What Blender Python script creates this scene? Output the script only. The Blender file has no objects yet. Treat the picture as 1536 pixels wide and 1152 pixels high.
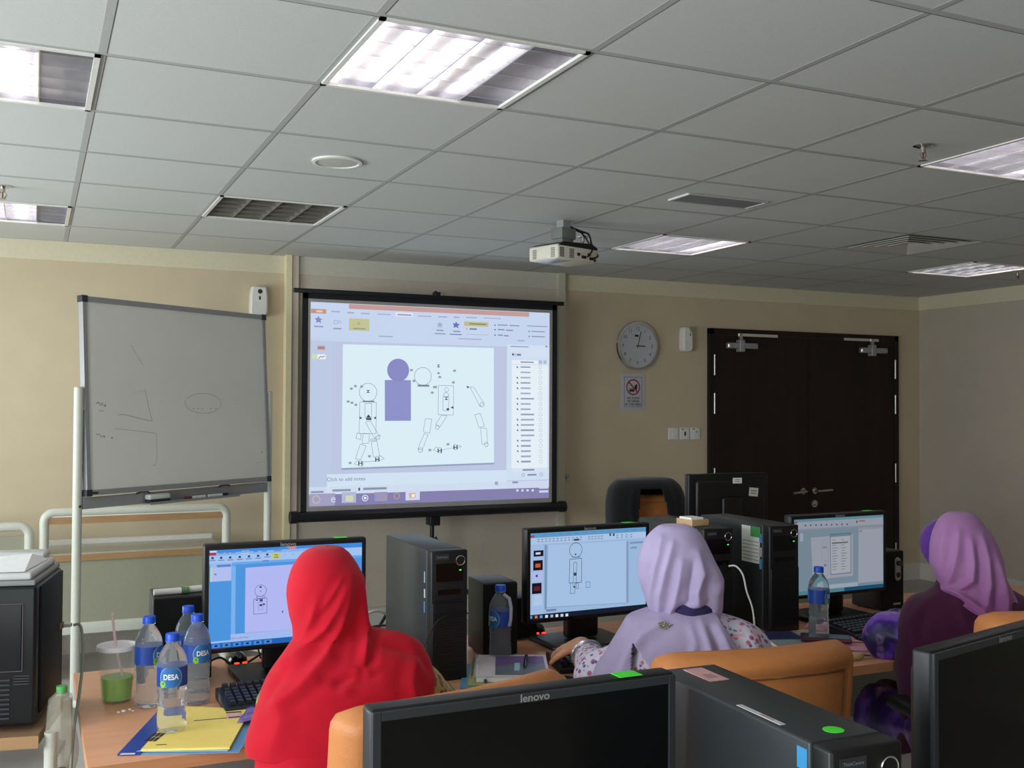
import bpy, bmesh, math, random
import numpy as np
from mathutils import Vector, Matrix
random.seed(7); np.random.seed(7)
sc = bpy.context.scene
col = sc.collection
PI = math.pi
R = math.radians

# ------------------------------------------------------------------ camera, exposure, world, big lights
cam_data = bpy.data.cameras.new('camera')
cam_data.sensor_fit = 'HORIZONTAL'; cam_data.sensor_width = 36.0
cam_data.lens = 36.0 * 1549.4 / 1536.0
cam_data.clip_start = 0.05; cam_data.clip_end = 60
cam = bpy.data.objects.new('camera', cam_data); col.objects.link(cam)
_yaw, _pit, _rol = .43372, .02164, .004686
_f = Vector((math.sin(_yaw)*math.cos(_pit), math.cos(_yaw)*math.cos(_pit), math.sin(_pit)))
_r0 = Vector((math.cos(_yaw), -math.sin(_yaw), 0)); _u0 = _r0.cross(_f)
_r = _r0*math.cos(_rol) + _u0*math.sin(_rol); _u = _u0*math.cos(_rol) - _r0*math.sin(_rol)
_m = Matrix((( _r.x, _u.x, -_f.x, 0), (_r.y, _u.y, -_f.y, 0), (_r.z, _u.z, -_f.z, 1.47), (0, 0, 0, 1)))
cam.matrix_world = _m
sc.camera = cam
sc.view_settings.view_transform = 'Standard'
sc.view_settings.look = 'None'
sc.view_settings.gamma = 1.0
sc.view_settings.use_curve_mapping = False
sc.view_settings.exposure = 0.0
W = bpy.data.worlds.new('world'); sc.world = W; W.use_nodes = True
W.node_tree.nodes['Background'].inputs[0].default_value = (.62, .78, .86, 1)
W.node_tree.nodes['Background'].inputs[1].default_value = 1.0

def area_light(name, loc, rot, sx, sy, power, color, spread=180):
    d = bpy.data.lights.new(name, 'AREA'); d.shape = 'RECTANGLE'; d.size = sx; d.size_y = sy
    d.energy = power; d.color = color; d.spread = R(spread)
    o = bpy.data.objects.new(name, d); o.location = loc; o.rotation_euler = rot; col.objects.link(o); return o
# daylight coming in through the windows of the left wall and of the back wall
WIN = dict(left=150, left2=75, back=12)
area_light('window_daylight', (-2.36, 4.6, 1.35), (0, R(-92), 0), 1.0, 2.2, 88, (.88, .96, 1.0))
area_light('window_daylight', (-2.36, 1.2, 1.45), (0, R(-105), 0), 1.3, 2.4, 120, (.88, .96, 1.0))
area_light('window_daylight', (-.6, -2.86, 1.5), (R(105), 0, 0), 2.6, 1.3, 42, (.92, .97, 1.0))

# ------------------------------------------------------------------ materials
def lin(c):
    if isinstance(c, str):
        c = c.lstrip('#'); c = [int(c[i:i+2], 16)/255 for i in (0, 2, 4)]
    else: c = [v/255 for v in c]
    return tuple(v/12.92 if v <= .04045 else ((v+.055)/1.055)**2.4 for v in c) + (1.0,)
_mc = {}
def mat(name, color, rough=.5, metal=0, noise=0, nscale=40, bump=0, bscale=200, spec=.5, sheen=0, coat=0, trans=0, ior=1.45, alpha=1, stretch=None):
    if name in _mc: return _mc[name]
    m = bpy.data.materials.new(name); m.use_nodes = True; nt = m.node_tree; b = nt.nodes['Principled BSDF']
    c = lin(color)
    b.inputs['Base Color'].default_value = c
    b.inputs['Roughness'].default_value = rough; b.inputs['Metallic'].default_value = metal
    b.inputs['Specular IOR Level'].default_value = spec
    b.inputs['Sheen Weight'].default_value = sheen
    b.inputs['Coat Weight'].default_value = coat
    b.inputs['Transmission Weight'].default_value = trans; b.inputs['IOR'].default_value = ior
    b.inputs['Alpha'].default_value = alpha
    tc = nt.nodes.new('ShaderNodeTexCoord'); mp = nt.nodes.new('ShaderNodeMapping')
    nt.links.new(tc.outputs['Object'], mp.inputs[0])
    if stretch: mp.inputs['Scale'].default_value = stretch
    if noise or True:
        n = nt.nodes.new('ShaderNodeTexNoise'); n.inputs['Scale'].default_value = nscale; n.inputs['Detail'].default_value = 4
        nt.links.new(mp.outputs[0], n.inputs['Vector'])
        mr = nt.nodes.new('ShaderNodeMapRange'); k = max(noise, .03)
        mr.inputs['From Min'].default_value = .3; mr.inputs['From Max'].default_value = .7
        mr.inputs['To Min'].default_value = 1-k; mr.inputs['To Max'].default_value = 1+k
        nt.links.new(n.outputs[0], mr.inputs[0])
        mx = nt.nodes.new('ShaderNodeMix'); mx.data_type = 'RGBA'; mx.blend_type = 'MULTIPLY'; mx.inputs[0].default_value = 1
        mx.inputs[6].default_value = c; nt.links.new(mr.outputs[0], mx.inputs[7]); nt.links.new(mx.outputs[2], b.inputs['Base Color'])
    if bump:
        n2 = nt.nodes.new('ShaderNodeTexNoise'); n2.inputs['Scale'].default_value = bscale; n2.inputs['Detail'].default_value = 3
        nt.links.new(tc.outputs['Object'], n2.inputs['Vector'])
        bp = nt.nodes.new('ShaderNodeBump'); bp.inputs['Strength'].default_value = bump; bp.inputs['Distance'].default_value = .002
        nt.links.new(n2.outputs[0], bp.inputs['Height']); nt.links.new(bp.outputs[0], b.inputs['Normal'])
    _mc[name] = m; return m
def emat(color, strength=1.0):
    key = 'glow_%s_%.2f' % (color if isinstance(color, str) else '%02x%02x%02x' % tuple(color), strength)
    if key in _mc: return _mc[key]
    m = bpy.data.materials.new(key); m.use_nodes = True; nt = m.node_tree; b = nt.nodes['Principled BSDF']
    b.inputs['Base Color'].default_value = (.01, .01, .01, 1); b.inputs['Roughness'].default_value = .6
    b.inputs['Specular IOR Level'].default_value = .1
    b.inputs['Emission Color'].default_value = lin(color); b.inputs['Emission Strength'].default_value = strength
    _mc[key] = m; return m
def pattern_mat(name, base, spots, scale=30, thr=.5, rough=.7, sheen=.1, soft=.04, warp=.0):
    """cloth with flower-like blotches: spots = [(colour, scale, threshold, seed)]"""
    m = bpy.data.materials.new(name); m.use_nodes = True; nt = m.node_tree; b = nt.nodes['Principled BSDF']
    b.inputs['Roughness'].default_value = rough; b.inputs['Sheen Weight'].default_value = sheen
    tc = nt.nodes.new('ShaderNodeTexCoord')
    prev = None
    for (c, s, t, seed, kind) in spots:
        mp = nt.nodes.new('ShaderNodeMapping'); mp.inputs['Location'].default_value = (seed, seed*.7, seed*1.3)
        nt.links.new(tc.outputs['Object'], mp.inputs[0])
        if kind == 'v':
            v = nt.nodes.new('ShaderNodeTexVoronoi'); v.inputs['Scale'].default_value = s; out = v.outputs['Distance']; nt.links.new(mp.outputs[0], v.inputs['Vector'])
            a, bb = t+soft, t-soft
        else:
            v = nt.nodes.new('ShaderNodeTexNoise'); v.inputs['Scale'].default_value = s; v.inputs['Detail'].default_value = 3; out = v.outputs[0]; nt.links.new(mp.outputs[0], v.inputs['Vector'])
            a, bb = t-soft, t+soft
        mr = nt.nodes.new('ShaderNodeMapRange'); mr.inputs['From Min'].default_value = a; mr.inputs['From Max'].default_value = bb
        nt.links.new(out, mr.inputs[0])
        mx = nt.nodes.new('ShaderNodeMix'); mx.data_type = 'RGBA'; nt.links.new(mr.outputs[0], mx.inputs[0])
        if prev is None: mx.inputs[6].default_value = lin(base)
        else: nt.links.new(prev, mx.inputs[6])
        mx.inputs[7].default_value = lin(c); prev = mx.outputs[2]
    nt.links.new(prev, b.inputs['Base Color'])
    _mc[name] = m; return m

# ------------------------------------------------------------------ mesh collector
_txt = {}
def text2d(s, bold=False):
    key = (s, bold)
    if key in _txt: return _txt[key]
    cu = bpy.data.curves.new('t', 'FONT'); cu.body = s; cu.size = 1; cu.align_x = 'CENTER'; cu.align_y = 'CENTER'; cu.resolution_u = 3
    if bold: cu.offset = .022
    o = bpy.data.objects.new('t', cu); col.objects.link(o)
    dg = bpy.context.evaluated_depsgraph_get(); me = bpy.data.meshes.new_from_object(o.evaluated_get(dg))
    v = [tuple(x.co) for x in me.vertices]; f = [tuple(p.vertices) for p in me.polygons]
    col.objects.unlink(o); bpy.data.objects.remove(o); bpy.data.meshes.remove(me); bpy.data.curves.remove(cu)
    _txt[key] = (v, f); return v, f
class MB:
    def __init__(s): s.v = []; s.f = []; s.m = []; s.mats = []; s.T = Matrix.Identity(4)
    def mi(s, m):
        if m not in s.mats: s.mats.append(m)
        return s.mats.index(m)
    def add(s, vs, fs, m):
        k = len(s.v); i = s.mi(m)
        s.v += [tuple(s.T @ Vector(v)) for v in vs]; s.f += [tuple(a+k for a in f) for f in fs]; s.m += [i]*len(fs); return s
    def box(s, x0, x1, y0, y1, z0, z1, m, bev=0):
        if bev:
            b = bmesh.new(); bmesh.ops.create_cube(b, size=1)
            for v in b.verts: v.co = Vector(((x0+x1)/2+v.co.x*(x1-x0), (y0+y1)/2+v.co.y*(y1-y0), (z0+z1)/2+v.co.z*(z1-z0)))
            bmesh.ops.bevel(b, geom=b.edges[:], offset=bev, segments=3, affect='EDGES', profile=.5)
            b.verts.index_update(); vs = [tuple(v.co) for v in b.verts]; fs = [tuple(v.index for v in f.verts) for f in b.faces]; b.free()
            return s.add(vs, fs, m)
        vs = [(x, y, z) for x in (x0, x1) for y in (y0, y1) for z in (z0, z1)]
        return s.add(vs, [(0, 1, 3, 2), (4, 6, 7, 5), (0, 4, 5, 1), (2, 3, 7, 6), (0, 2, 6, 4), (1, 5, 7, 3)], m)
    def prism(s, pts, y0, y1, m, axis='y'):
        """outline pts (a,b) extruded along an axis"""
        n = len(pts)
        def P(a, b, t): return {'y': (a, t, b), 'z': (a, b, t), 'x': (t, a, b)}[axis]
        vs = [P(a, b, y0) for a, b in pts] + [P(a, b, y1) for a, b in pts]
        fs = [tuple(range(n)), tuple(range(2*n-1, n-1, -1))] + [(i, i+n, (i+1) % n+n, (i+1) % n) for i in range(n)]
        return s.add(vs, fs, m)
    def tube(s, pts, r, m, seg=10, cap=True, closed=False):
        P = [Vector(p) for p in pts]; n = len(P); rr = r if isinstance(r, (list, tuple)) else [r]*n
        vs = []; fs = []; prev = None
        for i in range(n):
            a = P[i-1] if (i or closed) else P[i]; b = P[(i+1) % n] if (i < n-1 or closed) else P[i]
            t = (b-a).normalized()
            if prev is None:
                q = Vector((0, 0, 1)) if abs(t.z) < .9 else Vector((1, 0, 0)); e = t.cross(q).normalized()
            else: e = (prev - t*prev.dot(t)).normalized()
            prev = e; g = t.cross(e)
            for k in range(seg):
                an = 2*PI*k/seg; vs.append(tuple(P[i] + (e*math.cos(an)+g*math.sin(an))*rr[i]))
        L = n if closed else n-1
        for i in range(L):
            j = (i+1) % n
            for k in range(seg): fs.append((i*seg+k, i*seg+(k+1) % seg, j*seg+(k+1) % seg, j*seg+k))
        if cap and not closed: fs.append(tuple(range(seg-1, -1, -1))); fs.append(tuple((n-1)*seg+k for k in range(seg)))
        return s.add(vs, fs, m)
    def cyl(s, p0, p1, r, m, seg=24, r1=None): return s.tube([p0, p1], [r, r if r1 is None else r1], m, seg)
    def lathe(s, prof, m, c=(0, 0, 0), seg=32, rfun=None):
        vs = []; fs = []; n = len(prof)
        for (r, z) in prof:
            for k in range(seg):
                a = 2*PI*k/seg; q = r*(rfun(a, z) if rfun else 1); vs.append((c[0]+q*math.cos(a), c[1]+q*math.sin(a), c[2]+z))
        for i in range(n-1):
            for k in range(seg): fs.append((i*seg+k, i*seg+(k+1) % seg, (i+1)*seg+(k+1) % seg, (i+1)*seg+k))
        if prof[0][0] > 1e-6: fs.append(tuple(range(seg-1, -1, -1)))
        if prof[-1][0] > 1e-6: fs.append(tuple((n-1)*seg+k for k in range(seg)))
        return s.add(vs, fs, m)
    def text(s, t, x, y, size, m, plane='xz', off=0, bold=False, sx=1, fn=None, rot=0):
        """text centred on (x,y); plane xz is read from -y; fn maps (a,b)->3d"""
        v, f = text2d(t, bold); c_, s_ = math.cos(rot), math.sin(rot)
        q = [((a*sx)*c_-b*s_, (a*sx)*s_+b*c_) for a, b, _ in v]
        if fn: vs = [fn(x+a*size, y+b*size) for a, b in q]
        elif plane == 'xz': vs = [(x+a*size, off, y+b*size) for a, b in q]
        elif plane == 'xy': vs = [(x+a*size, y+b*size, off) for a, b in q]
        elif plane == 'yz': vs = [(off, x-a*size, y+b*size) for a, b in q]      # read from -x
        return s.add(vs, f, m)
    def build(s, name, parent=None, smooth=True, bevel=0, T=None, ang=35, subsurf=0):
        me = bpy.data.meshes.new(name); me.from_pydata(s.v, [], s.f)
        for m in s.mats: me.materials.append(m)
        me.polygons.foreach_set('material_index', s.m)
        b = bmesh.new(); b.from_mesh(me); bmesh.ops.recalc_face_normals(b, faces=b.faces[:]); b.to_mesh(me); b.free()
        if smooth:
            me.polygons.foreach_set('use_smooth', [True]*len(me.polygons))
            me.set_sharp_from_angle(angle=R(ang))
        me.update()
        o = bpy.data.objects.new(name, me); col.objects.link(o)
        if parent: o.parent = parent
        if bevel:
            md = o.modifiers.new('bevel', 'BEVEL'); md.width = bevel; md.segments = 2; md.limit_method = 'ANGLE'; md.angle_limit = R(40)
        if subsurf:
            md = o.modifiers.new('ss', 'SUBSURF'); md.levels = subsurf; md.render_levels = subsurf
        return o
def tag(o, label, cat, group=None, kind=None):
    if label: o['label'] = label
    if cat: o['category'] = cat
    if group: o['group'] = group
    if kind: o['kind'] = kind
    return o
def thing(name, label, cat, loc=(0, 0, 0), rz=0, group=None):
    o = bpy.data.objects.new(name, None); col.objects.link(o); o.location = loc; o.rotation_euler = (0, 0, rz); o.empty_display_size = .05
    return tag(o, label, cat, group)
def struct(name, mb, smooth=False, parent=None, **k):
    o = mb.build(name, parent, smooth, **k)
    if parent is None: o['kind'] = 'structure'
    return o
def dup(root, loc=None, rz=None, label=None, group=None):
    r = root.copy(); col.objects.link(r)
    if loc is not None: r.location = loc
    if rz is not None: r.rotation_euler = (0, 0, rz)
    if label: r['label'] = label
    if group: r['group'] = group
    for ch in list(root.children):
        c = ch.copy(); col.objects.link(c); c.parent = r
        for g in list(ch.children):
            d = g.copy(); col.objects.link(d); d.parent = c
    return r
# ------------------------------------------------------------------ common materials
M = {}
M['wall'] = mat('painted_wall', (200, 184, 156), .85, noise=.03, nscale=6, bump=.15, bscale=300)
M['wallband'] = mat('cornice_paint', (212, 203, 176), .8, noise=.02)
M['panelgrey'] = mat('grey_wall_panel', (198, 186, 170), .85, noise=.02)
M['tile'] = mat('ceiling_tile', (204, 205, 202), .95, noise=.045, nscale=220, bump=.25, bscale=500)
M['grid'] = mat('ceiling_grid_metal', (176, 176, 173), .6)
M['gridedge'] = mat('ceiling_grid_painted_shadow', (92, 88, 84), .8)  # dark tone that paints the shadow line along the grid bars
M['floor'] = mat('floor_vinyl', (168, 166, 160), .45, noise=.05, nscale=20)
M['base'] = mat('skirting_white', (205, 202, 192), .5)
M['doorwood'] = mat('dark_wenge_veneer', (38, 26, 24), .5, noise=.25, nscale=14, stretch=(1, 1, .08), spec=.3)
M['steel'] = mat('brushed_steel', (190, 186, 178), .3, 1)
M['alu'] = mat('aluminium', (160, 160, 162), .4, .35)
M['chrome'] = mat('chrome', (225, 225, 225), .12, 1)
M['black'] = mat('black_plastic', (17, 17, 19), .42, bump=.1, bscale=900)
M['blackgloss'] = mat('black_gloss_plastic', (8, 8, 9), .18)
M['blackmetal'] = mat('black_powder_coat', (20, 20, 24), .4)
M['dgrey'] = mat('dark_grey_plastic', (50, 52, 56), .4)
M['towermetal'] = mat('dark_grey_steel_case', (52, 56, 58), .4, .3, spec=.5)
M['white'] = mat('white_plastic', (226, 224, 218), .4)
M['offwhite'] = mat('cream_tube_paint', (196, 197, 184), .4)
M['paper'] = mat('white_paper', (235, 235, 235), .8)
M['desk'] = mat('beech_laminate', (206, 148, 112), .38, noise=.06, nscale=9, stretch=(.5, 4, 4), spec=.5)
M['deskedge'] = mat('desk_edge_banding', (188, 134, 92), .45, noise=.08, nscale=20, stretch=(.3, 4, 4))
M['woodedge'] = mat('brown_wood_edge', (164, 128, 88), .5, noise=.1, nscale=20, stretch=(.3, 3, 3))
M['leather'] = mat('tan_leather', (196, 124, 70), .45, noise=.04, nscale=60, bump=.3, bscale=260, spec=.4)
M['leatherdark'] = mat('tan_leather_seam', (120, 74, 40), .6)

H = 2.43; XR = 6.965; YF = 6.64; XL = -2.3; YB = -2.8
GX, GY = .159, 3.024
# floor, ceiling, walls
b = MB(); b.box(XL-.2, XR+.2, YB-.2, YF+.2, -.1, 0, M['floor']); struct('floor', b)
cells_cut = {}
LIGHTS = [(1, -1, 'near the camera'), (-1, 0, ''), (-1, 4, ''), (1, 3, 'off'), (5, 3, ''), (9, 3, ''), (5, -1, '')]
DIFF = (7, 2)
cut = set((i, j) for i, j, _ in LIGHTS) | {DIFF}
b = MB()
i0, i1 = -4, 11; j0, j1 = -10, 6
for i in range(i0, i1+1):
    for j in range(j0, j1+1):
        x0, x1 = max(GX+.6*i, XL), min(GX+.6*(i+1), XR); y0, y1 = max(GY+.6*j, YB), min(GY+.6*(j+1), YF)
        if x1 <= x0 or y1 <= y0: continue
        if (i, j) in cut: continue
        b.box(x0+.002, x1-.002, y0+.002, y1-.002, H, H+.015, M['tile'])
b.box(XL-.1, XR+.1, YB-.1, YF+.1, H+.28, H+.3, M['gridedge'])
struct('ceiling', b)
b = MB()
for i in range(i0, i1+2):
    x = GX+.6*i
    if XL < x < XR:
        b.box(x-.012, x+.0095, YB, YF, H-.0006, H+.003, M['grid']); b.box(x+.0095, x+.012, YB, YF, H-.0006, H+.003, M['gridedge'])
for j in range(j0, j1+2):
    y = GY+.6*j
    if YB < y < YF:
        b.box(XL, XR, y-.012, y+.0085, H-.0007, H+.0025, M['grid'])
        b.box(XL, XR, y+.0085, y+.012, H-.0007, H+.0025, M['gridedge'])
struct('trim_1', b)
b = MB(); b.box(XL-.1, XR+.1, YF, YF+.1, 0, H+.3, M['wall']); struct('wall_front', b)
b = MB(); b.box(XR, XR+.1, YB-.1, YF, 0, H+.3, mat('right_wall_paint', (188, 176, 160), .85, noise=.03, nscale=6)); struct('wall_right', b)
b = MB()     # left wall with two window openings
wins = [(3.4, 5.8), (0, 2.4)]
ys = [YB-.1, 0, 2.4, 3.4, 5.8, YF]
for a, c, op in ((YB-.1, 0, 0), (0, 2.4, 1), (2.4, 3.4, 0), (3.4, 5.8, 1), (5.8, YF, 0)):
    if op: b.box(XL-.12, XL, a, c, 0, .8, M['wall']); b.box(XL-.12, XL, a, c, 2.15, H+.3, M['wall'])
    else: b.box(XL-.12, XL, a, c, 0, H+.3, M['wall'])
struct('wall_left', b)
b = MB(); b.box(XL, -2.0, YB-.1, YB, 0, H+.3, M['wall']); b.box(.8, XR, YB-.1, YB, 0, H+.3, M['wall'])
b.box(-2.0, .8, YB-.1, YB, 0, .8, M['wall']); b.box(-2.0, .8, YB-.1, YB, 2.2, H+.3, M['wall']); struct('wall_back', b)
for n, (a, c) in enumerate(wins):
    b = MB()
    for y in (a, (a+c)/2-.02, c-.04): b.box(XL-.05, XL-.01, y, y+.04, .8, 2.15, M['alu'])
    b.box(XL-.05, XL-.01, a, c, .8, .84, M['alu']); b.box(XL-.05, XL-.01, a, c, 2.11, 2.15, M['alu'])
    struct('window_%d' % (n+1), b)
b = MB()
for x in (-2.0, -.62, .76): b.box(x, x+.04, YB-.06, YB-.02, .8, 2.2, M['alu'])
b.box(-2.0, .8, YB-.06, YB-.02, .8, .84, M['alu']); b.box(-2.0, .8, YB-.06, YB-.02, 2.16, 2.2, M['alu']); struct('window_3', b)
# pale band under the ceiling
b = MB(); b.box(XL, 1.47, YF-.012, YF, H-.115, H, M['wallband']); b.box(3.5, XR, YF-.012, YF, H-.115, H, M['wallband'])
b.box(XR-.012, XR, YB, YF-.012, H-.115, H, M['wallband']); struct('trim_2', b)
# shallow projecting panel behind the screen, with its edge strips
b = MB(); b.box(1.53, 3.42, YF-.03, YF, .14, H, M['panelgrey']); b.box(1.53, 3.42, YF-.036, YF-.03, H-.115, H, mat('panel_band', (202, 197, 182), .8)); struct('trim_3', b)
b = MB(); b.box(1.455, 1.49, YF-.07, YF, .14, H, mat('cream_strip', (226, 214, 176), .7)); b.box(1.49, 1.535, YF-.06, YF, .14, H, M['panelgrey'])
b.box(3.415, 3.47, YF-.06, YF, .14, H, mat('right_strip', (196, 190, 172), .7)); struct('trim_4', b)
# skirting boards
b = MB(); b.box(XL, 4.72, YF-.014, YF, 0, .14, M['base']); b.box(6.72, XR, YF-.014, YF, 0, .14, M['base']); struct('baseboard_front', b)
b = MB(); b.box(XR-.014, XR, YB, YF, 0, .14, M['base']); struct('baseboard_right', b)

# double door: frame, two leaves
DX0, DX1, DZ = 4.745, 6.70, 2.085
b = MB(); b.box(DX0, DX0+.045, YF-.03, YF+.01, 0, DZ, M['doorwood']); b.box(DX1-.045, DX1, YF-.03, YF+.01, 0, DZ, M['doorwood'])
b.box(DX0, DX1, YF-.03, YF+.01, DZ-.045, DZ, M['doorwood']); struct('trim_5', b, bevel=.002)
mid = (DX0+DX1)/2
def leaf(name, x0, x1, hinge_left):
    b = MB(); b.box(x0+.003, x1-.002, YF-.024, YF+.0, .01, DZ-.048, M['doorwood'])
    d = struct(name, b, bevel=.002)
    hx = x0+.0 if hinge_left else x1
    for hz in (1.80, 1.50, .92, .25):
        h = MB(); h.cyl((hx, YF-.036, hz-.08), (hx, YF-.036, hz+.08), .008, M['steel'], 12)
        h.build('hinge', d)
    hd = MB(); s = -1 if hinge_left else 1; ex = (x1-.06) if hinge_left else (x0+.06)
    hd.cyl((ex, YF-.024, 1.0-.04-.165), (ex, YF-.034, 1.0-.04-.165), .026, M['steel'], 20)
    hd.tube([(ex, YF-.034, .795), (ex, YF-.075, .795), (ex+s*.03, YF-.08, .795), (ex+s*.14, YF-.08, .80 if s > 0 else .785)], .010, M['steel'], 12)
    hd.build('door_handle', d)
    if not hinge_left:
        k = MB(); k.cyl((ex, YF-.024, .69), (ex, YF-.032, .69), .03, M['steel'], 20); k.cyl((ex, YF-.03, .69), (ex, YF-.05, .69), .014, M['steel'], 14); k.build('lock_cylinder', d)
    cx = (x0+.26) if hinge_left else (x1-.25)
    c = MB(); c.box(cx-.15, cx+.13, YF-.075, YF-.024, 1.93, 1.975, M['alu'], .008); c.box(cx-.05, cx+.0, YF-.08, YF-.024, 1.905, 2.0, M['alu'], .006)
    c.lathe([(0, 0), (.025, 0), (.025, .02), (0, .03)], M['steel'], (cx-.14 if True else 0, YF-.06, 1.94))
    cl = c.build('door_closer', d)
    a = MB(); ax = cx+(.0 if hinge_left else -.05)
    a.box(ax-.05, ax+.34, YF-.052, YF-.032, 2.028, 2.05, M['chrome']) if hinge_left else a.box(ax-.28, ax+.1, YF-.052, YF-.032, 2.028, 2.05, M['chrome'])
    a.box(cx-.04, cx-.01, YF-.06, YF-.04, 1.97, 2.05, M['steel'])
    a.build('closer_arm', cl)
    return d
leaf('door_1', DX0+.045, mid, True); leaf('door_2', mid, DX1-.045, False)

# ------------------------------------------------------------------ recessed lights
reflect = mat('louvre_aluminium', (215, 215, 220), .22, .95)
dimref = mat('louvre_aluminium_dimmed', (150, 146, 138), .4, .7)  # darker copy of the louvre metal, unlit look put into the colour
tubeglow = emat('#fff6f4', 15.0)
tubeoff = mat('unlit_tube', (205, 205, 200), .3)
def troffer(i, j, label, on=True, glow=None, ntube=(0, 1, 2)):
    x0, y0 = GX+.6*i, GY+.6*j
    t = thing('ceiling_light', label, 'ceiling light', (x0+.3, y0+.3, H), 0, 'recessed louvred ceiling lights')
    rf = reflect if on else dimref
    b = MB(); e = .286
    b.box(-e, e, -e, e, .095, .1, M['white']); 
    for sx in (-1, 1):
        b.box(sx*e-.003, sx*e+.003, -e, e, .0, .1, rf); b.box(-e, e, sx*e-.003, sx*e+.003, 0, .1, rf)
    b.build('housing', t, False)
    b = MB()
    for sx in (-1, 1):
        b.box(sx*.288-.008, sx*.288+.008, -.296, .296, -.006, .003, M['white']); b.box(-.296, .296, sx*.288-.008, sx*.288+.008, -.006, .003, M['white'])
    b.build('frame', t, False)
    b = MB()
    for k in (-1, 0, 1): 
        x = k*.143     # longitudinal parabolic blades
        b.prism([(x-.010, .055), (x-.002, .002), (x+.002, .002), (x+.010, .055)], -.283, .283, rf)
    for k in range(5):
        y = -.283+.566*(k+.5)/5*1.0
        if k < 5: b.box(-.283, .283, y-.0015, y+.0015, .003, .05, rf)
    b.build('louvre', t, False)
    for k in range(4):
        x = -.2145+.143*k
        lit = on and k in ntube
        g = MB(); g.cyl((x, -.27, .078), (x, .27, .078), .0085, glow if (lit and glow) else (tubeglow if lit else tubeoff), 12)
        g.build('tube', t)
    return t
DESC = ['lit louvred light square nearest the camera, brightest at its left',
        'louvred light at the top left corner of the room view',
        'small-looking louvred light far left, above the whiteboard side wall',
        'dark unlit louvred light in ceiling above the whiteboard',
        'lit louvred light just right of the projector mount',
        'far lit louvred light above the double doors',
        'lit louvred light at the right edge beside the nearest sprinkler']
for (i, j, _), d in zip(LIGHTS, DESC):
    troffer(i, j, d, on=(i, j) != (1, 3), ntube={(1, -1): (0, 1, 2), (-1, 0): (0, 1, 2), (-1, 4): (0, 1, 2)}.get((i, j), (0, 1, 2, 3)))

# round speaker, slot grille, square diffuser, sprinklers
t = thing('ceiling_speaker', 'round white flush speaker in a ceiling tile left of centre', 'speaker', (1.07, 3.955, H), 0)
b = MB(); b.lathe([(.098, -.001), (.098, -.008), (.085, -.010), (.082, -.006), (.082, -.001)], M['white'], seg=40); b.build('ring', t)
b = MB(); b.lathe([(0, -.009), (.04, -.009), (.083, -.006), (.083, -.001)], mat('speaker_mesh_white', (196, 192, 184), .7, noise=.2, nscale=600), seg=40); b.build('grille', t)
t = thing('linear_grille', 'narrow grey slot grille set in a ceiling tile beyond the projector', 'vent', (2.87, 3.93, H), 0)
b = MB(); b.box(-.21, .21, -.075, .075, -.006, -.0008, mat('grille_grey', (130, 130, 134), .6)); b.build('panel', t, False)
b = MB()
for s in (-1, 1): b.box(s*.216-.006, s*.216+.006, -.082, .082, -.008, -.0008, M['white']); b.box(-.216, .216, s*.08-.004, s*.08+.004, -.008, -.0008, M['grid'])
b.build('frame', t, False)
t = thing('air_diffuser', 'square stepped air diffuser in the ceiling above the doors', 'vent', (GX+.6*DIFF[0]+.3, GY+.6*DIFF[1]+.3, H), 0)
b = MB(); b.box(-.288, .288, -.288, .288, .05, .06, M['dgrey']); b.build('duct', t, False)
for k in range(5):
    b = MB(); o = .288-.052*k; z0 = 0.0; q = o-.05; w = .004
    for a in range(4):
        T = Matrix.Rotation(a*PI/2, 4, 'Z'); b.T = T
        b.add([(-o, o, -.001), (o, o, -.001), (q, q, .032), (-q, q, .032), (-o, o, .003), (o, o, .003), (q, q, .036), (-q, q, .036)],
              [(0, 1, 2, 3), (4, 7, 6, 5), (0, 4, 5, 1), (2, 6, 7, 3)], mat('diffuser_white', (185, 180, 170), .5))
    b.build('vane', t, False)
def sprinkler(x, y, label):
    t = thing('fire_sprinkler', label, 'sprinkler', (x, y, H), 0, 'pendant sprinkler heads')
    b = MB(); b.lathe([(.036, 0), (.036, -.004), (.014, -.012), (0, -.012)], M['chrome']); b.build('rosette', t)
    b = MB(); b.cyl((0, 0, -.01), (0, 0, -.03), .010, M['steel'], 16); b.tube([(-.008, 0, -.026), (-.016, 0, -.04), (-.006, 0, -.056)], .003, M['steel'], 8); b.tube([(.008, 0, -.026), (.016, 0, -.04), (.006, 0, -.056)], .003, M['steel'], 8)
    b.cyl((0, 0, -.028), (0, 0, -.055), .003, mat('red_bulb', (150, 60, 40), .2), 8); b.build('body', t)
    b = MB(); b.lathe([(0, -.056), (.016, -.056), (.016, -.058), (0, -.059)], M['steel'], seg=20); b.build('deflector', t)
    return t
sprinkler(2.93, 2.77, 'chrome sprinkler head nearest the camera, at upper right')
sprinkler(-.135, 5.05, 'sprinkler head at the far left edge of the ceiling')
sprinkler(6.23, 5.05, 'sprinkler head at the far right corner of the ceiling')
sprinkler(2.8, 5.1, 'sprinkler head just behind the ceiling projector')
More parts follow.
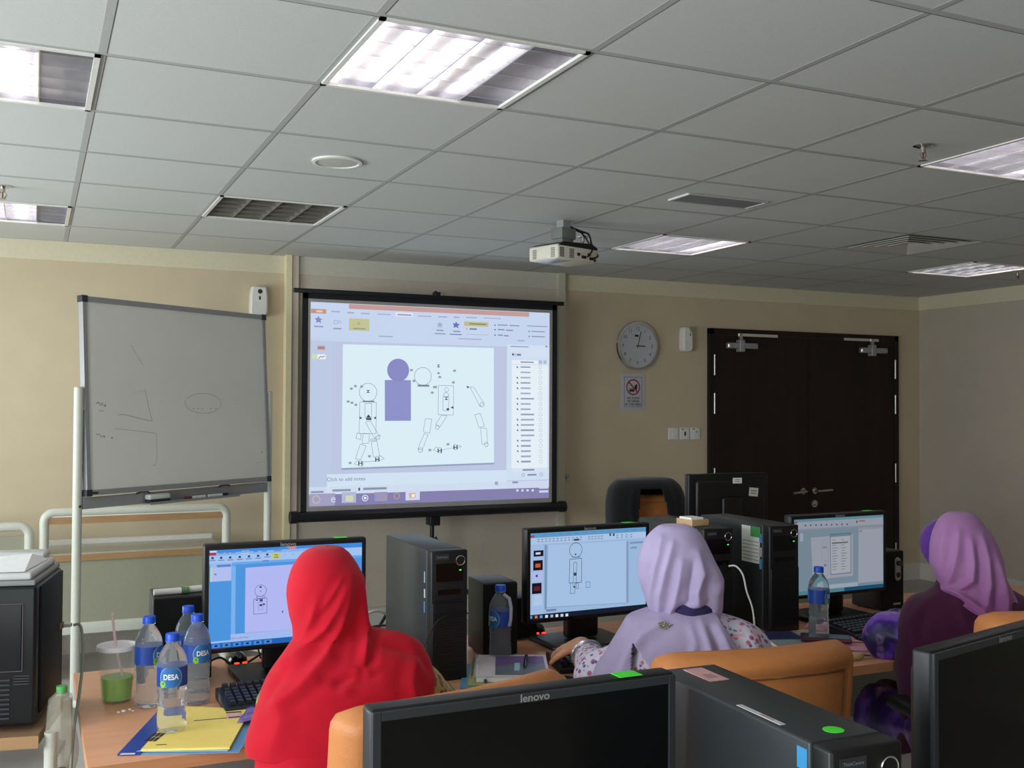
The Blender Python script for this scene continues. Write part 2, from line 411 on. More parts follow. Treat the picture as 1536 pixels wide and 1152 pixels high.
# ------------------------------------------------------------------ what the screens show
ART_PROJ = [('r',0,0,1,1,'c3cde8',0),('r',0,0,1,0.19,'cddcf6',1),('r',0.1467,0.0025,0.906,0.0261,'caa09c',2),('r',0.0007,0.0338,0.059,0.0558,'c69a86',3),('r',0.0211,0.0397,0.0458,0.0504,'e8cdbd',4),('r',0.0784,0.0401,0.1116,0.0463,'a5b2d6',4),('r',0.1407,0.0424,0.1659,0.0492,'a5b2d6',4),('r',0.1936,0.0433,0.2277,0.0496,'a5b2d6',4),('r',0.2583,0.0435,0.3119,0.0487,'a5b2d6',4),('r',0.4242,0.044,0.4796,0.0493,'a5b2d6',4),('r',0.5084,0.0432,0.5448,0.0497,'a5b2d6',4),('r',0.573,0.0415,0.597,0.0488,'a5b2d6',4),('r',0.6265,0.0405,0.6731,0.0465,'a5b2d6',4),('r',0.7022,0.0404,0.7782,0.0448,'a5b2d6',4),('r',0.3307,0.0327,0.403,0.0538,'e6ecff',3),('r',0.3396,0.0417,0.3959,0.0478,'8892b4',4),('p',[(0.0298,0.0679),(0.0349,0.0799),(0.0447,0.0814),(0.0376,0.09),(0.0403,0.1042),(0.0303,0.0966),(0.0207,0.1033),(0.0221,0.0889),(0.0146,0.0811),(0.0251,0.0784)],'8a90cc',3),('r',0.0128,0.116,0.0488,0.1233,'9aa5cc',4),('c',0.096,0.0949,0.0074,'9aa0c8',0.0015,4,None),('c',0.1108,0.094,0.005,'9aa0c8',0.0012,4,None),('r',0.0866,0.1233,0.1182,0.1309,'9aa5cc',4),('r',0.1471,0.0733,0.2274,0.1335,'c9c99c',3),('c',0.1853,0.0971,0.0042,'8a8a80',0.0012,5,None),('r',0.163,0.1202,0.212,0.1259,'9a9c80',5),('p',[(0.5151,0.071),(0.5198,0.0815),(0.5289,0.0832),(0.5226,0.0911),(0.5246,0.1029),(0.5154,0.0969),(0.5056,0.1028),(0.5081,0.0908),(0.5008,0.0837),(0.5107,0.0809)],'a9b8cc',3),('p',[(0.5834,0.0671),(0.5891,0.0776),(0.6002,0.0814),(0.5911,0.0895),(0.5949,0.1035),(0.5838,0.0954),(0.5728,0.1003),(0.5745,0.0872),(0.5689,0.0766),(0.5799,0.0781)],'6e76c0',3),('r',0.5003,0.1128,0.5312,0.1199,'9aa5c4',4),('r',0.4933,0.1304,0.5386,0.1368,'9aa5c4',4),('r',0.5712,0.1156,0.6025,0.1216,'8a92c0',4),('r',0.5568,0.1316,0.6073,0.1377,'8a92c0',4),('r',0.6184,0.0651,0.7235,0.0878,'c6c28a',3),('r',0.6408,0.0736,0.7139,0.0784,'7c7a50',4),('r',0.6411,0.0988,0.6729,0.107,'8088a8',4),('p',[(0.6262,0.0942),(0.6337,0.1036),(0.6283,0.1126)],'e0a860',4),('r',0.6303,0.13,0.7239,0.1331,'b6bcd6',4),('r',0.7651,0.0733,0.8082,0.0788,'8a94b8',4),('r',0.8178,0.0738,0.8615,0.0792,'8a94b8',4),('r',0.7499,0.0742,0.7556,0.0816,'6a74a0',4),('r',0.7653,0.0977,0.7955,0.1039,'8a94b8',4),('r',0.8022,0.0991,0.8326,0.1054,'8a94b8',4),('r',0.7501,0.0985,0.7559,0.106,'6a74a0',4),('r',0.7656,0.1266,0.7872,0.1333,'8a94b8',4),('r',0.7919,0.1286,0.8136,0.1353,'8a94b8',4),('r',0.7504,0.1273,0.7562,0.1348,'6a74a0',4),('r',0.8965,0.0728,0.9905,0.0768,'8a90b4',4),('r',0.9164,0.101,0.9778,0.1058,'8a90b4',4),('p',[(0.9026,0.0984),(0.9115,0.1047),(0.9027,0.1107)],'8a90b4',4),('r',0.9166,0.128,0.978,0.133,'8a90b4',4),('p',[(0.9029,0.1253),(0.9117,0.1317),(0.903,0.1377)],'8a90b4',4),('r',0.2653,0.1547,0.3215,0.1603,'a5b0d2',4),('r',0.5937,0.1536,0.6941,0.1587,'a5b0d2',4),('r',0.8534,0.1524,0.8855,0.1587,'a5b0d2',4),('r',0.0043,0.1757,0.0839,0.9334,'c2d0ea',1),('r',0.0261,0.2135,0.0559,0.2348,'c8a6a4',3),('r',0.0287,0.2206,0.0533,0.2277,'a87c7c',4),('r',0.0075,0.2551,0.06,0.2797,'d6e2b8',2),('r',0.027,0.2564,0.0584,0.2798,'f2f8ff',3),('l',[(0.0306,0.2767),(0.0402,0.2661),(0.0451,0.27),(0.0548,0.2635)],'404458',0.002,4),('p',[(0.1245,0.203),(0.7483,0.1993),(0.7516,0.8038),(0.1226,0.8153)],'e2f6ff',2),('p',[(0.1226,0.8153),(0.7516,0.8038),(0.7517,0.8125),(0.1227,0.8244)],'9aa6c8',1),('c',0.344,0.3263,0.0428,'8f8fcb',0.003,4,'8f8fcb'),('p',[(0.2904,0.3772),(0.3963,0.3756),(0.3976,0.5825),(0.292,0.5828)],'9296cf',3),('c',0.2242,0.4401,0.0347,'8288a0',0.0015,4,None),('c',0.4455,0.3552,0.0347,'8288a0',0.0015,4,None),('p',[(0.2155,0.4288),(0.2324,0.4285),(0.2241,0.4349),(0.2327,0.442),(0.2158,0.4423),(0.2241,0.4349)],'50566c',5),('r',0.424,0.3982,0.472,0.4078,'8288a0',4),('r',0.203,0.4819,0.2496,0.4895,'8288a0',4),('l',[(0.1922,0.4882),(0.2572,0.4894),(0.2565,0.6471),(0.1899,0.6447),(0.1922,0.4882)],'8288a0',0.0013,4),('l',[(0.2116,0.4962),(0.2387,0.4959),(0.2382,0.5684),(0.2129,0.5685),(0.2116,0.4962)],'8288a0',0.0013,4),('p',[(0.1918,0.5604),(0.2028,0.5686),(0.192,0.5748)],'50566c',5),('p',[(0.2567,0.56),(0.2458,0.5684),(0.2569,0.5746)],'50566c',5),('p',[(0.2171,0.5685),(0.2382,0.5684),(0.2384,0.5788),(0.2173,0.5788)],'50566c',5),('p',[(0.226,0.5499),(0.2365,0.5664),(0.2171,0.5664)],'404050',5),('l',[(0.2149,0.5892),(0.2342,0.5829),(0.2703,0.6596),(0.2501,0.6698),(0.2149,0.5892)],'8288a0',0.0013,4),('l',[(0.2058,0.6469),(0.2311,0.647),(0.2277,0.6944),(0.2017,0.6962),(0.2058,0.6469)],'8288a0',0.0013,4),('l',[(0.2366,0.6738),(0.2569,0.674),(0.2613,0.6802),(0.2334,0.682),(0.2366,0.6738)],'8288a0',0.0013,4),('l',[(0.195,0.6982),(0.2187,0.7087),(0.1964,0.7761),(0.1763,0.7696),(0.195,0.6982)],'8288a0',0.0013,4),('l',[(0.2385,0.6862),(0.2605,0.6843),(0.2719,0.761),(0.2466,0.7626),(0.2385,0.6862)],'8288a0',0.0013,4),('l',[(0.1823,0.6426),(0.1975,0.6468),(0.1963,0.6756),(0.1778,0.6693),(0.1823,0.6426)],'8288a0',0.0013,4),('l',[(0.255,0.6595),(0.2736,0.6534),(0.2705,0.6741),(0.2535,0.6719),(0.255,0.6595)],'8288a0',0.0013,4),('l',[(0.1718,0.796),(0.2045,0.8111),(0.2083,0.7865),(0.2689,0.7836),(0.2908,0.7716),(0.2719,0.7568),(0.2537,0.7874)],'8288a0',0.0013,4),('l',[(0.1718,0.796),(0.1831,0.7799),(0.2066,0.7845)],'8288a0',0.0013,4),('r',0.1873,0.7831,0.1919,0.8036,'50566c',5),('r',0.1999,0.7833,0.2044,0.8039,'50566c',5),('r',0.1891,0.7913,0.2026,0.7957,'50566c',5),('r',0.2542,0.7658,0.2588,0.7865,'50566c',5),('r',0.2669,0.766,0.2715,0.7868,'50566c',5),('r',0.2561,0.7741,0.2697,0.7785,'50566c',5),('r',0.5085,0.7257,0.5133,0.747,'50566c',5),('r',0.522,0.7259,0.5268,0.7472,'50566c',5),('r',0.5104,0.7342,0.5248,0.7387,'50566c',5),('r',0.575,0.7095,0.5798,0.7309,'50566c',5),('r',0.5886,0.7096,0.5935,0.7311,'50566c',5),('r',0.5769,0.718,0.5915,0.7225,'50566c',5),('r',0.1525,0.4167,0.1643,0.4288,'b4bcc6',4),('r',0.1558,0.4197,0.161,0.4258,'8890a0',5),('r',0.1681,0.404,0.18,0.4161,'b4bcc6',4),('r',0.1715,0.407,0.1766,0.4131,'8890a0',5),('r',0.1924,0.4055,0.2044,0.4177,'b4bcc6',4),('r',0.1958,0.4085,0.201,0.4146,'8890a0',5),('r',0.1403,0.4807,0.1522,0.4928,'b4bcc6',4),('r',0.1437,0.4837,0.1488,0.4898,'8890a0',5),('r',0.1554,0.4866,0.1673,0.4988,'b4bcc6',4),('r',0.1588,0.4897,0.1639,0.4958,'8890a0',5),('r',0.1706,0.4967,0.1825,0.5089,'b4bcc6',4),('r',0.174,0.4998,0.1791,0.5059,'8890a0',5),('r',0.392,0.3185,0.4045,0.3308,'b4bcc6',4),('r',0.3955,0.3215,0.4009,0.3277,'8890a0',5),('r',0.4024,0.3733,0.415,0.3857,'b4bcc6',4),('r',0.406,0.3764,0.4114,0.3826,'8890a0',5),('r',0.5098,0.3513,0.5226,0.3638,'b4bcc6',4),('r',0.5134,0.3544,0.5189,0.3607,'8890a0',5),('r',0.5719,0.3172,0.5849,0.3298,'b4bcc6',4),('r',0.5756,0.3203,0.5812,0.3266,'8890a0',5),('r',0.5672,0.3778,0.5801,0.3904,'b4bcc6',4),('r',0.5709,0.3809,0.5764,0.3873,'8890a0',5),('r',0.4786,0.4322,0.4913,0.4448,'b4bcc6',4),('r',0.4822,0.4353,0.4877,0.4417,'8890a0',5),('r',0.15,0.7844,0.1618,0.7968,'b4bcc6',4),('r',0.1534,0.7875,0.1584,0.7937,'8890a0',5),('r',0.2253,0.753,0.2373,0.7655,'b4bcc6',4),('r',0.2287,0.7561,0.2339,0.7624,'8890a0',5),('r',0.4702,0.7263,0.4829,0.7391,'b4bcc6',4),('r',0.4738,0.7295,0.4793,0.7359,'8890a0',5),('r',0.5459,0.6974,0.5587,0.7103,'b4bcc6',4),('r',0.5496,0.7007,0.5551,0.7071,'8890a0',5),('l',[(0.5105,0.4006),(0.5748,0.4013),(0.574,0.553),(0.5098,0.5513),(0.5105,0.4006)],'8288a0',0.0013,4),('l',[(0.5301,0.4581),(0.5546,0.4577),(0.5537,0.5307),(0.5302,0.5298),(0.5301,0.4581)],'8288a0',0.0013,4),('c',0.5451,0.4224,0.0081,'a8b0bc',0.0015,4,None),('c',0.5427,0.4493,0.01,'8a92a4',0.0015,4,None),('p',[(0.5356,0.4601),(0.5519,0.4599),(0.5438,0.4664),(0.5521,0.4749),(0.5358,0.4751),(0.5438,0.4664)],'50566c',5),('p',[(0.5743,0.5068),(0.5616,0.5134),(0.5745,0.5219)],'50566c',5),('r',0.5454,0.5179,0.5564,0.5285,'505060',5),('p',[(0.5027,0.2935),(0.5171,0.2931),(0.51,0.2997),(0.5173,0.307),(0.5029,0.3075),(0.51,0.2997)],'50566c',5),('p',[(0.5104,0.3319),(0.5178,0.3403),(0.5034,0.3407)],'606070',5),('r',0.4881,0.4032,0.5044,0.4157,'a0a8b0',4),('l',[(0.5242,0.5544),(0.5486,0.5564),(0.5178,0.6141),(0.4997,0.6014),(0.5242,0.5544)],'8288a0',0.0013,4),('c',0.5071,0.6163,0.008,'8288a0',0.0015,4,None),('l',[(0.4565,0.5717),(0.4832,0.5738),(0.4753,0.6459),(0.4486,0.6395),(0.4565,0.5717)],'8288a0',0.0013,4),('l',[(0.4523,0.6479),(0.4683,0.6544),(0.4447,0.7323),(0.4269,0.7257),(0.4523,0.6479)],'8288a0',0.0013,4),('c',0.4376,0.7322,0.0088,'8288a0',0.0015,4,None),('l',[(0.4908,0.7329),(0.525,0.7504),(0.5228,0.7227),(0.5013,0.7182),(0.4908,0.7329)],'8288a0',0.0013,4),('l',[(0.5248,0.7334),(0.5824,0.7213)],'8288a0',0.001,4),('l',[(0.5808,0.7341),(0.6097,0.7152),(0.5786,0.7041),(0.5808,0.7341)],'8288a0',0.0013,4),('l',[(0.6447,0.4063),(0.6614,0.4081),(0.7071,0.4945),(0.6885,0.5078),(0.6447,0.4063)],'8288a0',0.0013,4),('p',[(0.6298,0.4001),(0.6428,0.4063),(0.6337,0.4152)],'50566c',5),('c',0.6978,0.499,0.0093,'8288a0',0.0015,4,None),('l',[(0.6667,0.5514),(0.6908,0.5448),(0.7084,0.6121),(0.6842,0.6186),(0.6667,0.5514)],'8288a0',0.0013,4),('l',[(0.6917,0.6208),(0.7178,0.623),(0.7224,0.7035),(0.6982,0.7054),(0.6917,0.6208)],'8288a0',0.0013,4),('c',0.7169,0.7077,0.0084,'8288a0',0.0015,4,None),('r',0.8063,0.1768,1.0013,0.9002,'d6e6fa',2),('r',0.8179,0.183,0.9917,0.241,'dbe8fb',3),('r',0.8218,0.185,0.9034,0.1905,'9aa4c0',4),('r',0.9813,0.1781,0.9903,0.1868,'8890b0',4),('r',0.8298,0.2226,0.8706,0.2388,'c4d0e8',4),('r',0.8511,0.2284,0.8686,0.2344,'505a7c',5),('p',[(0.8298,0.2226),(0.8395,0.23),(0.8299,0.237)],'2a3a5c',5),('r',0.8282,0.2604,0.989,0.2795,'f0f8ff',3),('r',0.867,0.2669,0.9276,0.2726,'7c84a0',5),('r',0.9492,0.2584,0.9671,0.278,'b4c4e0',4),('r',0.9709,0.2576,0.987,0.2774,'b4c4e0',4),('r',0.8285,0.2849,0.9929,0.8355,'ecf7ff',3),('r',0.8672,0.2925,0.9121,0.3,'98a2c0',5),('c',0.9573,0.2941,0.007,'a4b0c8',0.001,4,None),('p',[(0.8479,0.2976),(0.8536,0.2907),(0.8576,0.304)],'4a5a7a',5),('r',0.8674,0.3207,0.9123,0.3283,'a6b0ca',5),('c',0.9576,0.3226,0.0069,'a4b0c8',0.001,4,None),('r',0.8677,0.3489,0.9126,0.3566,'a6b0ca',5),('c',0.9578,0.351,0.0069,'a4b0c8',0.001,4,None),('p',[(0.8484,0.3538),(0.8541,0.347),(0.8581,0.3602)],'4a5a7a',5),('r',0.8679,0.377,0.9128,0.3849,'98a2c0',5),('c',0.958,0.3794,0.0069,'a4b0c8',0.001,4,None),('p',[(0.8486,0.3819),(0.8544,0.3751),(0.8583,0.3884)],'4a5a7a',5),('r',0.8682,0.4052,0.913,0.4132,'a6b0ca',5),('c',0.9582,0.4078,0.0069,'a4b0c8',0.001,4,None),('p',[(0.8489,0.41),(0.8546,0.4032),(0.8586,0.4165)],'4a5a7a',5),('r',0.8684,0.4333,0.9133,0.4414,'a6b0ca',5),('c',0.9584,0.4361,0.0069,'a4b0c8',0.001,4,None),('r',0.8687,0.4614,0.9292,0.4694,'98a2c0',5),('c',0.9586,0.4645,0.0069,'a4b0c8',0.001,4,None),('p',[(0.8494,0.4661),(0.8551,0.4593),(0.8591,0.4726)],'4a5a7a',5),('r',0.8689,0.4894,0.9137,0.4978,'a6b0ca',5),('c',0.9588,0.4928,0.0069,'a4b0c8',0.001,4,None),('p',[(0.8496,0.4941),(0.8554,0.4874),(0.8593,0.5006)],'4a5a7a',5),('r',0.8691,0.5175,0.9139,0.526,'a6b0ca',5),('c',0.959,0.5211,0.0069,'a4b0c8',0.001,4,None),('p',[(0.8499,0.5221),(0.8556,0.5154),(0.8596,0.5286)],'4a5a7a',5),('r',0.8694,0.5455,0.9298,0.554,'98a2c0',5),('c',0.9593,0.5494,0.0069,'a4b0c8',0.001,4,None),('r',0.8696,0.5735,0.93,0.5822,'a6b0ca',5),('c',0.9595,0.5777,0.0069,'a4b0c8',0.001,4,None),('p',[(0.8504,0.578),(0.8561,0.5713),(0.8601,0.5846)],'4a5a7a',5),('r',0.8699,0.6015,0.9303,0.6103,'a6b0ca',5),('c',0.9597,0.6059,0.0069,'a4b0c8',0.001,4,None),('p',[(0.8506,0.6059),(0.8563,0.5993),(0.8603,0.6125)],'4a5a7a',5),('r',0.8701,0.6294,0.9305,0.6385,'98a2c0',5),('c',0.9599,0.6341,0.0069,'a4b0c8',0.001,4,None),('p',[(0.8509,0.6338),(0.8566,0.6272),(0.8606,0.6405)],'4a5a7a',5),('r',0.8704,0.6574,0.9307,0.6666,'a6b0ca',5),('c',0.9601,0.6623,0.0069,'a4b0c8',0.001,4,None),('r',0.8706,0.6853,0.9153,0.6945,'a6b0ca',5),('c',0.9603,0.6905,0.0069,'a4b0c8',0.001,4,None),('p',[(0.8514,0.6896),(0.8571,0.683),(0.8611,0.6963)],'4a5a7a',5),('r',0.8708,0.7132,0.9155,0.7226,'98a2c0',5),('c',0.9605,0.7186,0.0069,'a4b0c8',0.001,4,None),('p',[(0.8516,0.7174),(0.8573,0.7109),(0.8613,0.7241)],'4a5a7a',5),('r',0.8711,0.7411,0.9158,0.7506,'a6b0ca',5),('c',0.9607,0.7468,0.0069,'a4b0c8',0.001,4,None),('p',[(0.8519,0.7452),(0.8576,0.7387),(0.8615,0.752)],'4a5a7a',5),('r',0.8713,0.769,0.916,0.7785,'a6b0ca',5),('c',0.9609,0.7749,0.0069,'a4b0c8',0.001,4,None),('r',0.8716,0.7968,0.9162,0.8065,'98a2c0',5),('c',0.9612,0.803,0.0068,'a4b0c8',0.001,4,None),('p',[(0.8524,0.8008),(0.8581,0.7943),(0.862,0.8076)],'4a5a7a',5),('r',0.8335,0.8339,0.9911,0.8576,'dfe9fa',3),('r',0.8787,0.8416,0.9322,0.8506,'8a94b0',5),('r',0.9012,0.8686,0.9421,0.8774,'8a94b0',5),('c',0.8819,0.8725,0.0058,'8a94b0',0.0015,4,None),('c',0.9636,0.8725,0.0059,'8a94b0',0.0015,4,None),('r',0.0676,0.8443,0.808,0.9576,'d8eafc',2),('t','Click to add notes',0.1408,0.8706,0.0263,'7a8098',5),('r',0,0.905,1,0.943,'d4e0f4',2),('r',0.0065,0.9245,0.0548,0.9343,'9098b4',5),('r',0.0886,0.9194,0.1593,0.93,'9098b4',5),('r',0.208,0.9154,0.301,0.9268,'9098b4',5),('r',0.8332,0.9061,0.8582,0.9156,'9098b4',5),('r',0.1888,0.9148,0.1957,0.9293,'505a78',5),('r',0.7555,0.9037,0.7698,0.9215,'a4aec4',4),('r',0,0.943,1,1,'8a84b4',3),('r',0.0019,0.9383,0.0982,0.9983,'a8a4c8',4),('c',0.0273,0.9663,0.0136,'c8c4b0',0.003,5,None),('t','e',0.0919,0.9659,0.0563,'dce6ff',6),('r',0.1248,0.9348,0.1802,0.9877,'b6c0dc',4),('r',0.1399,0.9516,0.1684,0.9811,'d8e0b4',5),('c',0.2156,0.9667,0.0109,'dce6ff',0.003,5,None),('p',[(0.2113,0.9584),(0.2231,0.967),(0.2116,0.9747)],'ffffff',6),('r',0.2529,0.9395,0.3045,0.9847,'9c9cc4',4),('c',0.2838,0.9653,0.0111,'c49a8c',0.003,5,None),('c',0.3418,0.9614,0.0112,'c4a08c',0.003,5,None),('r',0.3777,0.9357,0.436,0.9859,'d4e0f6',4),('p',[(0.3901,0.9508),(0.4162,0.9476),(0.42,0.9727),(0.3939,0.9759)],'e4b49c',5),('r',0.4023,0.9554,0.4148,0.9704,'f4f8ff',6),('r',0.8508,0.9482,0.8605,0.9595,'dce4ff',5),('r',0.8739,0.949,0.8836,0.9603,'dce4ff',5),('r',0.897,0.9498,0.9068,0.9611,'dce4ff',5),('r',0.9203,0.9506,0.9301,0.962,'dce4ff',5),('r',0.9543,0.9375,0.9967,0.9489,'d4dcf4',5),('r',0.9545,0.9585,0.9968,0.97,'d4dcf4',5)]
ART_ONE = [('r',0,0,1,1,'4a96e0',0),('r',0,0,1,0.05,'3f8ade',1),('r',0,0.05,1,0.135,'a3c4f4',1),('r',0,0.03,0.7,0.06,'8ab6ee',2),('r',0.0003,0.0239,0.0434,0.0524,'b0303c',3),('r',0.004,0.0066,0.0471,0.025,'c9dcf8',3),('r',0.0599,0.0285,0.0886,0.0408,'6a90c8',4),('r',0.102,0.0293,0.1261,0.0412,'6a90c8',4),('r',0.1355,0.0293,0.1644,0.0417,'6a90c8',4),('r',0.2018,0.0281,0.2499,0.042,'6a90c8',4),('r',0.2754,0.03,0.3044,0.0424,'6a90c8',4),('r',0.33,0.0304,0.3623,0.0431,'6a90c8',4),('r',0.4104,0.0316,0.459,0.0454,'6a90c8',4),('r',0.2017,0.0231,0.25,0.0496,'d4e4fc',3),('p',[(0.4827,-0.0048),(0.562,-0.0038),(0.5478,0.0307),(0.5154,0.0333)],'c88a98',3),('r',0.0135,0.069,0.028,0.0902,'2c3c60',4),('r',0.0019,0.0995,0.0401,0.1088,'6c88b8',4),('r',0.0667,0.0706,0.0813,0.0919,'2c3c60',4),('r',0.0551,0.1012,0.0934,0.1105,'6c88b8',4),('r',0.1232,0.0725,0.1378,0.0938,'2c3c60',4),('r',0.1116,0.1031,0.15,0.1124,'6c88b8',4),('r',0.1831,0.0721,0.1977,0.0935,'2c3c60',4),('r',0.1714,0.1028,0.2099,0.1121,'6c88b8',4),('r',0.2414,0.0716,0.2561,0.093,'2c3c60',4),('r',0.2298,0.1023,0.2683,0.1117,'6c88b8',4),('r',0.2999,0.0711,0.3146,0.0925,'2c3c60',4),('r',0.2883,0.1018,0.3269,0.1112,'6c88b8',4),('r',0.3585,0.063,0.3732,0.0844,'2c3c60',4),('r',0.3468,0.0938,0.3855,0.1031,'6c88b8',4),('r',0.3947,0.0608,0.451,0.1197,'c6c878',3),('r',0.4097,0.1038,0.4388,0.1124,'707040',5),('r',0.4126,0.0761,0.4353,0.0905,'909060',5),('c',0.4796,0.0864,0.0073,'8cb0e4',0.0015,4,None),('c',0.5371,0.0858,0.0073,'8cb0e4',0.0015,4,None),('c',0.5938,0.0864,0.0073,'8cb0e4',0.0015,4,None),('c',0.6506,0.0844,0.0074,'8cb0e4',0.0015,4,None),('r',0.3351,0.1321,0.3755,0.1441,'5a80b8',4),('r',0,0.135,1,0.16,'6aa8ea',1),('r',0.0071,0.1351,0.1411,0.3198,'9abdf0',2),('r',0.0477,0.1509,0.1356,0.1756,'5c86c4',4),('p',[(0.0186,0.1763),(0.1348,0.1781),(0.1339,0.3167),(0.017,0.3171)],'b4c0f4',3),('r',0.032,0.2378,0.0465,0.2541,'7884b0',4),('r',0.0075,0.1767,0.0202,0.3161,'c8d890',3),('r',0.1395,0.1684,0.1665,1.016,'7ab2f0',2),('p',[(0.2277,0.1981),(0.9165,0.1818),(0.9203,0.8683),(0.2271,0.8652)],'b4baf5',3),('p',[(0.2271,0.8652),(0.9203,0.8683),(0.9205,0.8811),(0.2273,0.8778)],'2c5ca0',2),('c',0.325,0.4439,0.037,'4a507c',0.0022,4,None),('r',0.3173,0.3977,0.3319,0.4141,'3a4070',5),('r',0.321,0.4436,0.3299,0.4506,'3a4070',5),('l',[(0.2968,0.5022),(0.3562,0.5023),(0.35,0.5195),(0.3034,0.5205),(0.2968,0.5022)],'4a507c',0.0018,4),('l',[(0.281,0.5262),(0.3661,0.5234),(0.3662,0.6805),(0.2827,0.6806),(0.281,0.5262)],'4a507c',0.0022,4),('r',0.3195,0.5295,0.3399,0.554,'3a4070',5),('r',0.3185,0.5813,0.3364,0.6019,'3a4070',5),('r',0.341,0.5769,0.354,0.5933,'3a4070',5),('r',0.2955,0.5325,0.3085,0.5437,'3a4070',5),('l',[(0.3079,0.5614),(0.3392,0.5616),(0.3401,0.6402),(0.3128,0.6403),(0.3079,0.5614)],'7078a8',0.0015,4),('r',0.4644,0.669,0.4727,0.6875,'4a507c',5),('r',0.1377,0.8669,1.0004,1.0321,'a4bcf2',3),('t','Click to add notes',0.1924,0.9086,0.0253,'5a6ea0',5),('r',0,0.925,1,0.945,'9cc0ee',3),('r',0,0.945,1,1,'1e62b8',4),('r',0.0241,0.9532,0.0722,0.9906,'4a8cd8',5),('r',0.0385,0.9622,0.0578,0.9816,'102c5c',6),('r',0.0893,0.9535,0.1375,0.9909,'4a8cd8',5),('r',0.1037,0.9624,0.123,0.9819,'102c5c',6),('r',0.1546,0.9538,0.2029,0.9912,'4a8cd8',5),('r',0.1691,0.9627,0.1885,0.9823,'102c5c',6),('r',0.2201,0.9541,0.2686,0.9916,'4a8cd8',5),('r',0.2346,0.963,0.2541,0.9826,'102c5c',6),('r',0.2858,0.9544,0.3344,0.9919,'4a8cd8',5),('r',0.3003,0.9633,0.3198,0.9829,'102c5c',6),('r',0.3516,0.9547,0.4003,0.9922,'4a8cd8',5),('r',0.3662,0.9636,0.3857,0.9832,'102c5c',6)]
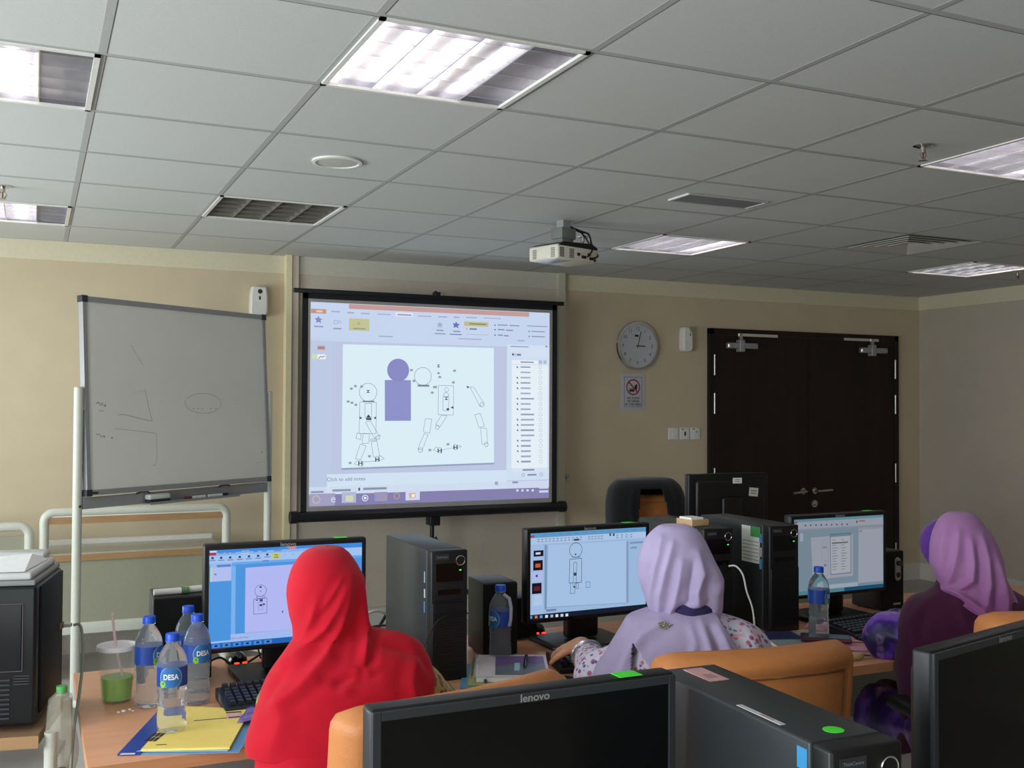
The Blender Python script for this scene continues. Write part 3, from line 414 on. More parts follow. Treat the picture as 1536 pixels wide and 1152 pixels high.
ART_TWO = [('r',0,0,1,1,'9dbce0',0),('r',0,0,1,0.055,'5c9ccc',1),('r',0,0.055,1,0.13,'b0c8ea',1),('r',0.002,0.0246,0.0325,0.0495,'b03c50',3),('r',0.1024,0.0163,0.1396,0.0275,'6a86b0',4),('r',0.169,0.0168,0.2066,0.0281,'6a86b0',4),('r',0.2363,0.0174,0.2742,0.0287,'6a86b0',4),('r',0.3042,0.0179,0.3425,0.0293,'6a86b0',4),('r',0.3728,0.0185,0.4114,0.0299,'6a86b0',4),('r',0.442,0.019,0.4811,0.0305,'6a86b0',4),('r',0.512,0.0196,0.5514,0.0311,'6a86b0',4),('r',0.5827,0.0202,0.6225,0.0318,'6a86b0',4),('r',0.654,0.0208,0.6943,0.0324,'6a86b0',4),('r',0.7261,0.0214,0.7668,0.0331,'6a86b0',4),('r',0.799,0.0219,0.84,0.0337,'6a86b0',4),('r',0.8726,0.0225,0.914,0.0344,'6a86b0',4),('r',0.9469,0.0231,0.9888,0.035,'6a86b0',4),('r',0.0575,0.0689,0.0744,0.0786,'7488ac',4),('r',0.0891,0.0692,0.106,0.0789,'7488ac',4),('r',0.1208,0.0695,0.1378,0.0792,'7488ac',4),('r',0.1526,0.0698,0.1697,0.0795,'7488ac',4),('r',0.1846,0.0701,0.2018,0.0798,'7488ac',4),('r',0.2168,0.0704,0.2341,0.0801,'7488ac',4),('r',0.2491,0.0707,0.2664,0.0804,'7488ac',4),('r',0.2816,0.071,0.299,0.0808,'7488ac',4),('r',0.3142,0.0713,0.3317,0.0811,'7488ac',4),('r',0.3469,0.0716,0.3645,0.0814,'7488ac',4),('r',0.3798,0.0719,0.3975,0.0817,'7488ac',4),('r',0.4129,0.0722,0.4307,0.0821,'7488ac',4),('r',0.4856,0.0729,0.5036,0.0828,'7488ac',4),('r',0.5131,0.0731,0.5311,0.0831,'7488ac',4),('r',0.5407,0.0734,0.5587,0.0833,'7488ac',4),('r',0.5683,0.0736,0.5865,0.0836,'7488ac',4),('r',0.5961,0.0739,0.6143,0.0839,'7488ac',4),('r',0.7336,0.0751,0.7521,0.0852,'7488ac',4),('r',0.7747,0.0755,0.7934,0.0856,'7488ac',4),('r',0.816,0.0759,0.8348,0.0861,'7488ac',4),('r',0.8576,0.0763,0.8765,0.0865,'7488ac',4),('r',0.0566,0.0955,0.0735,0.1051,'7488ac',4),('r',0.0882,0.0958,0.1051,0.1055,'7488ac',4),('r',0.1199,0.0962,0.1369,0.1058,'7488ac',4),('r',0.1517,0.0965,0.1688,0.1062,'7488ac',4),('r',0.1837,0.0969,0.2009,0.1066,'7488ac',4),('r',0.2159,0.0972,0.2331,0.107,'7488ac',4),('r',0.2482,0.0976,0.2655,0.1074,'7488ac',4),('r',0.2806,0.098,0.298,0.1078,'7488ac',4),('r',0.3132,0.0983,0.3307,0.1081,'7488ac',4),('r',0.346,0.0987,0.3635,0.1085,'7488ac',4),('r',0.3789,0.0991,0.3965,0.1089,'7488ac',4),('r',0.4119,0.0994,0.4297,0.1093,'7488ac',4),('r',0.4846,0.1002,0.5026,0.1102,'7488ac',4),('r',0.5121,0.1005,0.5301,0.1105,'7488ac',4),('r',0.5397,0.1008,0.5577,0.1108,'7488ac',4),('r',0.5673,0.1011,0.5855,0.1111,'7488ac',4),('r',0.5951,0.1015,0.6133,0.1115,'7488ac',4),('r',0.7325,0.103,0.7511,0.1131,'7488ac',4),('r',0.7736,0.1034,0.7923,0.1136,'7488ac',4),('r',0.815,0.1039,0.8338,0.1141,'7488ac',4),('r',0.8566,0.1044,0.8754,0.1146,'7488ac',4),('r',0.3642,0.0915,0.4083,0.1161,'404c68',5),('r',0.6716,0.0529,0.6861,0.084,'303c58',5),('r',0.7028,0.0554,0.7174,0.0866,'303c58',5),('r',0,0.13,0.11,1,'a4c0e6',1),('r',0.0273,0.2022,0.108,0.2713,'101420',4),('r',0.0234,0.316,0.1025,0.4326,'140a12',4),('r',0.0144,0.5796,0.0931,0.7037,'160c14',4),('r',0.0436,0.2241,0.0829,0.2483,'d8e0f0',5),('r',0.0406,0.3545,0.0834,0.3999,'c05c38',5),('r',0.0301,0.6182,0.0799,0.6693,'5c2030',5),('r',0.0188,0.4499,0.1012,0.5533,'b4c0ec',4),('c',0.0529,0.4966,0.0085,'4a3c8c',0.002,5,'4a3c8c'),('r',0.021,0.7188,0.0997,0.8436,'b4cbec',4),('r',0.0288,0.7401,0.0301,0.7851,'5c74a0',5),('r',0.1356,0.1424,0.1181,0.8953,'7c96bc',3),('p',[(0.144,0.1513),(0.8307,0.1519),(0.8337,0.9075),(0.1334,0.8729)],'a8c6ea',2),('l',[(0.144,0.1513),(0.1334,0.8729),(0.8337,0.9075),(0.8307,0.1519)],'5c6c88',0.0018,4),('c',0.3803,0.2268,0.054,'20283c',0.003,4,None),('r',0.3728,0.2679,0.3842,0.2858,'20283c',5),('l',[(0.3489,0.3074),(0.4162,0.314)],'20283c',0.003,4),('l',[(0.3287,0.3304),(0.4308,0.3281),(0.4295,0.6132),(0.3247,0.609),(0.3287,0.3304)],'20283c',0.003,4),('l',[(0.3629,0.3756),(0.3722,0.3682),(0.3898,0.3784),(0.3852,0.5076),(0.3611,0.509),(0.3629,0.3756)],'20283c',0.0025,4),('r',0.3617,0.4924,0.3874,0.5288,'38405c',5),('l',[(0.3605,0.5257),(0.3844,0.5284),(0.3854,0.6664),(0.3587,0.659),(0.3605,0.5257)],'20283c',0.0022,4),('l',[(0.3366,0.6104),(0.3754,0.6109),(0.3709,0.7356),(0.3351,0.7351),(0.3366,0.6104)],'20283c',0.0025,4),('l',[(0.3751,0.6192),(0.4022,0.6183),(0.4029,0.6812),(0.3759,0.6819)],'20283c',0.0022,4),('r',0.362,0.651,0.3763,0.6695,'20283c',5),('l',[(0.4689,0.6138),(0.5024,0.6136),(0.503,0.6811),(0.4695,0.6811),(0.4689,0.6138)],'38405c',0.0025,4),('r',0.8447,0.1618,0.8227,0.9017,'8ca4c8',3),('r',0.8572,0.1715,0.9858,0.1957,'8096b8',4),('r',0.8613,0.2325,0.9184,0.255,'8096b8',4),('r',0.1325,0.8973,0.2161,0.9217,'6c84a8',5),('r',0,0.945,1,1,'141c30',4),('r',-0.0041,0.9548,0.0175,0.9864,'4c9cd8',5),('r',0.0385,0.9566,0.0603,0.9883,'c87858',5),('r',0.08,0.9583,0.1019,0.9901,'6ca0d8',5),('r',0.1246,0.9602,0.1466,0.9921,'e8e8e8',5),('r',0.168,0.962,0.1902,0.994,'a0b8d8',5),('r',0.2103,0.9637,0.2326,0.9959,'e8e8e8',5),('r',0.2528,0.9655,0.2752,0.9978,'c8d8e8',5),('r',0.2941,0.9672,0.3167,0.9996,'d8e4f4',5)]
ART_THREE = [('r',0,0,1,1,'8ba2b2',0),('r',0,0,1,0.035,'6ea4b4',1),('r',0,0.035,1,0.13,'b0b6c6',1),('r',0.0024,0.0297,0.037,0.0499,'c04040',3),('r',0.7216,0.0578,0.7868,0.0768,'c07848',3),('r',0.1171,0.0719,0.1331,0.094,'5c6478',4),('r',0.174,0.0742,0.19,0.0963,'5c6478',4),('r',0.2311,0.0764,0.2471,0.0986,'5c6478',4),('r',0.2883,0.0787,0.3043,0.1009,'5c6478',4),('r',0.3456,0.081,0.3617,0.1033,'5c6478',4),('r',0.4031,0.0833,0.4191,0.1056,'5c6478',4),('r',0.4607,0.0856,0.4768,0.1079,'5c6478',4),('r',0.5185,0.0879,0.5345,0.1102,'5c6478',4),('r',0.5763,0.0902,0.5924,0.1126,'5c6478',4),('r',0.6875,0.0619,0.7012,0.0897,'3c4458',4),('r',0,0.13,1,0.155,'98a4b4',1),('r',0.0657,0.1838,0.1021,0.2921,'b4bcd0',3),('p',[(0.1827,0.2489),(0.6507,0.245),(0.65,0.8052),(0.206,0.8111)],'b2b8c8',2),('c',0.3283,0.3356,0.027,'848c9c',0.0015,4,None),('r',0.3072,0.3826,0.3586,0.3957,'848c9c',4),('l',[(0.3022,0.409),(0.3707,0.4069),(0.3719,0.5637),(0.3016,0.5654),(0.3022,0.409)],'848c9c',0.0013,4),('l',[(0.3178,0.5742),(0.3748,0.5717),(0.3715,0.7678),(0.3179,0.7715),(0.3178,0.5742)],'848c9c',0.0013,4),('r',0.329,0.6143,0.3506,0.6471,'7c8494',4),('p',[(0.3933,0.2245),(0.6242,0.2209),(0.6247,0.759),(0.4006,0.7628)],'a8b4c0',3),('l',[(0.3933,0.2245),(0.6242,0.2209),(0.6247,0.759),(0.4006,0.7628),(0.3933,0.2245)],'5c6c7c',0.004,5),('p',[(0.3984,0.261),(0.6186,0.2571),(0.6178,0.7481),(0.405,0.7525)],'c0c6d0',4),('r',0.3966,0.2179,0.6206,0.2599,'7c98a8',4),('r',0.4139,0.2966,0.4554,0.3051,'8c8c98',5),('r',0.5183,0.3012,0.5494,0.3093,'8c8c98',5),('r',0.4142,0.3328,0.4692,0.3419,'8c8c98',5),('r',0.5185,0.3374,0.5674,0.3464,'8c8c98',5),('r',0.4144,0.3689,0.4621,0.3777,'8c8c98',5),('r',0.5186,0.3736,0.5539,0.382,'8c8c98',5),('r',0.4147,0.4049,0.4758,0.4145,'8c8c98',5),('r',0.5188,0.4098,0.5719,0.4189,'8c8c98',5),('r',0.4149,0.4409,0.4688,0.4502,'8c8c98',5),('r',0.519,0.4459,0.5584,0.4544,'8c8c98',5),('r',0.4152,0.4769,0.4617,0.4858,'8c8c98',5),('r',0.5192,0.4819,0.5763,0.4913,'8c8c98',5),('r',0.4155,0.5128,0.4754,0.5223,'8c8c98',5),('r',0.5194,0.5178,0.5629,0.5266,'8c8c98',5),('r',0.4157,0.5486,0.4684,0.5578,'8c8c98',5),('r',0.5195,0.5537,0.5808,0.5634,'8c8c98',5),('r',0.416,0.5844,0.4614,0.5933,'8c8c98',5),('r',0.5197,0.5896,0.5673,0.5986,'8c8c98',5),('r',0.4163,0.6201,0.4751,0.6297,'8c8c98',5),('r',0.5199,0.6254,0.554,0.6337,'8c8c98',5),('r',0.4165,0.6558,0.468,0.665,'8c8c98',5),('r',0.5201,0.6611,0.5718,0.6704,'8c8c98',5),('r',0.4168,0.6914,0.461,0.7003,'8c8c98',5),('r',0.5203,0.6968,0.5584,0.7054,'8c8c98',5),('r',0.4126,0.334,0.5909,0.3528,'74747c',6),('p',[(0.7142,0.1637),(0.9948,0.1589),(0.9958,0.9114),(0.7084,0.911)],'b4b8c8',2),('r',0.7201,0.2019,0.7524,0.2141,'808898',4),('r',0.7218,0.1586,0.9935,0.1861,'a4acbc',3),('p',[(0.2056,0.8956),(0.706,0.8925),(0.7026,0.9762),(0.2032,0.9797)],'b4c4d0',3),('r',0,0.95,1,1,'1c5c84',4),('r',0,0.95,0.55,1,'5c98a4',5)]
def art_mesh(name, art, w, h, parent, strength=1.0, y=0.0, dz=.00012):
    """picture shown on a screen: local x 0..w, z 0..-h, read from -y"""
    b = MB()
    asp = w/h
    def P(u, v, l): return (u*w, y-l*dz, -v*h)
    def stroke(pts, c, wd, l):
        m = emat(c, strength); hw = wd*w/2*1.15
        for (a, q) in zip(pts[:-1], pts[1:]):
            A = Vector((a[0]*w, -a[1]*h)); B = Vector((q[0]*w, -q[1]*h)); d = B-A
            if d.length < 1e-6: continue
            d.normalize(); n = Vector((-d.y, d.x))*hw; A = A-d*hw*.5; B = B+d*hw*.5
            b.add([(p.x, y-l*dz, p.y) for p in (A+n, A-n, B-n, B+n)], [(0, 1, 2, 3)], m)
    for e in art:
        k = e[0]
        if k == 'r':
            _, u0, v0, u1, v1, c, l = e
            if u0 > u1: u0, u1 = u1, u0
            if v0 > v1: v0, v1 = v1, v0
            u0, v0, u1, v1 = [min(1, max(0, t)) for t in (u0, v0, u1, v1)]
            b.add([P(u0, v0, l), P(u0, v1, l), P(u1, v1, l), P(u1, v0, l)], [(0, 1, 2, 3)], emat(c, strength))
        elif k == 'p': b.add([P(u, v, e[3]) for u, v in e[1]], [tuple(range(len(e[1])))], emat(e[2], strength))
        elif k == 'l': stroke(e[1], e[2], e[3], e[4])
        elif k == 'c':
            _, u, v, ru, c, wd, l, fill = e; n = 40; rv = ru*asp
            ring = [(u+ru*math.cos(2*PI*i/n), v+rv*math.sin(2*PI*i/n)) for i in range(n+1)]
            if fill: b.add([P(p, q, l-.5) for p, q in ring[:-1]], [tuple(range(n))], emat(fill, strength))
            stroke(ring, c, wd, l)
        elif k == 't':
            _, t, u, v, hh, c, l = e; b.text(t, u*w, -v*h, hh*h, emat(c, strength), 'xz', off=y-l*dz)
    return b.build(name, parent, False)

LOGO = mat('silver_print', (170, 170, 172), .4, .4)
def monitor(loc, rz, label, art=None, aw=.408, ah=.255, strength=1.0, group=None, sticker=True, blank=False, tilt=0, stickers_back=False):
    """19 inch desktop monitor; origin on the table under the panel, screen towards -y"""
    t = thing('computer_monitor', label, 'monitor', loc, rz, group)
    Z0, Z1, hw = .085, .368, .217
    b = MB(); b.box(-hw, hw, -.012, .022, Z0, Z1, M['black'], .006); b.box(-hw+.03, hw-.03, .02, .045, Z0+.03, Z1-.03, M['black'], .012)
    b.build('casing', t)
    cz = Z1-.0145
    b = MB(); y = -.0125
    for (x0, x1, z0, z1) in ((-hw+.002, -aw/2, Z0+.003, Z1-.003), (aw/2, hw-.002, Z0+.003, Z1-.003), (-aw/2, aw/2, Z0+.003, cz-ah+.0), (-aw/2, aw/2, cz, Z1-.003)):
        b.box(x0, x1, y-.003, y+.002, z0, z1, M['dgrey'] if blank else M['black'])
    b.build('bezel', t, False, bevel=.001)
    if art:
        d = art_mesh('screen', art, aw, ah, t, strength); d.location = (-aw/2, y-.0002, cz)
    else:
        b = MB(); b.box(-aw/2, aw/2, y-.0008, y, cz-ah, cz, M['blackgloss']); b.build('screen', t, False)
    b = MB(); b.text('lenovo', .0, Z1-.0085, .014, LOGO, off=y-.0035, bold=True, sx=1.1); lo = b.build('logo', t, False)
    b = MB(); b.text('ThinkVision', -hw+.038, Z0+.012, .007, mat('red_print', (170, 30, 40), .5), off=y-.0035); b.build('maker_text', t, False)
    if sticker:
        b = MB(); b.box(.13, .165, -.010, .015, Z1+.0004, Z1+.0012, mat('green_sticker', (80, 235, 60), .5)); s = b.build('sticker', t, False); s['label'] = 'bright green sticker on the top edge'
    b = MB(); b.box(-.055, .055, .022, .06, .02, .26, M['black'], .01); b.build('stand_neck', t)
    b = MB(); b.box(-.13, .13, -.06, .14, 0, .018, M['black'], .007); b.build('stand_base', t)
    if stickers_back:
        for (x, z, r, w, h, c) in ((-.03, .335, 0, .05, .026, 'f0f0f0'), (-.12, .28, -6, .05, .04, 'd8d4c4')):
            k = MB(); k.T = Matrix.Translation((x, .0232 if False else .0462, z)) @ Matrix.Rotation(R(r), 4, 'Y')
            k.box(-w/2, w/2, 0, .0008, -h/2, h/2, mat('sticker_'+c, [int(c[i:i+2], 16) for i in (0, 2, 4)], .6))
            for q in range(2): k.box(-w*.3, w*.3, .0008, .0010, -h*.2+q*h*.3, -h*.2+q*h*.3+h*.08, M['dgrey'])
            k.build('paper_label', t, False)
    return t
def tower(loc, rz, label, group=None, stickers=(), w=.105, d=.385, h=.345, green=False, top=()):
    """small desktop computer standing upright, front towards -y, origin at centre of the front bottom edge"""
    t = thing('computer_tower', label, 'computer', loc, rz, group)
    b = MB(); b.box(-w/2, w/2, .035, d, .004, h, M['towermetal'], .004); b.build('case', t)
    b = MB(); b.box(-w/2, w/2, 0, .035, .0, h, M['black'], .005)
    b.box(-w/2+.003, w/2-.003, -.004, 0, .0, h*.60, M['black'], .002)
    for k in range(26):
        z = .02+k*h*.57/26; b.box(-w/2+.008, w/2-.008, -.0062, -.004, z, z+.0032, M['black'])
    b.build('front_panel', t)
    b = MB(); b.box(-w/2+.014, w/2-.014, -.001, 0, h*.76, h*.90, M['blackgloss']); b.build('drive_bay', t, False)
    b = MB(); b.lathe([(.0135, 0), (.0135, .002), (.0125, .0026), (.0115, .002), (.0115, 0)], M['chrome']); b.lathe([(0, 0), (.0114, 0), (.0114, .0012), (0, .0012)], M['black'])
    p = b.build('power_button', t); p.location = (w/2-.022, -.0005, h-.028); p.rotation_euler = (R(90), 0, 0)
    b = MB(); b.box(-w/2+.02, w/2-.02, -.0015, .0, h*.66, h*.70, M['blackgloss']); b.build('card_slot', t, False)
    for q in (.47, .36): b = MB(); b.box(-w/2+.016, -w/2+.028, -.002, 0, h*q, h*(q+.04), M['dgrey']); b.build('port', t, False)
    b = MB(); b.box(w/2-.025, w/2-.019, -.0015, -.0005, h-.055, h-.052, emat('#40ff40', 1.5)); b.build('power_led', t, False)
    b = MB(); b.box(-w/2+.012, -w/2+.05, -.0012, 0, h-.024, h-.010, M['dgrey']); b.text('ThinkCentre', -w/2+.031, h-.017, .0058, LOGO, off=-.0016); b.build('name_plate', t, False)
    for s in stickers:
        side, y0, y1, z0, z1, c, kind = s
        b = MB(); cm = mat('sticker_'+c, [int(c[i:i+2], 16) for i in (0, 2, 4)], .45)
        x = -w/2-.0008 if side == 'l' else w/2
        b.box(x, x+.0008, y0, y1, z0, z1, cm)
        if kind == 'energy':
            b.box(x-.0003, x, y0, y0+(y1-y0)*.5, z1-(z1-z0)*.28, z1, mat('green_print', (70, 150, 80), .5))
            for q in range(6): 
                zz = z0+(z1-z0)*(.08+.1*q); b.box(x-.0003, x, y0+.004, y1-.004, zz, zz+.0015, M['dgrey'])
        b.build('sticker', t, False)
    for (x0, x1, y0, y1, c) in top:
        b = MB(); b.box(x0, x1, y0, y1, h, h+.0007, mat('sticker_'+c, [int(c[i:i+2], 16) for i in (0, 2, 4)], .5))
        b.box(x0+(x1-x0)*.25, x0+(x1-x0)*.75, y0+(y1-y0)*.2, y0+(y1-y0)*.5, h+.0007, h+.0009, mat('faded_print', (170, 140, 140), .6)) if (y1-y0) > .04 else None
        b.build('sticker', t, False)
    return t
def keyboard(loc, rz, label, group=None, palm=False):
    t = thing('keyboard', label, 'keyboard', loc, rz, group)
    b = MB(); w, d = .44, .155
    b.prism([(-d/2, 0), (-d/2, .014), (-d*.1, .022), (d/2-.02, .030), (d/2, .026), (d/2, 0)], -w/2, w/2, M['black'], 'x'); b.build('body', t, bevel=.002)
    k = MB(); km = mat('key_plastic', (26, 26, 28), .35)
    rows = 6
    for r in range(rows):
        y = -d/2+.018+r*.0195; z = .0165+r*.0022 + (.003 if r == 5 else 0)
        y += .006 if r == 5 else 0
        x = -w/2+.012
        while x < w/2-.026:
            kw = .0165
            if r == 0 and -.13 < x < -.03: kw = .11
            gap = .0025
            if abs(x-.075) < .009 or abs(x-.137) < .009: x += .008
            k.add([(x, y, z), (x+kw, y, z), (x+kw, y+.0165, z+.001), (x, y+.0165, z+.001), (x+.002, y+.002, z+.008), (x+kw-.002, y+.002, z+.008), (x+kw-.002, y+.0145, z+.0095), (x+.002, y+.0145, z+.0095)],
                  [(0, 1, 5, 4), (1, 2, 6, 5), (2, 3, 7, 6), (3, 0, 4, 7), (4, 5, 6, 7)], km)
            x += kw+gap
    k.build('keys', t, False)
    if palm:
        b = MB(); b.box(-w/2, w/2, -d/2-.07, -d/2, .0, .013, M['dgrey'], .005); b.build('palm_rest', t)
    return t
def speaker(loc, rz, label, w=.105, d=.15, h=.215, panel=False, group=None):
    t = thing('desktop_speaker', label, 'speaker', loc, rz, group)
    b = MB(); b.box(-w/2, w/2, .008, d, .004, h, M['black'], .004); b.build('cabinet', t)
    b = MB(); b.box(-w/2+.002, w/2-.002, 0, .008, .006, h-.002, mat('speaker_cloth', (12, 12, 13), .9, bump=.4, bscale=1500), .002); b.build('grille', t)
    b = MB()
    for sx in (-1, 1):
        for sy in (.02, d-.02): b.cyl((sx*(w/2-.015), sy, 0), (sx*(w/2-.015), sy, .004), .006, M['dgrey'], 12)
    b.build('feet', t)
    if panel:
        pts = [(.014*math.cos(a)+.0, (.028 if math.sin(a) > 0 else -.028)+.014*math.sin(a)) for a in [2*PI*i/32 for i in range(32)]]
        b = MB(); b.prism([(x+.018, z+h-.065) for x, z in pts], -.005, .0005, M['alu']); b.build('control_panel', t, bevel=.0015)
        b = MB(); b.lathe([(0, .0), (.0095, 0), (.0095, .012), (.008, .014), (0, .014)], M['dgrey']); kn = b.build('volume_knob', t); kn.location = (.018, -.005, h-.044); kn.rotation_euler = (R(90), 0, 0)
        b = MB(); b.lathe([(0, .0), (.010, 0), (.010, .002), (0, .001)], M['black']); kn = b.build('headphone_socket', t); kn.location = (.018, -.0045, h-.086); kn.rotation_euler = (R(90), 0, 0)
        b = MB(); b.box(-.002, .034, -.0012, 0, .022, .028, LOGO); b.build('badge', t, False)
    return t
# ------------------------------------------------------------------ tripod projection screen
SX0, SX1, SY = 1.487, 3.225, 6.25
t = thing('projection_screen', 'portable tripod projection screen with black borders showing a slide editor', 'projector screen', ((SX0+SX1)/2, SY, 0))
cx = (SX0+SX1)/2
fab = mat('screen_fabric', (158, 152, 150), .8)
def L(x): return x-cx
b = MB(); b.box(L(SX0), L(SX1), .0, .003, .80, 2.17, fab); b.build('fabric', t, False)
bm_ = mat('screen_border_black', (14, 14, 20), .7)
b = MB(); b.box(L(SX0)-.006, L(SX0)+.030, -.002, -.0005, .80, 2.17, bm_); b.box(L(SX1)-.030, L(SX1)+.006, -.002, -.0005, .80, 2.17, bm_); b.box(L(SX0), L(SX1), -.002, -.0005, 2.125, 2.17, bm_)
b.build('border', t, False)
b = MB(); b.box(L(SX0)-.06, L(SX1)+.055, -.012, .014, 2.158, 2.185, M['blackmetal'], .004); b.build('top_bar', t)
b = MB(); b.cyl((L(SX0)-.055, .0, .79), (L(SX1)+.055, .0, .79), .033, M['blackmetal'], 28)
b.cyl((L(SX0)-.07, .0, .79), (L(SX0)-.03, .0, .79), .038, M['black'], 28); b.cyl((L(SX1)+.03, .0, .79), (L(SX1)+.07, .0, .79), .038, M['black'], 28); b.build('roller_case', t)
b = MB(); b.cyl((.0, .06, .30), (.0, .06, 2.19), .014, M['blackmetal'], 14); b.build('pole', t)
b = MB(); b.tube([(-.0, .05, 2.19), (-.0, .02, 2.205), (-.0, .0, 2.19)], .012, M['blackmetal'], 10); b.box(-.02, .02, -.02, .03, 2.18, 2.205, M['black'], .004); b.tube([(.02, .0, 2.20), (.05, 0, 2.205), (.055, 0, 2.19), (.03, 0, 2.18)], .003, M['chrome'], 6); b.build('hook', t)
b = MB(); b.box(-.035, .035, .0, .09, .70, .77, M['black'], .006); b.build('clamp', t)
for a in (200, 325, 85):
    dx, dy = math.cos(R(a)), math.sin(R(a)); b = MB()
    b.tube([(dx*.02, .06+dy*.02, .62), (dx*.44, .06+dy*.20, .02)], .010, M['blackmetal'], 10); b.tube([(dx*.22, .06+dy*.11, .30), (dx*.015, .06+dy*.015, .36)], .006, M['blackmetal'], 8)
    b.lathe([(0, 0), (.014, 0), (.014, .03), (0, .03)], M['black'], (dx*.44, .06+dy*.20, 0), 12); b.build('leg', t)
d = art_mesh('glowing_slide_image', ART_PROJ, 1.640, 1.253, t, .92, dz=.0004); d.location = (L(1.533), -.0008, 2.105)  # picture glows by itself, standing in for the light thrown onto the fabric
d.data.transform(Matrix.Identity(4))

# ------------------------------------------------------------------ ceiling projector
t = thing('projector', 'white and black projector hanging from a grey ceiling mount with looping cables', 'projector', (2.475, 4.72, 2.43), R(18)); t.scale = (.86, .82, .92)
wp = mat('projector_white', (222, 216, 200), .45)
b = MB(); b.box(-.03, .03, -.03, .03, -.05, 0, M['alu']); b.box(-.06, .06, -.05, .05, -.105, -.045, mat('mount_grey', (118, 122, 116), .5), .004); b.box(-.05, .05, -.04, .04, -.135, -.1, mat('mount_grey', (118, 122, 116), .5), .006); b.build('ceiling_mount', t)
b = MB(); b.box(-.17, .17, -.13, .13, -.235, -.155, wp, .012); b.build('housing', t)
b = MB(); b.prism([(-.17, -.165), (-.12, -.14), (.12, -.13), (.17, -.150), (.17, -.165)], -.13, .13, M['black']); b.build('top_cover', t, bevel=.004)
b = MB()
for q in range(5):
    for r in range(6): b.box(-.155+q*.007, -.151+q*.007, -.1315, -.129, -.225+r*.009, -.219+r*.009, M['black']); b.box(-.075+q*.008, -.071+q*.008, -.1315, -.129, -.225+r*.009, -.219+r*.009, M['black'])
b.T = Matrix.Identity(4)
for q in range(3):
    for r in range(6): b.box(-.1715, -.169, -.10+q*.012, -.093+q*.012, -.225+r*.009, -.220+r*.009, M['black']); b.box(-.1715, -.169, .06+q*.012, .067+q*.012, -.225+r*.009, -.220+r*.009, M['black'])
b.build('vent_slots', t, False)
b = MB()
for x, w_, z in ((.0, .02, -.2), (.045, .035, -.212), (.09, .02, -.195), (.11, .03, -.216), (.14, .012, -.222)): b.box(x-w_/2, x+w_/2, -.138, -.129, z-.008, z+.008, M['black'], .002)
b.build('connectors', t)
b = MB(); b.lathe([(0, 0), (.035, 0), (.038, .012), (.03, .02), (0, .022)], M['blackgloss']); ln = b.build('lens', t); ln.location = (-.09, .13, -.195); ln.rotation_euler = (R(-90), 0, 0)
b = MB(); b.box(-.155, -.03, -.10, .10, -.2375, -.2345, mat('under_cover', (196, 204, 220), .25), .001); b.build('underside_cover', t)
for pts in ([(.02, 0, -.02), (.09, -.05, -.05), (.14, -.08, -.07), (.15, -.09, -.12), (.11, -.14, -.17), (.06, -.15, -.21)],
            [(.02, 0, -.02), (.10, -.04, -.055), (.17, -.05, -.06), (.19, -.06, -.12), (.185, -.1, -.17), (.15, -.15, -.2), (.10, -.15, -.217)],
            [(.02, .01, -.02), (.11, -.03, -.05), (.16, -.05, -.10), (.18, -.07, -.16), (.17, -.1, -.18)]):
    q = MB(); P = [Vector(p) for p in pts]; out = []
    for i in range(len(P)-1):
        for k in range(6):
            s = k/6; p0 = P[max(i-1, 0)]; p3 = P[min(i+2, len(P)-1)]
            out.append(.5*((2*P[i])+(-p0+P[i+1])*s+(2*p0-5*P[i]+4*P[i+1]-p3)*s*s+(-p0+3*P[i]-3*P[i+1]+p3)*s**3))
    out.append(P[-1]); q.tube(out, .005, M['black'], 8); q.build('cable', t)
# the projector's own beam
d = bpy.data.lights.new('projector_beam', 'SPOT'); d.energy = 9; d.spot_size = R(52); d.spot_blend = .3; d.color = (.85, .92, 1); d.shadow_soft_size = .02
o = bpy.data.objects.new('projector_beam', d); o.location = (2.44, 4.90, 2.22); o.rotation_euler = (Vector((2.36, 6.25, 1.48))-Vector((2.44, 4.90, 2.22))).to_track_quat('-Z', 'Y').to_euler(); col.objects.link(o)

# ------------------------------------------------------------------ whiteboard on its stand
A = Vector((.193, 5.277, 0)); B_ = Vector((1.227, 5.979, 0)); WL = (B_-A).length; ang = math.atan2((B_-A).y, (B_-A).x)
t = thing('whiteboard', 'mobile whiteboard with faint marker sketches, tilted back on a white tube stand', 'whiteboard', A, ang)
wb = mat('whiteboard_enamel', (226, 224, 216), .3, noise=.02, nscale=3, spec=.4)
TB = Matrix.Translation((WL/2, 0, 1.512)) @ Matrix.Rotation(R(-3.3), 4, 'X')
hw, hh = .592, .462
b = MB(); b.T = TB; b.box(-hw, hw, -.008, .012, -hh, hh, wb); b.build('panel', t, False)
b = MB(); b.T = TB
for sx in (-1, 1): b.box(sx*hw-.011, sx*hw+.011, -.016, .016, -hh-.011, hh+.011, M['alu'])
for sz in (-1, 1): b.box(-hw, hw, -.016, .016, sz*hh-.013, sz*hh+.013, M['alu'])
for sx in (-1, 1):
    for sz in (-1, 1): b.box(sx*hw-.016, sx*hw+.016, -.019, .019, sz*hh-.016, sz*hh+.016, M['dgrey'])
b.build('frame', t, False, bevel=.001)
b = MB(); ink = mat('dry_marker_ink', (176, 174, 172), .7); ink2 = mat('dark_marker_ink', (128, 124, 126), .7)
def mk(pts, m=ink, w=.0018):
    for (x, z), (x2, z2) in zip(pts[:-1], pts[1:]):
        p, q = Vector((x-WL/2, z-1.512)), Vector((x2-WL/2, z2-1.512)); d = (q-p)
        if d.length < 1e-6: continue
        n = Vector((-d.y, d.x)).normalized()*w
        T0 = b.T; b.T = TB; b.add([(v.x, -.0086, v.y) for v in (p+n, p-n, q-n, q+n)], [(0, 1, 2, 3)], m); b.T = T0
mk([(.30, 1.764), (.33, 1.72), (.37, 1.667)], ink, .0012)
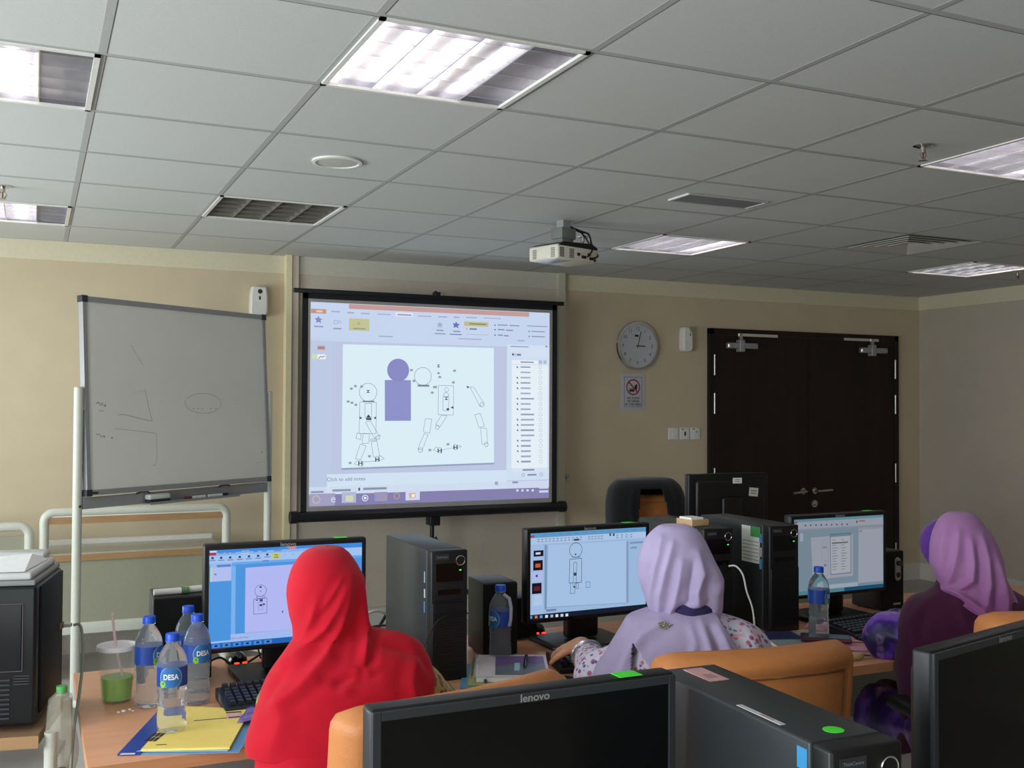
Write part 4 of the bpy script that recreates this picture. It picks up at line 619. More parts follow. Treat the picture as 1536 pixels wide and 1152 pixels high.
mk([(.30, 1.53), (.37, 1.54)], ink, .0006); mk([(.375, 1.545), (.38, 1.527), (.395, 1.46), (.415, 1.386), (.34, 1.40), (.25, 1.42), (.214, 1.42)], ink, .0018)
mk([(.19, 1.352), (.26, 1.345), (.35, 1.335), (.43, 1.325), (.44, 1.32), (.438, 1.19), (.425, 1.165), (.406, 1.161)], ink, .0012)
mk([(.755+.125*math.cos(a*PI/24), 1.478+.053*math.sin(a*PI/24)) for a in range(-26, 22)], ink, .0013)
for x in (.68, .71, .74, .80, .835): mk([(x, 1.447), (x+.012, 1.452)], ink, .002)
def squig(x, z, n, s, m=ink2):
    random.seed(int(x*1000)); mk([(x+k*s*.35+random.uniform(-s, s)*.4, z+random.uniform(-s, s)*.7-k*s*.08) for k in range(n)], m, .0013)
squig(.09, 1.478, 14, .012); squig(.085, 1.325, 15, .010); mk([(.10, 1.44), (.13, 1.438)], ink2, .001); mk([(.17, 1.31), (.176, 1.306)], ink2, .004)
mk([(1.13, 1.14), (1.18, 1.15)], ink, .0008); squig(.99, 1.48, 5, .006, ink); mk([(1.17, 1.205), (1.176, 1.200)], ink2, .003)
b.build('marker_drawing', t, False)
b = MB(); b.T = TB; b.box(-hw+.01, -hw+.05, -.017, -.0145, -hh-.006, -hh+.004, M['dgrey']); b.build('badge', t, False)
for x, ztop in ((0, 1.548), (WL, 1.545)):
    b = MB(); b.cyl((x, .0, .06), (x, .0, ztop), .0215, M['offwhite'], 24); b.lathe([(.0215, 0), (.018, .004), (0, .005)], mat('post_cap', (200, 190, 165), .5), (x, 0, ztop), 24); b.build('post', t)
for sx, x in ((1, .022), (-1, WL-.022)):
    b = MB(); b.cyl((x-sx*.02, 0, 1.49), (x+sx*.03, 0, 1.49), .007, M['dgrey'], 10); b.box(x-.012, x+.006, -.014, .014, 1.44, 1.54, M['alu'], .002)
    b.box(x-.006, x+.004, -.012, .012, 1.36, 1.41, M['alu'], .002); b.build('pivot', t)
b = MB(); b.box(.02, WL-.02, -.016, .016, .975, 1.03, M['alu'], .002); b.build('cross_rail', t)
b = MB(); b.cyl((0, -.022, .99), (0, -.018, .99), .007, M['dgrey'], 12); b.build('bolt', t)
b = MB(); b.box(.36, .96, -.075, -.014, .972, .978, M['alu'], .001); b.box(.36, .96, -.077, -.073, .972, .984, M['alu']); b.build('marker_tray', t)
for x in (.36, .90):
    b = MB(); b.tube([(x-.04, -.018, 1.028), (x-.02, -.03, 1.036), (x+.02, -.03, 1.036), (x+.04, -.018, 1.028)], .004, M['dgrey'], 8); b.build('clip', t)
for x in (0, WL):
    b = MB(); b.box(x-.022, x+.022, -.30, .30, .055, .09, M['offwhite'], .008); 
    for y in (-.27, .27): b.cyl((x-.012, y, .026), (x+.012, y, .026), .026, M['black'], 20); b.box(x-.016, x+.016, y-.012, y+.012, .03, .06, M['black'])
    b.build('foot', t)
def on_tray(x, y, z): 
    v = Matrix.Translation(A) @ Matrix.Rotation(ang, 4, 'Z') @ Vector((x, y, z)); return v
t = thing('board_eraser', 'white and green felt eraser lying on the whiteboard tray', 'eraser', on_tray(.43, -.046, .985), ang)
b = MB(); b.box(-.065, .065, -.022, .022, .010, .036, mat('eraser_white', (200, 208, 198), .5), .008); b.build('grip', t)
b = MB(); b.box(-.062, .062, -.021, .021, 0, .012, M['dgrey']); b.build('felt', t)
def marker(x, y, cap, label):
    t = thing('whiteboard_marker', label, 'marker', on_tray(x, y, .9865), ang, 'markers on the whiteboard tray')
    b = MB(); b.cyl((-.065, 0, 0), (.028, 0, 0), .008, M['white'], 14); b.build('barrel', t)
    b = MB(); b.cyl((.028, 0, 0), (.068, 0, 0), .0086, cap, 14); b.build('cap', t); return t
m1 = marker(.675, -.045, mat('cap_red', (120, 40, 50), .4), 'red capped marker nearest the eraser on the board tray'); m1.rotation_euler.z += PI
marker(.83, -.045, mat('cap_black', (25, 25, 35), .4), 'black capped marker at the right end of the board tray')

# ------------------------------------------------------------------ tube-framed benches against the wall
def tube_bench(loc, w, zt, label, shelf=True):
    t = thing('tube_frame_desk', label, 'desk', loc, 0, 'white tube framed desks by the front wall')
    r = .024; rc = .05
    def U(y):
        p = [(-w/2, y, .03)]; 
        for k in range(7): a = PI-k*PI/12; p.append((-w/2+rc+rc*math.cos(a), y, zt-rc+rc*math.sin(a)))
        for k in range(7): a = PI/2-k*PI/12; p.append((w/2-rc+rc*math.cos(a), y, zt-rc+rc*math.sin(a)))
        p.append((w/2, y, .03)); return p
    b = MB(); b.tube(U(0), r, M['offwhite'], 16); b.build('front_frame', t)
    for x in (-w/2, w/2): b = MB(); b.box(x-.02, x+.02, 0, .42, .04, .08, M['offwhite'], .006); b.cyl((x, .40, .03), (x, .40, .62), .02, M['offwhite'], 14); b.build('side_frame', t)
    if shelf:
        b = MB(); b.box(-w/2+.02, w/2-.02, -.012, .012, zt-.062, zt-.024, M['woodedge']); b.box(-w/2+.02, w/2-.02, -.014, .16, zt-.026, zt+.004, M['white'], .003); b.build('upper_shelf', t, False)
        b = MB(); b.box(-w/2+.02, w/2-.02, -.004, .40, .655, .675, mat('bench_top_grey', (176, 174, 160), .35)); b.box(-w/2+.02, w/2-.02, .38, .42, .675, .70, M['white']); b.build('desktop', t, False)
        b = MB(); b.box(-w/2+.02, w/2-.02, -.012, -.002, .635, .668, M['woodedge']); b.build('front_edge', t, False)
        z1 = .635
    else: z1 = zt-.05
    b = MB(); b.box(-w/2+.01, w/2-.01, .0, .012, .30, z1, mat('modesty_panel_grey', (150, 148, 128), .75)); b.build('front_panel', t, False)
    b = MB(); b.box(-w/2, w/2, -.016, .018, .245, .305, M['offwhite'], .004); b.build('lower_rail', t)
    return t
tube_bench((.53, 6.0, 0), .94, .895, 'tube framed desk with wooden edged shelf standing behind the whiteboard stand')
tube_bench((-.50, 6.0, 0), .98, .83, 'plain tube framed desk at the far left behind the printer', False)

# ------------------------------------------------------------------ wall clock, sign, fresheners, switches
t = thing('wall_clock', 'round silver rimmed wall clock with black numerals reading just past three', 'clock', (4.1, YF, 1.927))
face = mat('clock_face', (196, 196, 200), .5)
b = MB(); b.lathe([(0, 0), (.165, 0), (.182, .012), (.186, .026), (.178, .036), (.166, .034), (.162, .022), (0, .02)], M['chrome'], seg=56); rm = b.build('rim', t); rm.rotation_euler = (R(90), 0, 0)
b = MB(); b.lathe([(0, .0205), (.163, .0205), (.163, .0225), (0, .0225)], face, seg=56); f_ = b.build('dial', t); f_.rotation_euler = (R(90), 0, 0)
b = MB(); nk = mat('clock_ink', (50, 52, 56), .6)
for n in range(1, 13):
    a = PI/2-n*PI/6; b.text(str(n), .126*math.cos(a), .126*math.sin(a), .036, nk, off=-.0232)
for n in range(60):
    a = n*PI/30; r0 = .146 if n % 5 else .143
    b.T = Matrix.Rotation(a, 4, 'Y'); b.box(-.0006, .0006, -.0232, -.0228, r0, .152, nk); b.T = Matrix.Identity(4)
b.box(-.026, .008, -.0232, -.0228, .068, .084, nk); b.build('numerals', t, False)
b = MB(); b.T = Matrix.Rotation(R(92), 4, 'Y'); b.box(-.004, .004, -.026, -.025, -.015, .066, M['black']); b.build('hour_hand', t, False)
b = MB(); b.T = Matrix.Rotation(R(14), 4, 'Y'); b.box(-.003, .003, -.028, -.027, -.018, .112, M['black']); b.build('minute_hand', t, False)
b = MB(); b.lathe([(0, 0), (.165, .0), (.165, .001), (0, .001)], mat('clock_glass', (255, 255, 255), .02, trans=1, ior=1.05), seg=56); g_ = b.build('glass', t); g_.location = (0, -.030, 0); g_.rotation_euler = (R(90), 0, 0)

t = thing('warning_sign', 'small white sign with red no food or drink symbol below the clock', 'sign', (4.072, YF, 1.583))
b = MB(); b.box(-.105, .105, -.006, 0, -.135, .137, mat('sign_board', (190, 190, 196), .6), .001); b.build('board', t)
b = MB(); y = -.0063; bl = mat('sign_black', (34, 34, 40), .6); rd = mat('sign_red', (150, 30, 50), .6)
for (x0, x1, z0, z1) in ((-.078, .078, .108, .1105), (-.078, .078, -.112, -.1095), (-.078, -.0755, -.112, .11), (.0755, .078, -.112, .11)): b.box(x0, x1, y-.0002, y, z0, z1, bl)
b.build('border_line', t, False)
b = MB(); n = 48; cz = .035
ring = [((.060*math.cos(2*PI*k/n), .060*math.sin(2*PI*k/n)), (.050*math.cos(2*PI*k/n), .050*math.sin(2*PI*k/n))) for k in range(n)]
for k in range(n):
    (a0, i0_), (a1, i1_) = ring[k], ring[(k+1) % n]; b.add([(p[0], y-.0004, cz+p[1]) for p in (a0, a1, i1_, i0_)], [(0, 1, 2, 3)], rd)
b.T = Matrix.Translation((0, 0, cz)) @ Matrix.Rotation(R(45), 4, 'Y'); b.box(-.052, .052, y-.0006, y-.0003, -.005, .005, rd); b.T = Matrix.Identity(4)
b.box(-.034, .010, y-.0003, y-.0001, cz-.034, cz-.018, bl); b.box(-.030, .006, y-.0003, y-.0001, cz-.016, cz-.010, bl)
b.prism([(.014, cz-.018), (.034, cz-.018), (.036, cz+.026), (.012, cz+.012)], y-.0003, y-.0001, bl); b.build('prohibition_symbol', t, False)
b = MB()
for k, s in enumerate(('NO FOOD', 'OR DRINK', 'IN THIS AREA')): b.text(s, 0, -.048-.023*k, .023, bl, off=y-.0003, bold=True)
b.build('sign_text', t, False)

def freshener(x, z, label, dz=.17, w=.062):
    t = thing('air_freshener', label, 'air freshener', (x, YF, z), 0)
    b = MB(); b.prism([(-w*.42, 0), (w*.42, 0), (w*.62, dz*.04+.02), (w*.6, dz*.7), (w*.5, dz), (-w*.5, dz), (-w*.6, dz*.7), (-w*.62, .02)], -.07, 0, M['white']); b.build('cover', t, bevel=.01)
    return t
t = freshener(1.285, 2.03, 'white air freshener on the wall above the whiteboard corner', .19, .09)
b = MB(); b.cyl((.004, -.071, .158), (.004, -.068, .158), .015, M['dgrey'], 24); b.build('indicator', t); b = MB(); b.box(-.003, .007, -.072, -.069, .105, .128, M['dgrey'], .001); b.build('nozzle', t)
t = freshener(4.525, 1.895, 'white dispenser on the wall right of the clock with a notched top', .185, .072)
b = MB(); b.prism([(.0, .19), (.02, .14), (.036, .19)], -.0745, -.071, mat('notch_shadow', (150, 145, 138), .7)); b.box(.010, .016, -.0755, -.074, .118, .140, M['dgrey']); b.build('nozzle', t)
for k, (x, lab) in enumerate(((4.43, 'leftmost of the three square wall switches, plain rocker'), (4.53, 'middle of the three square wall switches, with dark slot'), (4.63, 'rightmost wall switch plate beside the door frame'))):
    t = thing('wall_switch', lab, 'switch', (x, YF, 1.268), 0, 'wall switches beside the door')
    b = MB(); b.box(-.045, .045, -.011, 0, -.045, .045, M['white'], .003); b.build('plate', t)
    b = MB()
    if k == 0: b.box(-.012, .026, -.015, -.010, -.026, .018, M['white'], .002)
    elif k == 1: b.box(-.003, .011, -.0125, -.010, -.016, .014, M['black']); b.box(-.03, -.008, -.0115, -.011, .030, .036, M['dgrey'])
    else: b.box(.006, .014, -.0125, -.010, .008, .016, M['dgrey']); b.box(-.03, -.006, -.0115, -.011, .032, .038, M['dgrey'])
    b.build('rocker', t, False)
t = thing('wall_hook', 'small steel bracket on the wall right of the screen', 'hook', (3.50, YF, .96))
b = MB(); b.box(-.03, .03, -.012, 0, -.02, .02, M['alu'], .003); b.tube([(0, -.01, .0), (0, -.05, -.005), (0, -.055, -.02)], .005, M['steel'], 8); b.build('plate', t)

# ------------------------------------------------------------------ teacher's desk, chair and computer
t = thing('teacher_desk', 'beech topped desk behind the front row carrying the far computer', 'desk', (3.225, 4.1, 0))
b = MB(); b.box(-.51, .51, -.35, .35, .715, .74, M['desk'], .002); b.build('desktop', t)
for sx in (-1, 1): b = MB(); b.box(sx*.48-.012, sx*.48+.012, -.32, .32, 0, .715, mat('laminate_grey', (150, 150, 146), .5)); b.build('side_panel', t, False)
b = MB(); b.box(-.47, .47, -.30, -.28, .25, .715, mat('laminate_grey', (150, 150, 146), .5)); b.build('modesty_panel', t, False)
monitor((3.19, 4.30, .74), PI+R(-3), 'black monitor seen from behind with two paper labels, in front of the doors', None, blank=True, sticker=False, stickers_back=True)
tm = [o for o in col.objects if o.get('label', '').startswith('black monitor seen from behind')][0]; tm.scale = (1.08, 1.08, 1.08)
speaker((2.86, 4.26, .74), R(2), 'small black speaker with a white label beside the far monitor', .09, .11, .19)
sp_ = [o for o in col.objects if o.get('label', '').startswith('small black speaker with a white')][0]
b = MB(); b.box(-.02, .03, -.0012, 0, .13, .165, M['paper']); b.build('paper_label', sp_, False)
# ------------------------------------------------------------------ front row of tables
T = .74
def table(x0, x1, y0, y1, label, group=None, tm=None, em_=None):
    t = thing('computer_table', label, 'table', ((x0+x1)/2, (y0+y1)/2, 0), 0, group); w, d = (x1-x0)/2, (y1-y0)/2
    b = MB(); b.box(-w, w, -d, d, T-.028, T, tm or M['desk'], .0015); b.build('tabletop', t)
    b = MB(); b.box(-w+.001, w-.001, -d-.0012, -d+.001, T-.027, T-.001, em_ or M['deskedge']); b.build('edge_band', t, False)
    for sx in (-1, 1):
        for sy in (-1, 1):
            b = MB(); b.cyl((sx*(w-.06), sy*(d-.06), 0), (sx*(w-.06), sy*(d-.06), T-.028), .022, M['offwhite'], 16); b.build('leg', t)
    b = MB(); b.box(-w+.07, w-.07, d-.075, d-.06, .32, T-.03, mat('laminate_grey', (150, 150, 146), .5)); b.build('modesty_panel', t, False)
    return t
table(.108, 1.898, 2.257, 3.06, 'beech computer table at left under the red scarfed woman', 'computer tables of the front row')
table(1.902, 3.70, 2.257, 3.06, 'beech computer table at right under the purple scarfed woman', 'computer tables of the front row')
t = table(.30, 2.30, .85, 1.645, 'nearest grey table carrying the switched off monitors', None, mat('grey_desk_laminate', (122, 116, 112), .5), mat('grey_desk_edge', (90, 88, 86), .5))

# monitors of the front row
monitor((.622, 2.775, T), R(0), 'monitor with bright blue screen behind the red scarfed woman', ART_ONE, strength=.95)
monitor((1.545, 2.78, T), R(1.5), 'monitor with pale blue screen showing a stick figure, left of the lavender scarf', ART_TWO, strength=.92)
monitor((2.525, 2.775, T), R(1.5), 'monitor with dim grey screen and table window, by the double doors', ART_THREE, strength=.62)
# computers
tower((1.013, 2.578, T), R(0), 'upright desktop computer right of the red scarfed woman', stickers=(('l', .045, .052, .255, .285, '9fb4c4', ''), ('l', .043, .052, .215, .238, 'c8c8c8', ''), ('l', .045, .052, .175, .205, '5a94c0', '')))
tower((2.235, 2.700, T), R(0), 'desktop computer with white and green energy label on its side', w=.12, stickers=(('l', .05, .145, .215, .335, 'e0e4dc', 'energy'), ('l', .040, .052, .285, .315, '3c8cc0', ''), ('l', .040, .052, .24, .27, 'b8a8b0', ''), ('l', .040, .052, .20, .232, '3c8cc0', '')))
tower((1.985, 2.715, T), R(0), 'desktop computer mostly hidden behind the lavender scarfed woman', w=.115)
# speakers
speaker((.365, 2.84, T), R(-2), 'black speaker behind the water bottles with markers on its top', w=.15, d=.16, h=.225)
speaker((1.245, 2.755, T), R(-4), 'black speaker behind the bottle with a handle loop', w=.105, d=.15, h=.215)
speaker((1.40, 2.93, T), R(0), 'low black box speaker under the left side of the middle monitor', w=.10, d=.12, h=.13)
speaker((2.82, 2.81, T), R(3), 'black speaker with silver control panel right of the dim monitor', w=.105, d=.15, h=.215, panel=True)
# keyboards
keyboard((.64, 2.58, T), R(0), 'black keyboard half hidden by the red scarf')
keyboard((1.545, 2.545, T), R(-12), 'black keyboard beside the spiral notebook')
keyboard((2.565, 2.60, T), R(6), 'black keyboard with palm rest at the right table', palm=True)

# ------------------------------------------------------------------ bottles
water = mat('water_in_clear_plastic', (236, 240, 244), .04, trans=.90, ior=1.16, noise=0)
capb = mat('blue_cap', (20, 80, 205), .4)
lblue = mat('bottle_label_blue', (30, 66, 150), .4, noise=.05)
lcirc = mat('bottle_label_light_blue', (40, 108, 170), .4); lring = mat('bottle_label_ring', (130, 170, 205), .4); lgreen = mat('bottle_label_green', (130, 185, 40), .4); lwhite = mat('bottle_label_white', (235, 240, 245), .4)
def bottle(loc, rz, label, dark=False, h=.218, handle=False):
    t = thing('water_bottle', label, 'bottle', loc, rz, 'small mineral water bottles')
    prof = [(0, .006), (.012, .004), (.020, .0), (.0275, .003), (.031, .010), (.0318, .022), (.0310, .034), (.0322, .038), (.0310, .042), (.0300, .052), (.0318, .056), (.0300, .060), (.0290, .070), (.0312, .075), (.0292, .080), (.0300, .090), (.0318, .095), (.0302, .100),
            (.0322, .106), (.0322, .150), (.0318, .160), (.0295, .172), (.0245, .184), (.0185, .194), (.0140, .200), (.0125, .204), (.0125, .206)]
    k = h/.225; prof = [(r, z*k) for r, z in prof]
    def rf(a, z): return 1-.05*max(0, math.cos(5*a))*max(0, 1-z/.02) if z < .02 else 1
    b = MB(); b.lathe(prof, water, seg=40, rfun=rf); b.lathe([(.0125, .205*k), (.0155, .2055*k), (.0155, .208*k), (.0125, .208*k)], water, seg=30); b.build('body', t, ang=60)
    b = MB(); b.lathe([(0, .2065*k), (.0150, .2065*k), (.0150, .2215*k), (.0138, .2240*k), (0, .2245*k)], capb, seg=40, rfun=lambda a, z: 1+.015*math.cos(20*a)); b.build('cap', t)
    rr = .0326; z0, z1 = .108*k, .152*k
    b = MB(); b.lathe([(rr, z0), (rr, z1)], lblue, seg=48); lb = b.build('label', t)
    def wrap(r): return lambda a, z: (r*math.sin(a/r), -r*math.cos(a/r), (z0+z1)/2+z)
    for a0 in (0, PI*rr):
        b = MB()
        for rad, m, dr in ((.0250, lring, .0003), (.0232, lcirc, .0005)):
            n = 36; f = wrap(rr+dr); pts = []
            for j in range(9):
                for i in range(n):
                    an = 2*PI*i/n; q = rad*j/8; x, z = q*math.cos(an), q*math.sin(an); z = max(-(z1-z0)/2, min((z1-z0)/2, z)); pts.append(f(a0+x, z))
            fs = [(j*n+i, j*n+(i+1) % n, (j+1)*n+(i+1) % n, (j+1)*n+i) for j in range(8) for i in range(n)]
            b.add(pts, fs, m)
        f = wrap(rr+.0009); b.text('DESA', a0, .001, .0165, lwhite, fn=f, bold=True, sx=.85)
        pts = [f(a0-.018+.007*math.cos(2*PI*i/16), -.014+.008*math.sin(2*PI*i/16)) for i in range(16)]; b.add(pts, [tuple(range(16))], lgreen)
        b.build('label_print', lb, False)
    if handle:
        b = MB(); b.tube([(.015, .0, .198*k), (.036, 0, .190*k), (.043, 0, .165*k), (.042, 0, .13*k), (.036, 0, .112*k)], .005, mat('clear_handle', (200, 205, 210), .1, alpha=.45), 10); b.build('carry_loop', t)
    return t
bottle((.288, 2.412, T+.005), R(-12), 'nearest water bottle, standing on the yellow papers')
bottle((.262, 2.655, T), R(55), 'water bottle between the green drink and the nearest bottle')
bottle((.372, 2.632, T), R(18), 'water bottle right behind the nearest one, beside the blue monitor')
bottle((.366, 2.750, T), R(100), 'rearmost bottle of the left cluster, only blue cap clear')
bottle((1.215, 2.695, T), R(-70), 'water bottle with a clear loop handle, before the middle speaker', handle=True, h=.222)
bottle((2.255, 2.56, T+.012), R(35), 'water bottle standing on pink tissue beside the labelled computer')

# green drink in a lidded cup
t = thing('drink_cup', 'clear plastic cup of green drink with white lid and pink straw', 'cup', (.196, 2.735, T))
frost = mat('frosted_plastic', (222, 226, 220), .3, alpha=.10, noise=0)
b = MB(); b.lathe([(0, .002), (.034, .0), (.036, .004), (.0445, .128), (.0462, .132), (.0445, .132), (.0432, .126), (.0345, .006), (0, .006)], frost, seg=44); b.build('cup_wall', t)
b = MB(); b.lathe([(0, .0065), (.0338, .0065), (.0375, .060), (0, .060)], mat('green_drink', (120, 178, 0), .15, noise=.12, nscale=30, spec=.6), seg=44); b.build('drink', t)
b = MB(); b.lathe([(0, .1345), (.040, .1345), (.044, .138), (.0475, .138), (.049, .132), (.0485, .127), (.0465, .127)], mat('milky_lid', (214, 210, 212), .35), seg=44); b.build('lid', t)
b = MB(); b.tube([(.016, .0, .045), (-.003, .0, .13), (-.013, .0, .215)], .0032, mat('pink_straw', (228, 190, 196), .4), 10); b.build('straw', t)
t = thing('ice_chips', 'few clear drops spilled on the table before the green drink', 'spill', (.205, 2.635, T))
b = MB()
for x, y, r in ((0, 0, .006), (.014, .008, .004), (-.012, -.006, .004), (.02, -.008, .003)): b.lathe([(r, 0), (r*.8, r*.4), (0, r*.6)], mat('ice_white', (238, 236, 232), .15), (x, y, 0), 12)
o = b.build('ice_chips'); o.location = t.location; tag(o, t['label'], 'spill'); o['kind'] = 'stuff'; bpy.data.objects.remove(t)

# papers and folder
def slab(name, label, cat, pts, z, th, m, parent=None, group=None):
    b = MB(); b.prism(pts, z, z+th, m, 'z'); o = b.build(name, parent, False)
    if not parent: tag(o, label, cat, group)
    return o
t = thing('ring_folder', 'blue plastic folder lying under the yellow papers', 'folder', (0, 0, T))
b = MB(); b.prism([(.168, 2.305), (.212, 2.290), (.330, 2.600), (.286, 2.612)], .0002, .004, mat('folder_blue', (26, 66, 158), .35), 'z'); b.build('spine', t, False)
b = MB(); b.prism([(.212, 2.288), (.402, 2.222), (.492, 2.44), (.50, 2.50), (.330, 2.600)], .0002, .002, mat('folder_clear_blue', (104, 150, 190), .3), 'z'); b.build('cover', t, False)
b = MB(); b.prism([(.172, 2.298), (.200, 2.288), (.203, 2.296), (.176, 2.305)], .0041, .0046, M['white'], 'z'); b.build('end_clip', t, False)
t = thing('yellow_papers', 'stack of yellow printed sheets under the nearest bottle', 'papers', (0, 0, T+.0042))
b = MB(); b.prism([(.214, 2.302), (.385, 2.240), (.478, 2.500), (.330, 2.592)], .0001, .0045, mat('yellow_paper', (248, 222, 118), .75, noise=.02), 'z')
b.prism([(.205, 2.306), (.38, 2.233), (.384, 2.238), (.214, 2.310)], -.0015, .0003, mat('blue_sheet', (150, 185, 205), .7), 'z'); b.build('sheets', t, False)
b = MB(); dk = mat('print_black', (40, 40, 44), .7)
b.T = Matrix.Translation((.250, 2.375, .0046)) @ Matrix.Rotation(R(62), 4, 'Z')
for i in range(2):
    for j in range(3): b.box(-.03+i*.030, -.004+i*.030, -.013+j*.009, -.006+j*.009, 0, .0004, dk)
b.T = Matrix.Translation((.255, 2.315, .0046)) @ Matrix.Rotation(R(-15), 4, 'Z'); b.box(-.01, .012, -.002, .002, 0, .0003, dk)
b.T = Matrix.Translation((.372, 2.455, .0046)) @ Matrix.Rotation(R(-6), 4, 'Z'); b.box(-.03, .055, -.002, .002, 0, .0003, dk)
b.build('print', t, False)
t = thing('paper_tag', 'small pink and black sticker tag on the yellow papers', 'sticker', (.432, 2.462, T+.0095), R(-8))
b = MB(); b.box(-.016, .016, -.022, .022, 0, .0008, mat('tag_pink', (232, 186, 178), .6)); b.box(-.017, .017, .018, .026, .0008, .0012, dk); b.box(-.012, .014, -.022, -.014, .0008, .0012, dk); o = b.build('tag_sheet', t, False)
t = thing('plastic_pouch', 'translucent purple plastic pouch beside the red scarf', 'pouch', (0, 0, T+.0102))
b = MB(); n = 14; P4 = [Vector((.428, 2.398)), Vector((.60, 2.395)), Vector((.60, 2.545)), Vector((.500, 2.555))]; vs = []; fs = []
for j in range(n+1):
    for i in range(n+1):
        u, v = i/n, j/n; p = P4[0]*(1-u)*(1-v)+P4[1]*u*(1-v)+P4[2]*u*v+P4[3]*(1-u)*v; vs.append((p.x, p.y, .004*math.sin(5*u+3*v)**2+.003*math.sin(9*v)**2))
fs = [(j*(n+1)+i, j*(n+1)+i+1, (j+1)*(n+1)+i+1, (j+1)*(n+1)+i) for j in range(n) for i in range(n)]
b.add(vs, fs, mat('purple_plastic_film', (132, 108, 180), .22, alpha=.78, spec=.6, noise=.12, nscale=25)); o = b.build('film', t); md = o.modifiers.new('s', 'SOLIDIFY'); md.thickness = .0008; md.offset = 1
b = MB(); b.prism([(.445, 2.403), (.60, 2.40), (.60, 2.404), (.446, 2.407)], .0075, .0085, mat('pouch_edge', (150, 130, 196), .3), 'z'); b.build('zip', t, False)

# markers on the speaker
for k, (x, y, a, m, lab) in enumerate(((.335, 2.885, 4, M['white'], 'white marker lying on the speaker behind the bottles, left one'), (.415, 2.90, 8, M['white'], 'white marker lying on the speaker near the blue monitor'))):
    t = thing('whiteboard_marker', lab, 'marker', (x, y, T+.225+.009), R(a), 'markers on the speaker')
    b = MB(); b.cyl((-.04, 0, 0), (.03, 0, 0), .0085, m, 14); b.build('barrel', t)
    b = MB(); b.cyl((.03, 0, 0), (.05, 0, 0), .009, mat('cap_green', (90, 130, 90), .4), 14); b.build('cap', t)
t = thing('green_lamp_clock', 'small pale device with a green light behind the bottles', 'device', (.325, 2.745, T), R(-5))
b = MB(); pts = [(.02*math.cos(a), .06+.035*math.sin(a)) for a in [PI*k/12 for k in range(13)]]+[(-.02, .003), (.02, .003)]
b.prism(pts, -.01, .01, mat('pale_grey_plastic', (165, 172, 160), .4)); b.build('casing', t, bevel=.002)
b = MB(); b.box(-.005, .005, -.0112, -.01, .074, .080, emat('#8cff30', 1.6)); b.build('led', t, False)

# optical mice glowing red behind the monitors' feet
def mouse(loc, rz, label):
    t = thing('optical_mouse', label, 'mouse', loc, rz, 'black mice with red lights')
    b = MB(); vs = []; n, mm = 20, 10
    for j in range(mm+1):
        for i in range(n):
            a = 2*PI*i/n; ph = (PI/2)*j/mm; r = math.cos(ph)**.7; vs.append((.029*r*math.cos(a), .052*r*math.sin(a), .004+.03*math.sin(ph)*(1-.15*math.sin(a))))
    fs = [(j*n+i, j*n+(i+1) % n, (j+1)*n+(i+1) % n, (j+1)*n+i) for j in range(mm) for i in range(n)]+[tuple(range(n-1, -1, -1))]
    b.add(vs, fs, M['blackgloss']); b.build('shell', t)
    b = MB(); b.box(-.018, -.006, -.054, -.047, .006, .014, emat('#ff2414', 6)); b.box(.004, .016, -.054, -.047, .006, .014, emat('#ff2414', 6)); b.build('red_light', t, False)
    return t
mouse((.53, 2.99, T), R(5), 'black mouse glowing red below the blue monitor')
mouse((1.475, 2.995, T), R(-8), 'black mouse glowing red below the middle monitor')

# spiral notebooks, pens
t = thing('spiral_notebook', 'wire bound notebook with purple picture cover beside the middle bottle', 'notebook', (1.185, 2.575, T+.0085), R(-24))
b = MB(); b.box(-.085, .105, -.115, .115, 0, .014, M['paper']); b.build('pages', t, False)
b = MB(); b.box(-.088, .108, -.118, .118, .014, .0155, mat('notebook_cover', (206, 198, 200), .4)); 
b.prism([(-.035, -.105), (.1, -.105), (.1, .10), (-.035, .10)], .0155, .0158, mat('cover_purple', (112, 84, 140), .35, noise=.25, nscale=14), 'z')
b.prism([(-.035, -.105), (.1, -.105), (.1, .0), (.03, .03), (-.035, -.02)], .0158, .0161, mat('cover_grey', (104, 112, 120), .35, noise=.2, nscale=20), 'z')
b.prism([(.015, -.06), (.03, -.06), (.032, .02), (.018, .02)], .0161, .0164, mat('cover_cyan', (150, 196, 204), .35), 'z'); b.build('cover', t, False)
b = MB()
for k in range(26):
    y = -.108+k*.0086; b.tube([(-.088+.009*math.cos(a), y, .008+.010*math.sin(a)) for a in [2*PI*i/10 for i in range(10)]], .0011, M['chrome'], 5, closed=True)
b.build('wire_binding', t)
t = thing('exercise_book', 'thin green and blue book under the spiral notebook', 'book', (1.125, 2.575, T), R(-25))
b = MB(); b.box(-.07, .10, -.13, .12, 0, .004, mat('book_blue', (96, 140, 170), .5)); b.box(-.05, .12, -.12, .13, .004, .008, mat('book_green', (150, 156, 90), .5)); b.build('cover', t, False)
def pen(loc, rz, label, m, L_=.14, tilt=0):
    t = thing('pen', label, 'pen', loc, rz, 'pens on the front tables'); t.rotation_euler = (0, tilt, rz)
    b = MB(); b.tube([(-L_/2, 0, 0), (-L_/2+.012, 0, 0), (L_/2-.04, 0, 0)], [.001, .0045, .0045], m, 12); b.build('barrel', t)
    b = MB(); b.tube([(L_/2-.045, 0, 0), (L_/2, 0, 0)], .0053, M['black'], 12); b.box(L_/2-.04, L_/2-.005, -.001, .001, .005, .0075, M['chrome']); b.build('cap', t); return t
pen((1.105, 2.545, T+.0125), R(66), 'dark blue pen lying left of the spiral notebook', mat('pen_blue', (40, 60, 84), .3))
pen((1.235, 2.57, T+.0305), R(62), 'black pen lying on the purple notebook cover', M['blackgloss'], .12)
pen((1.335, 2.41, T+.0055), R(-62), 'silver tipped pen near the middle keyboard corner', M['black'])
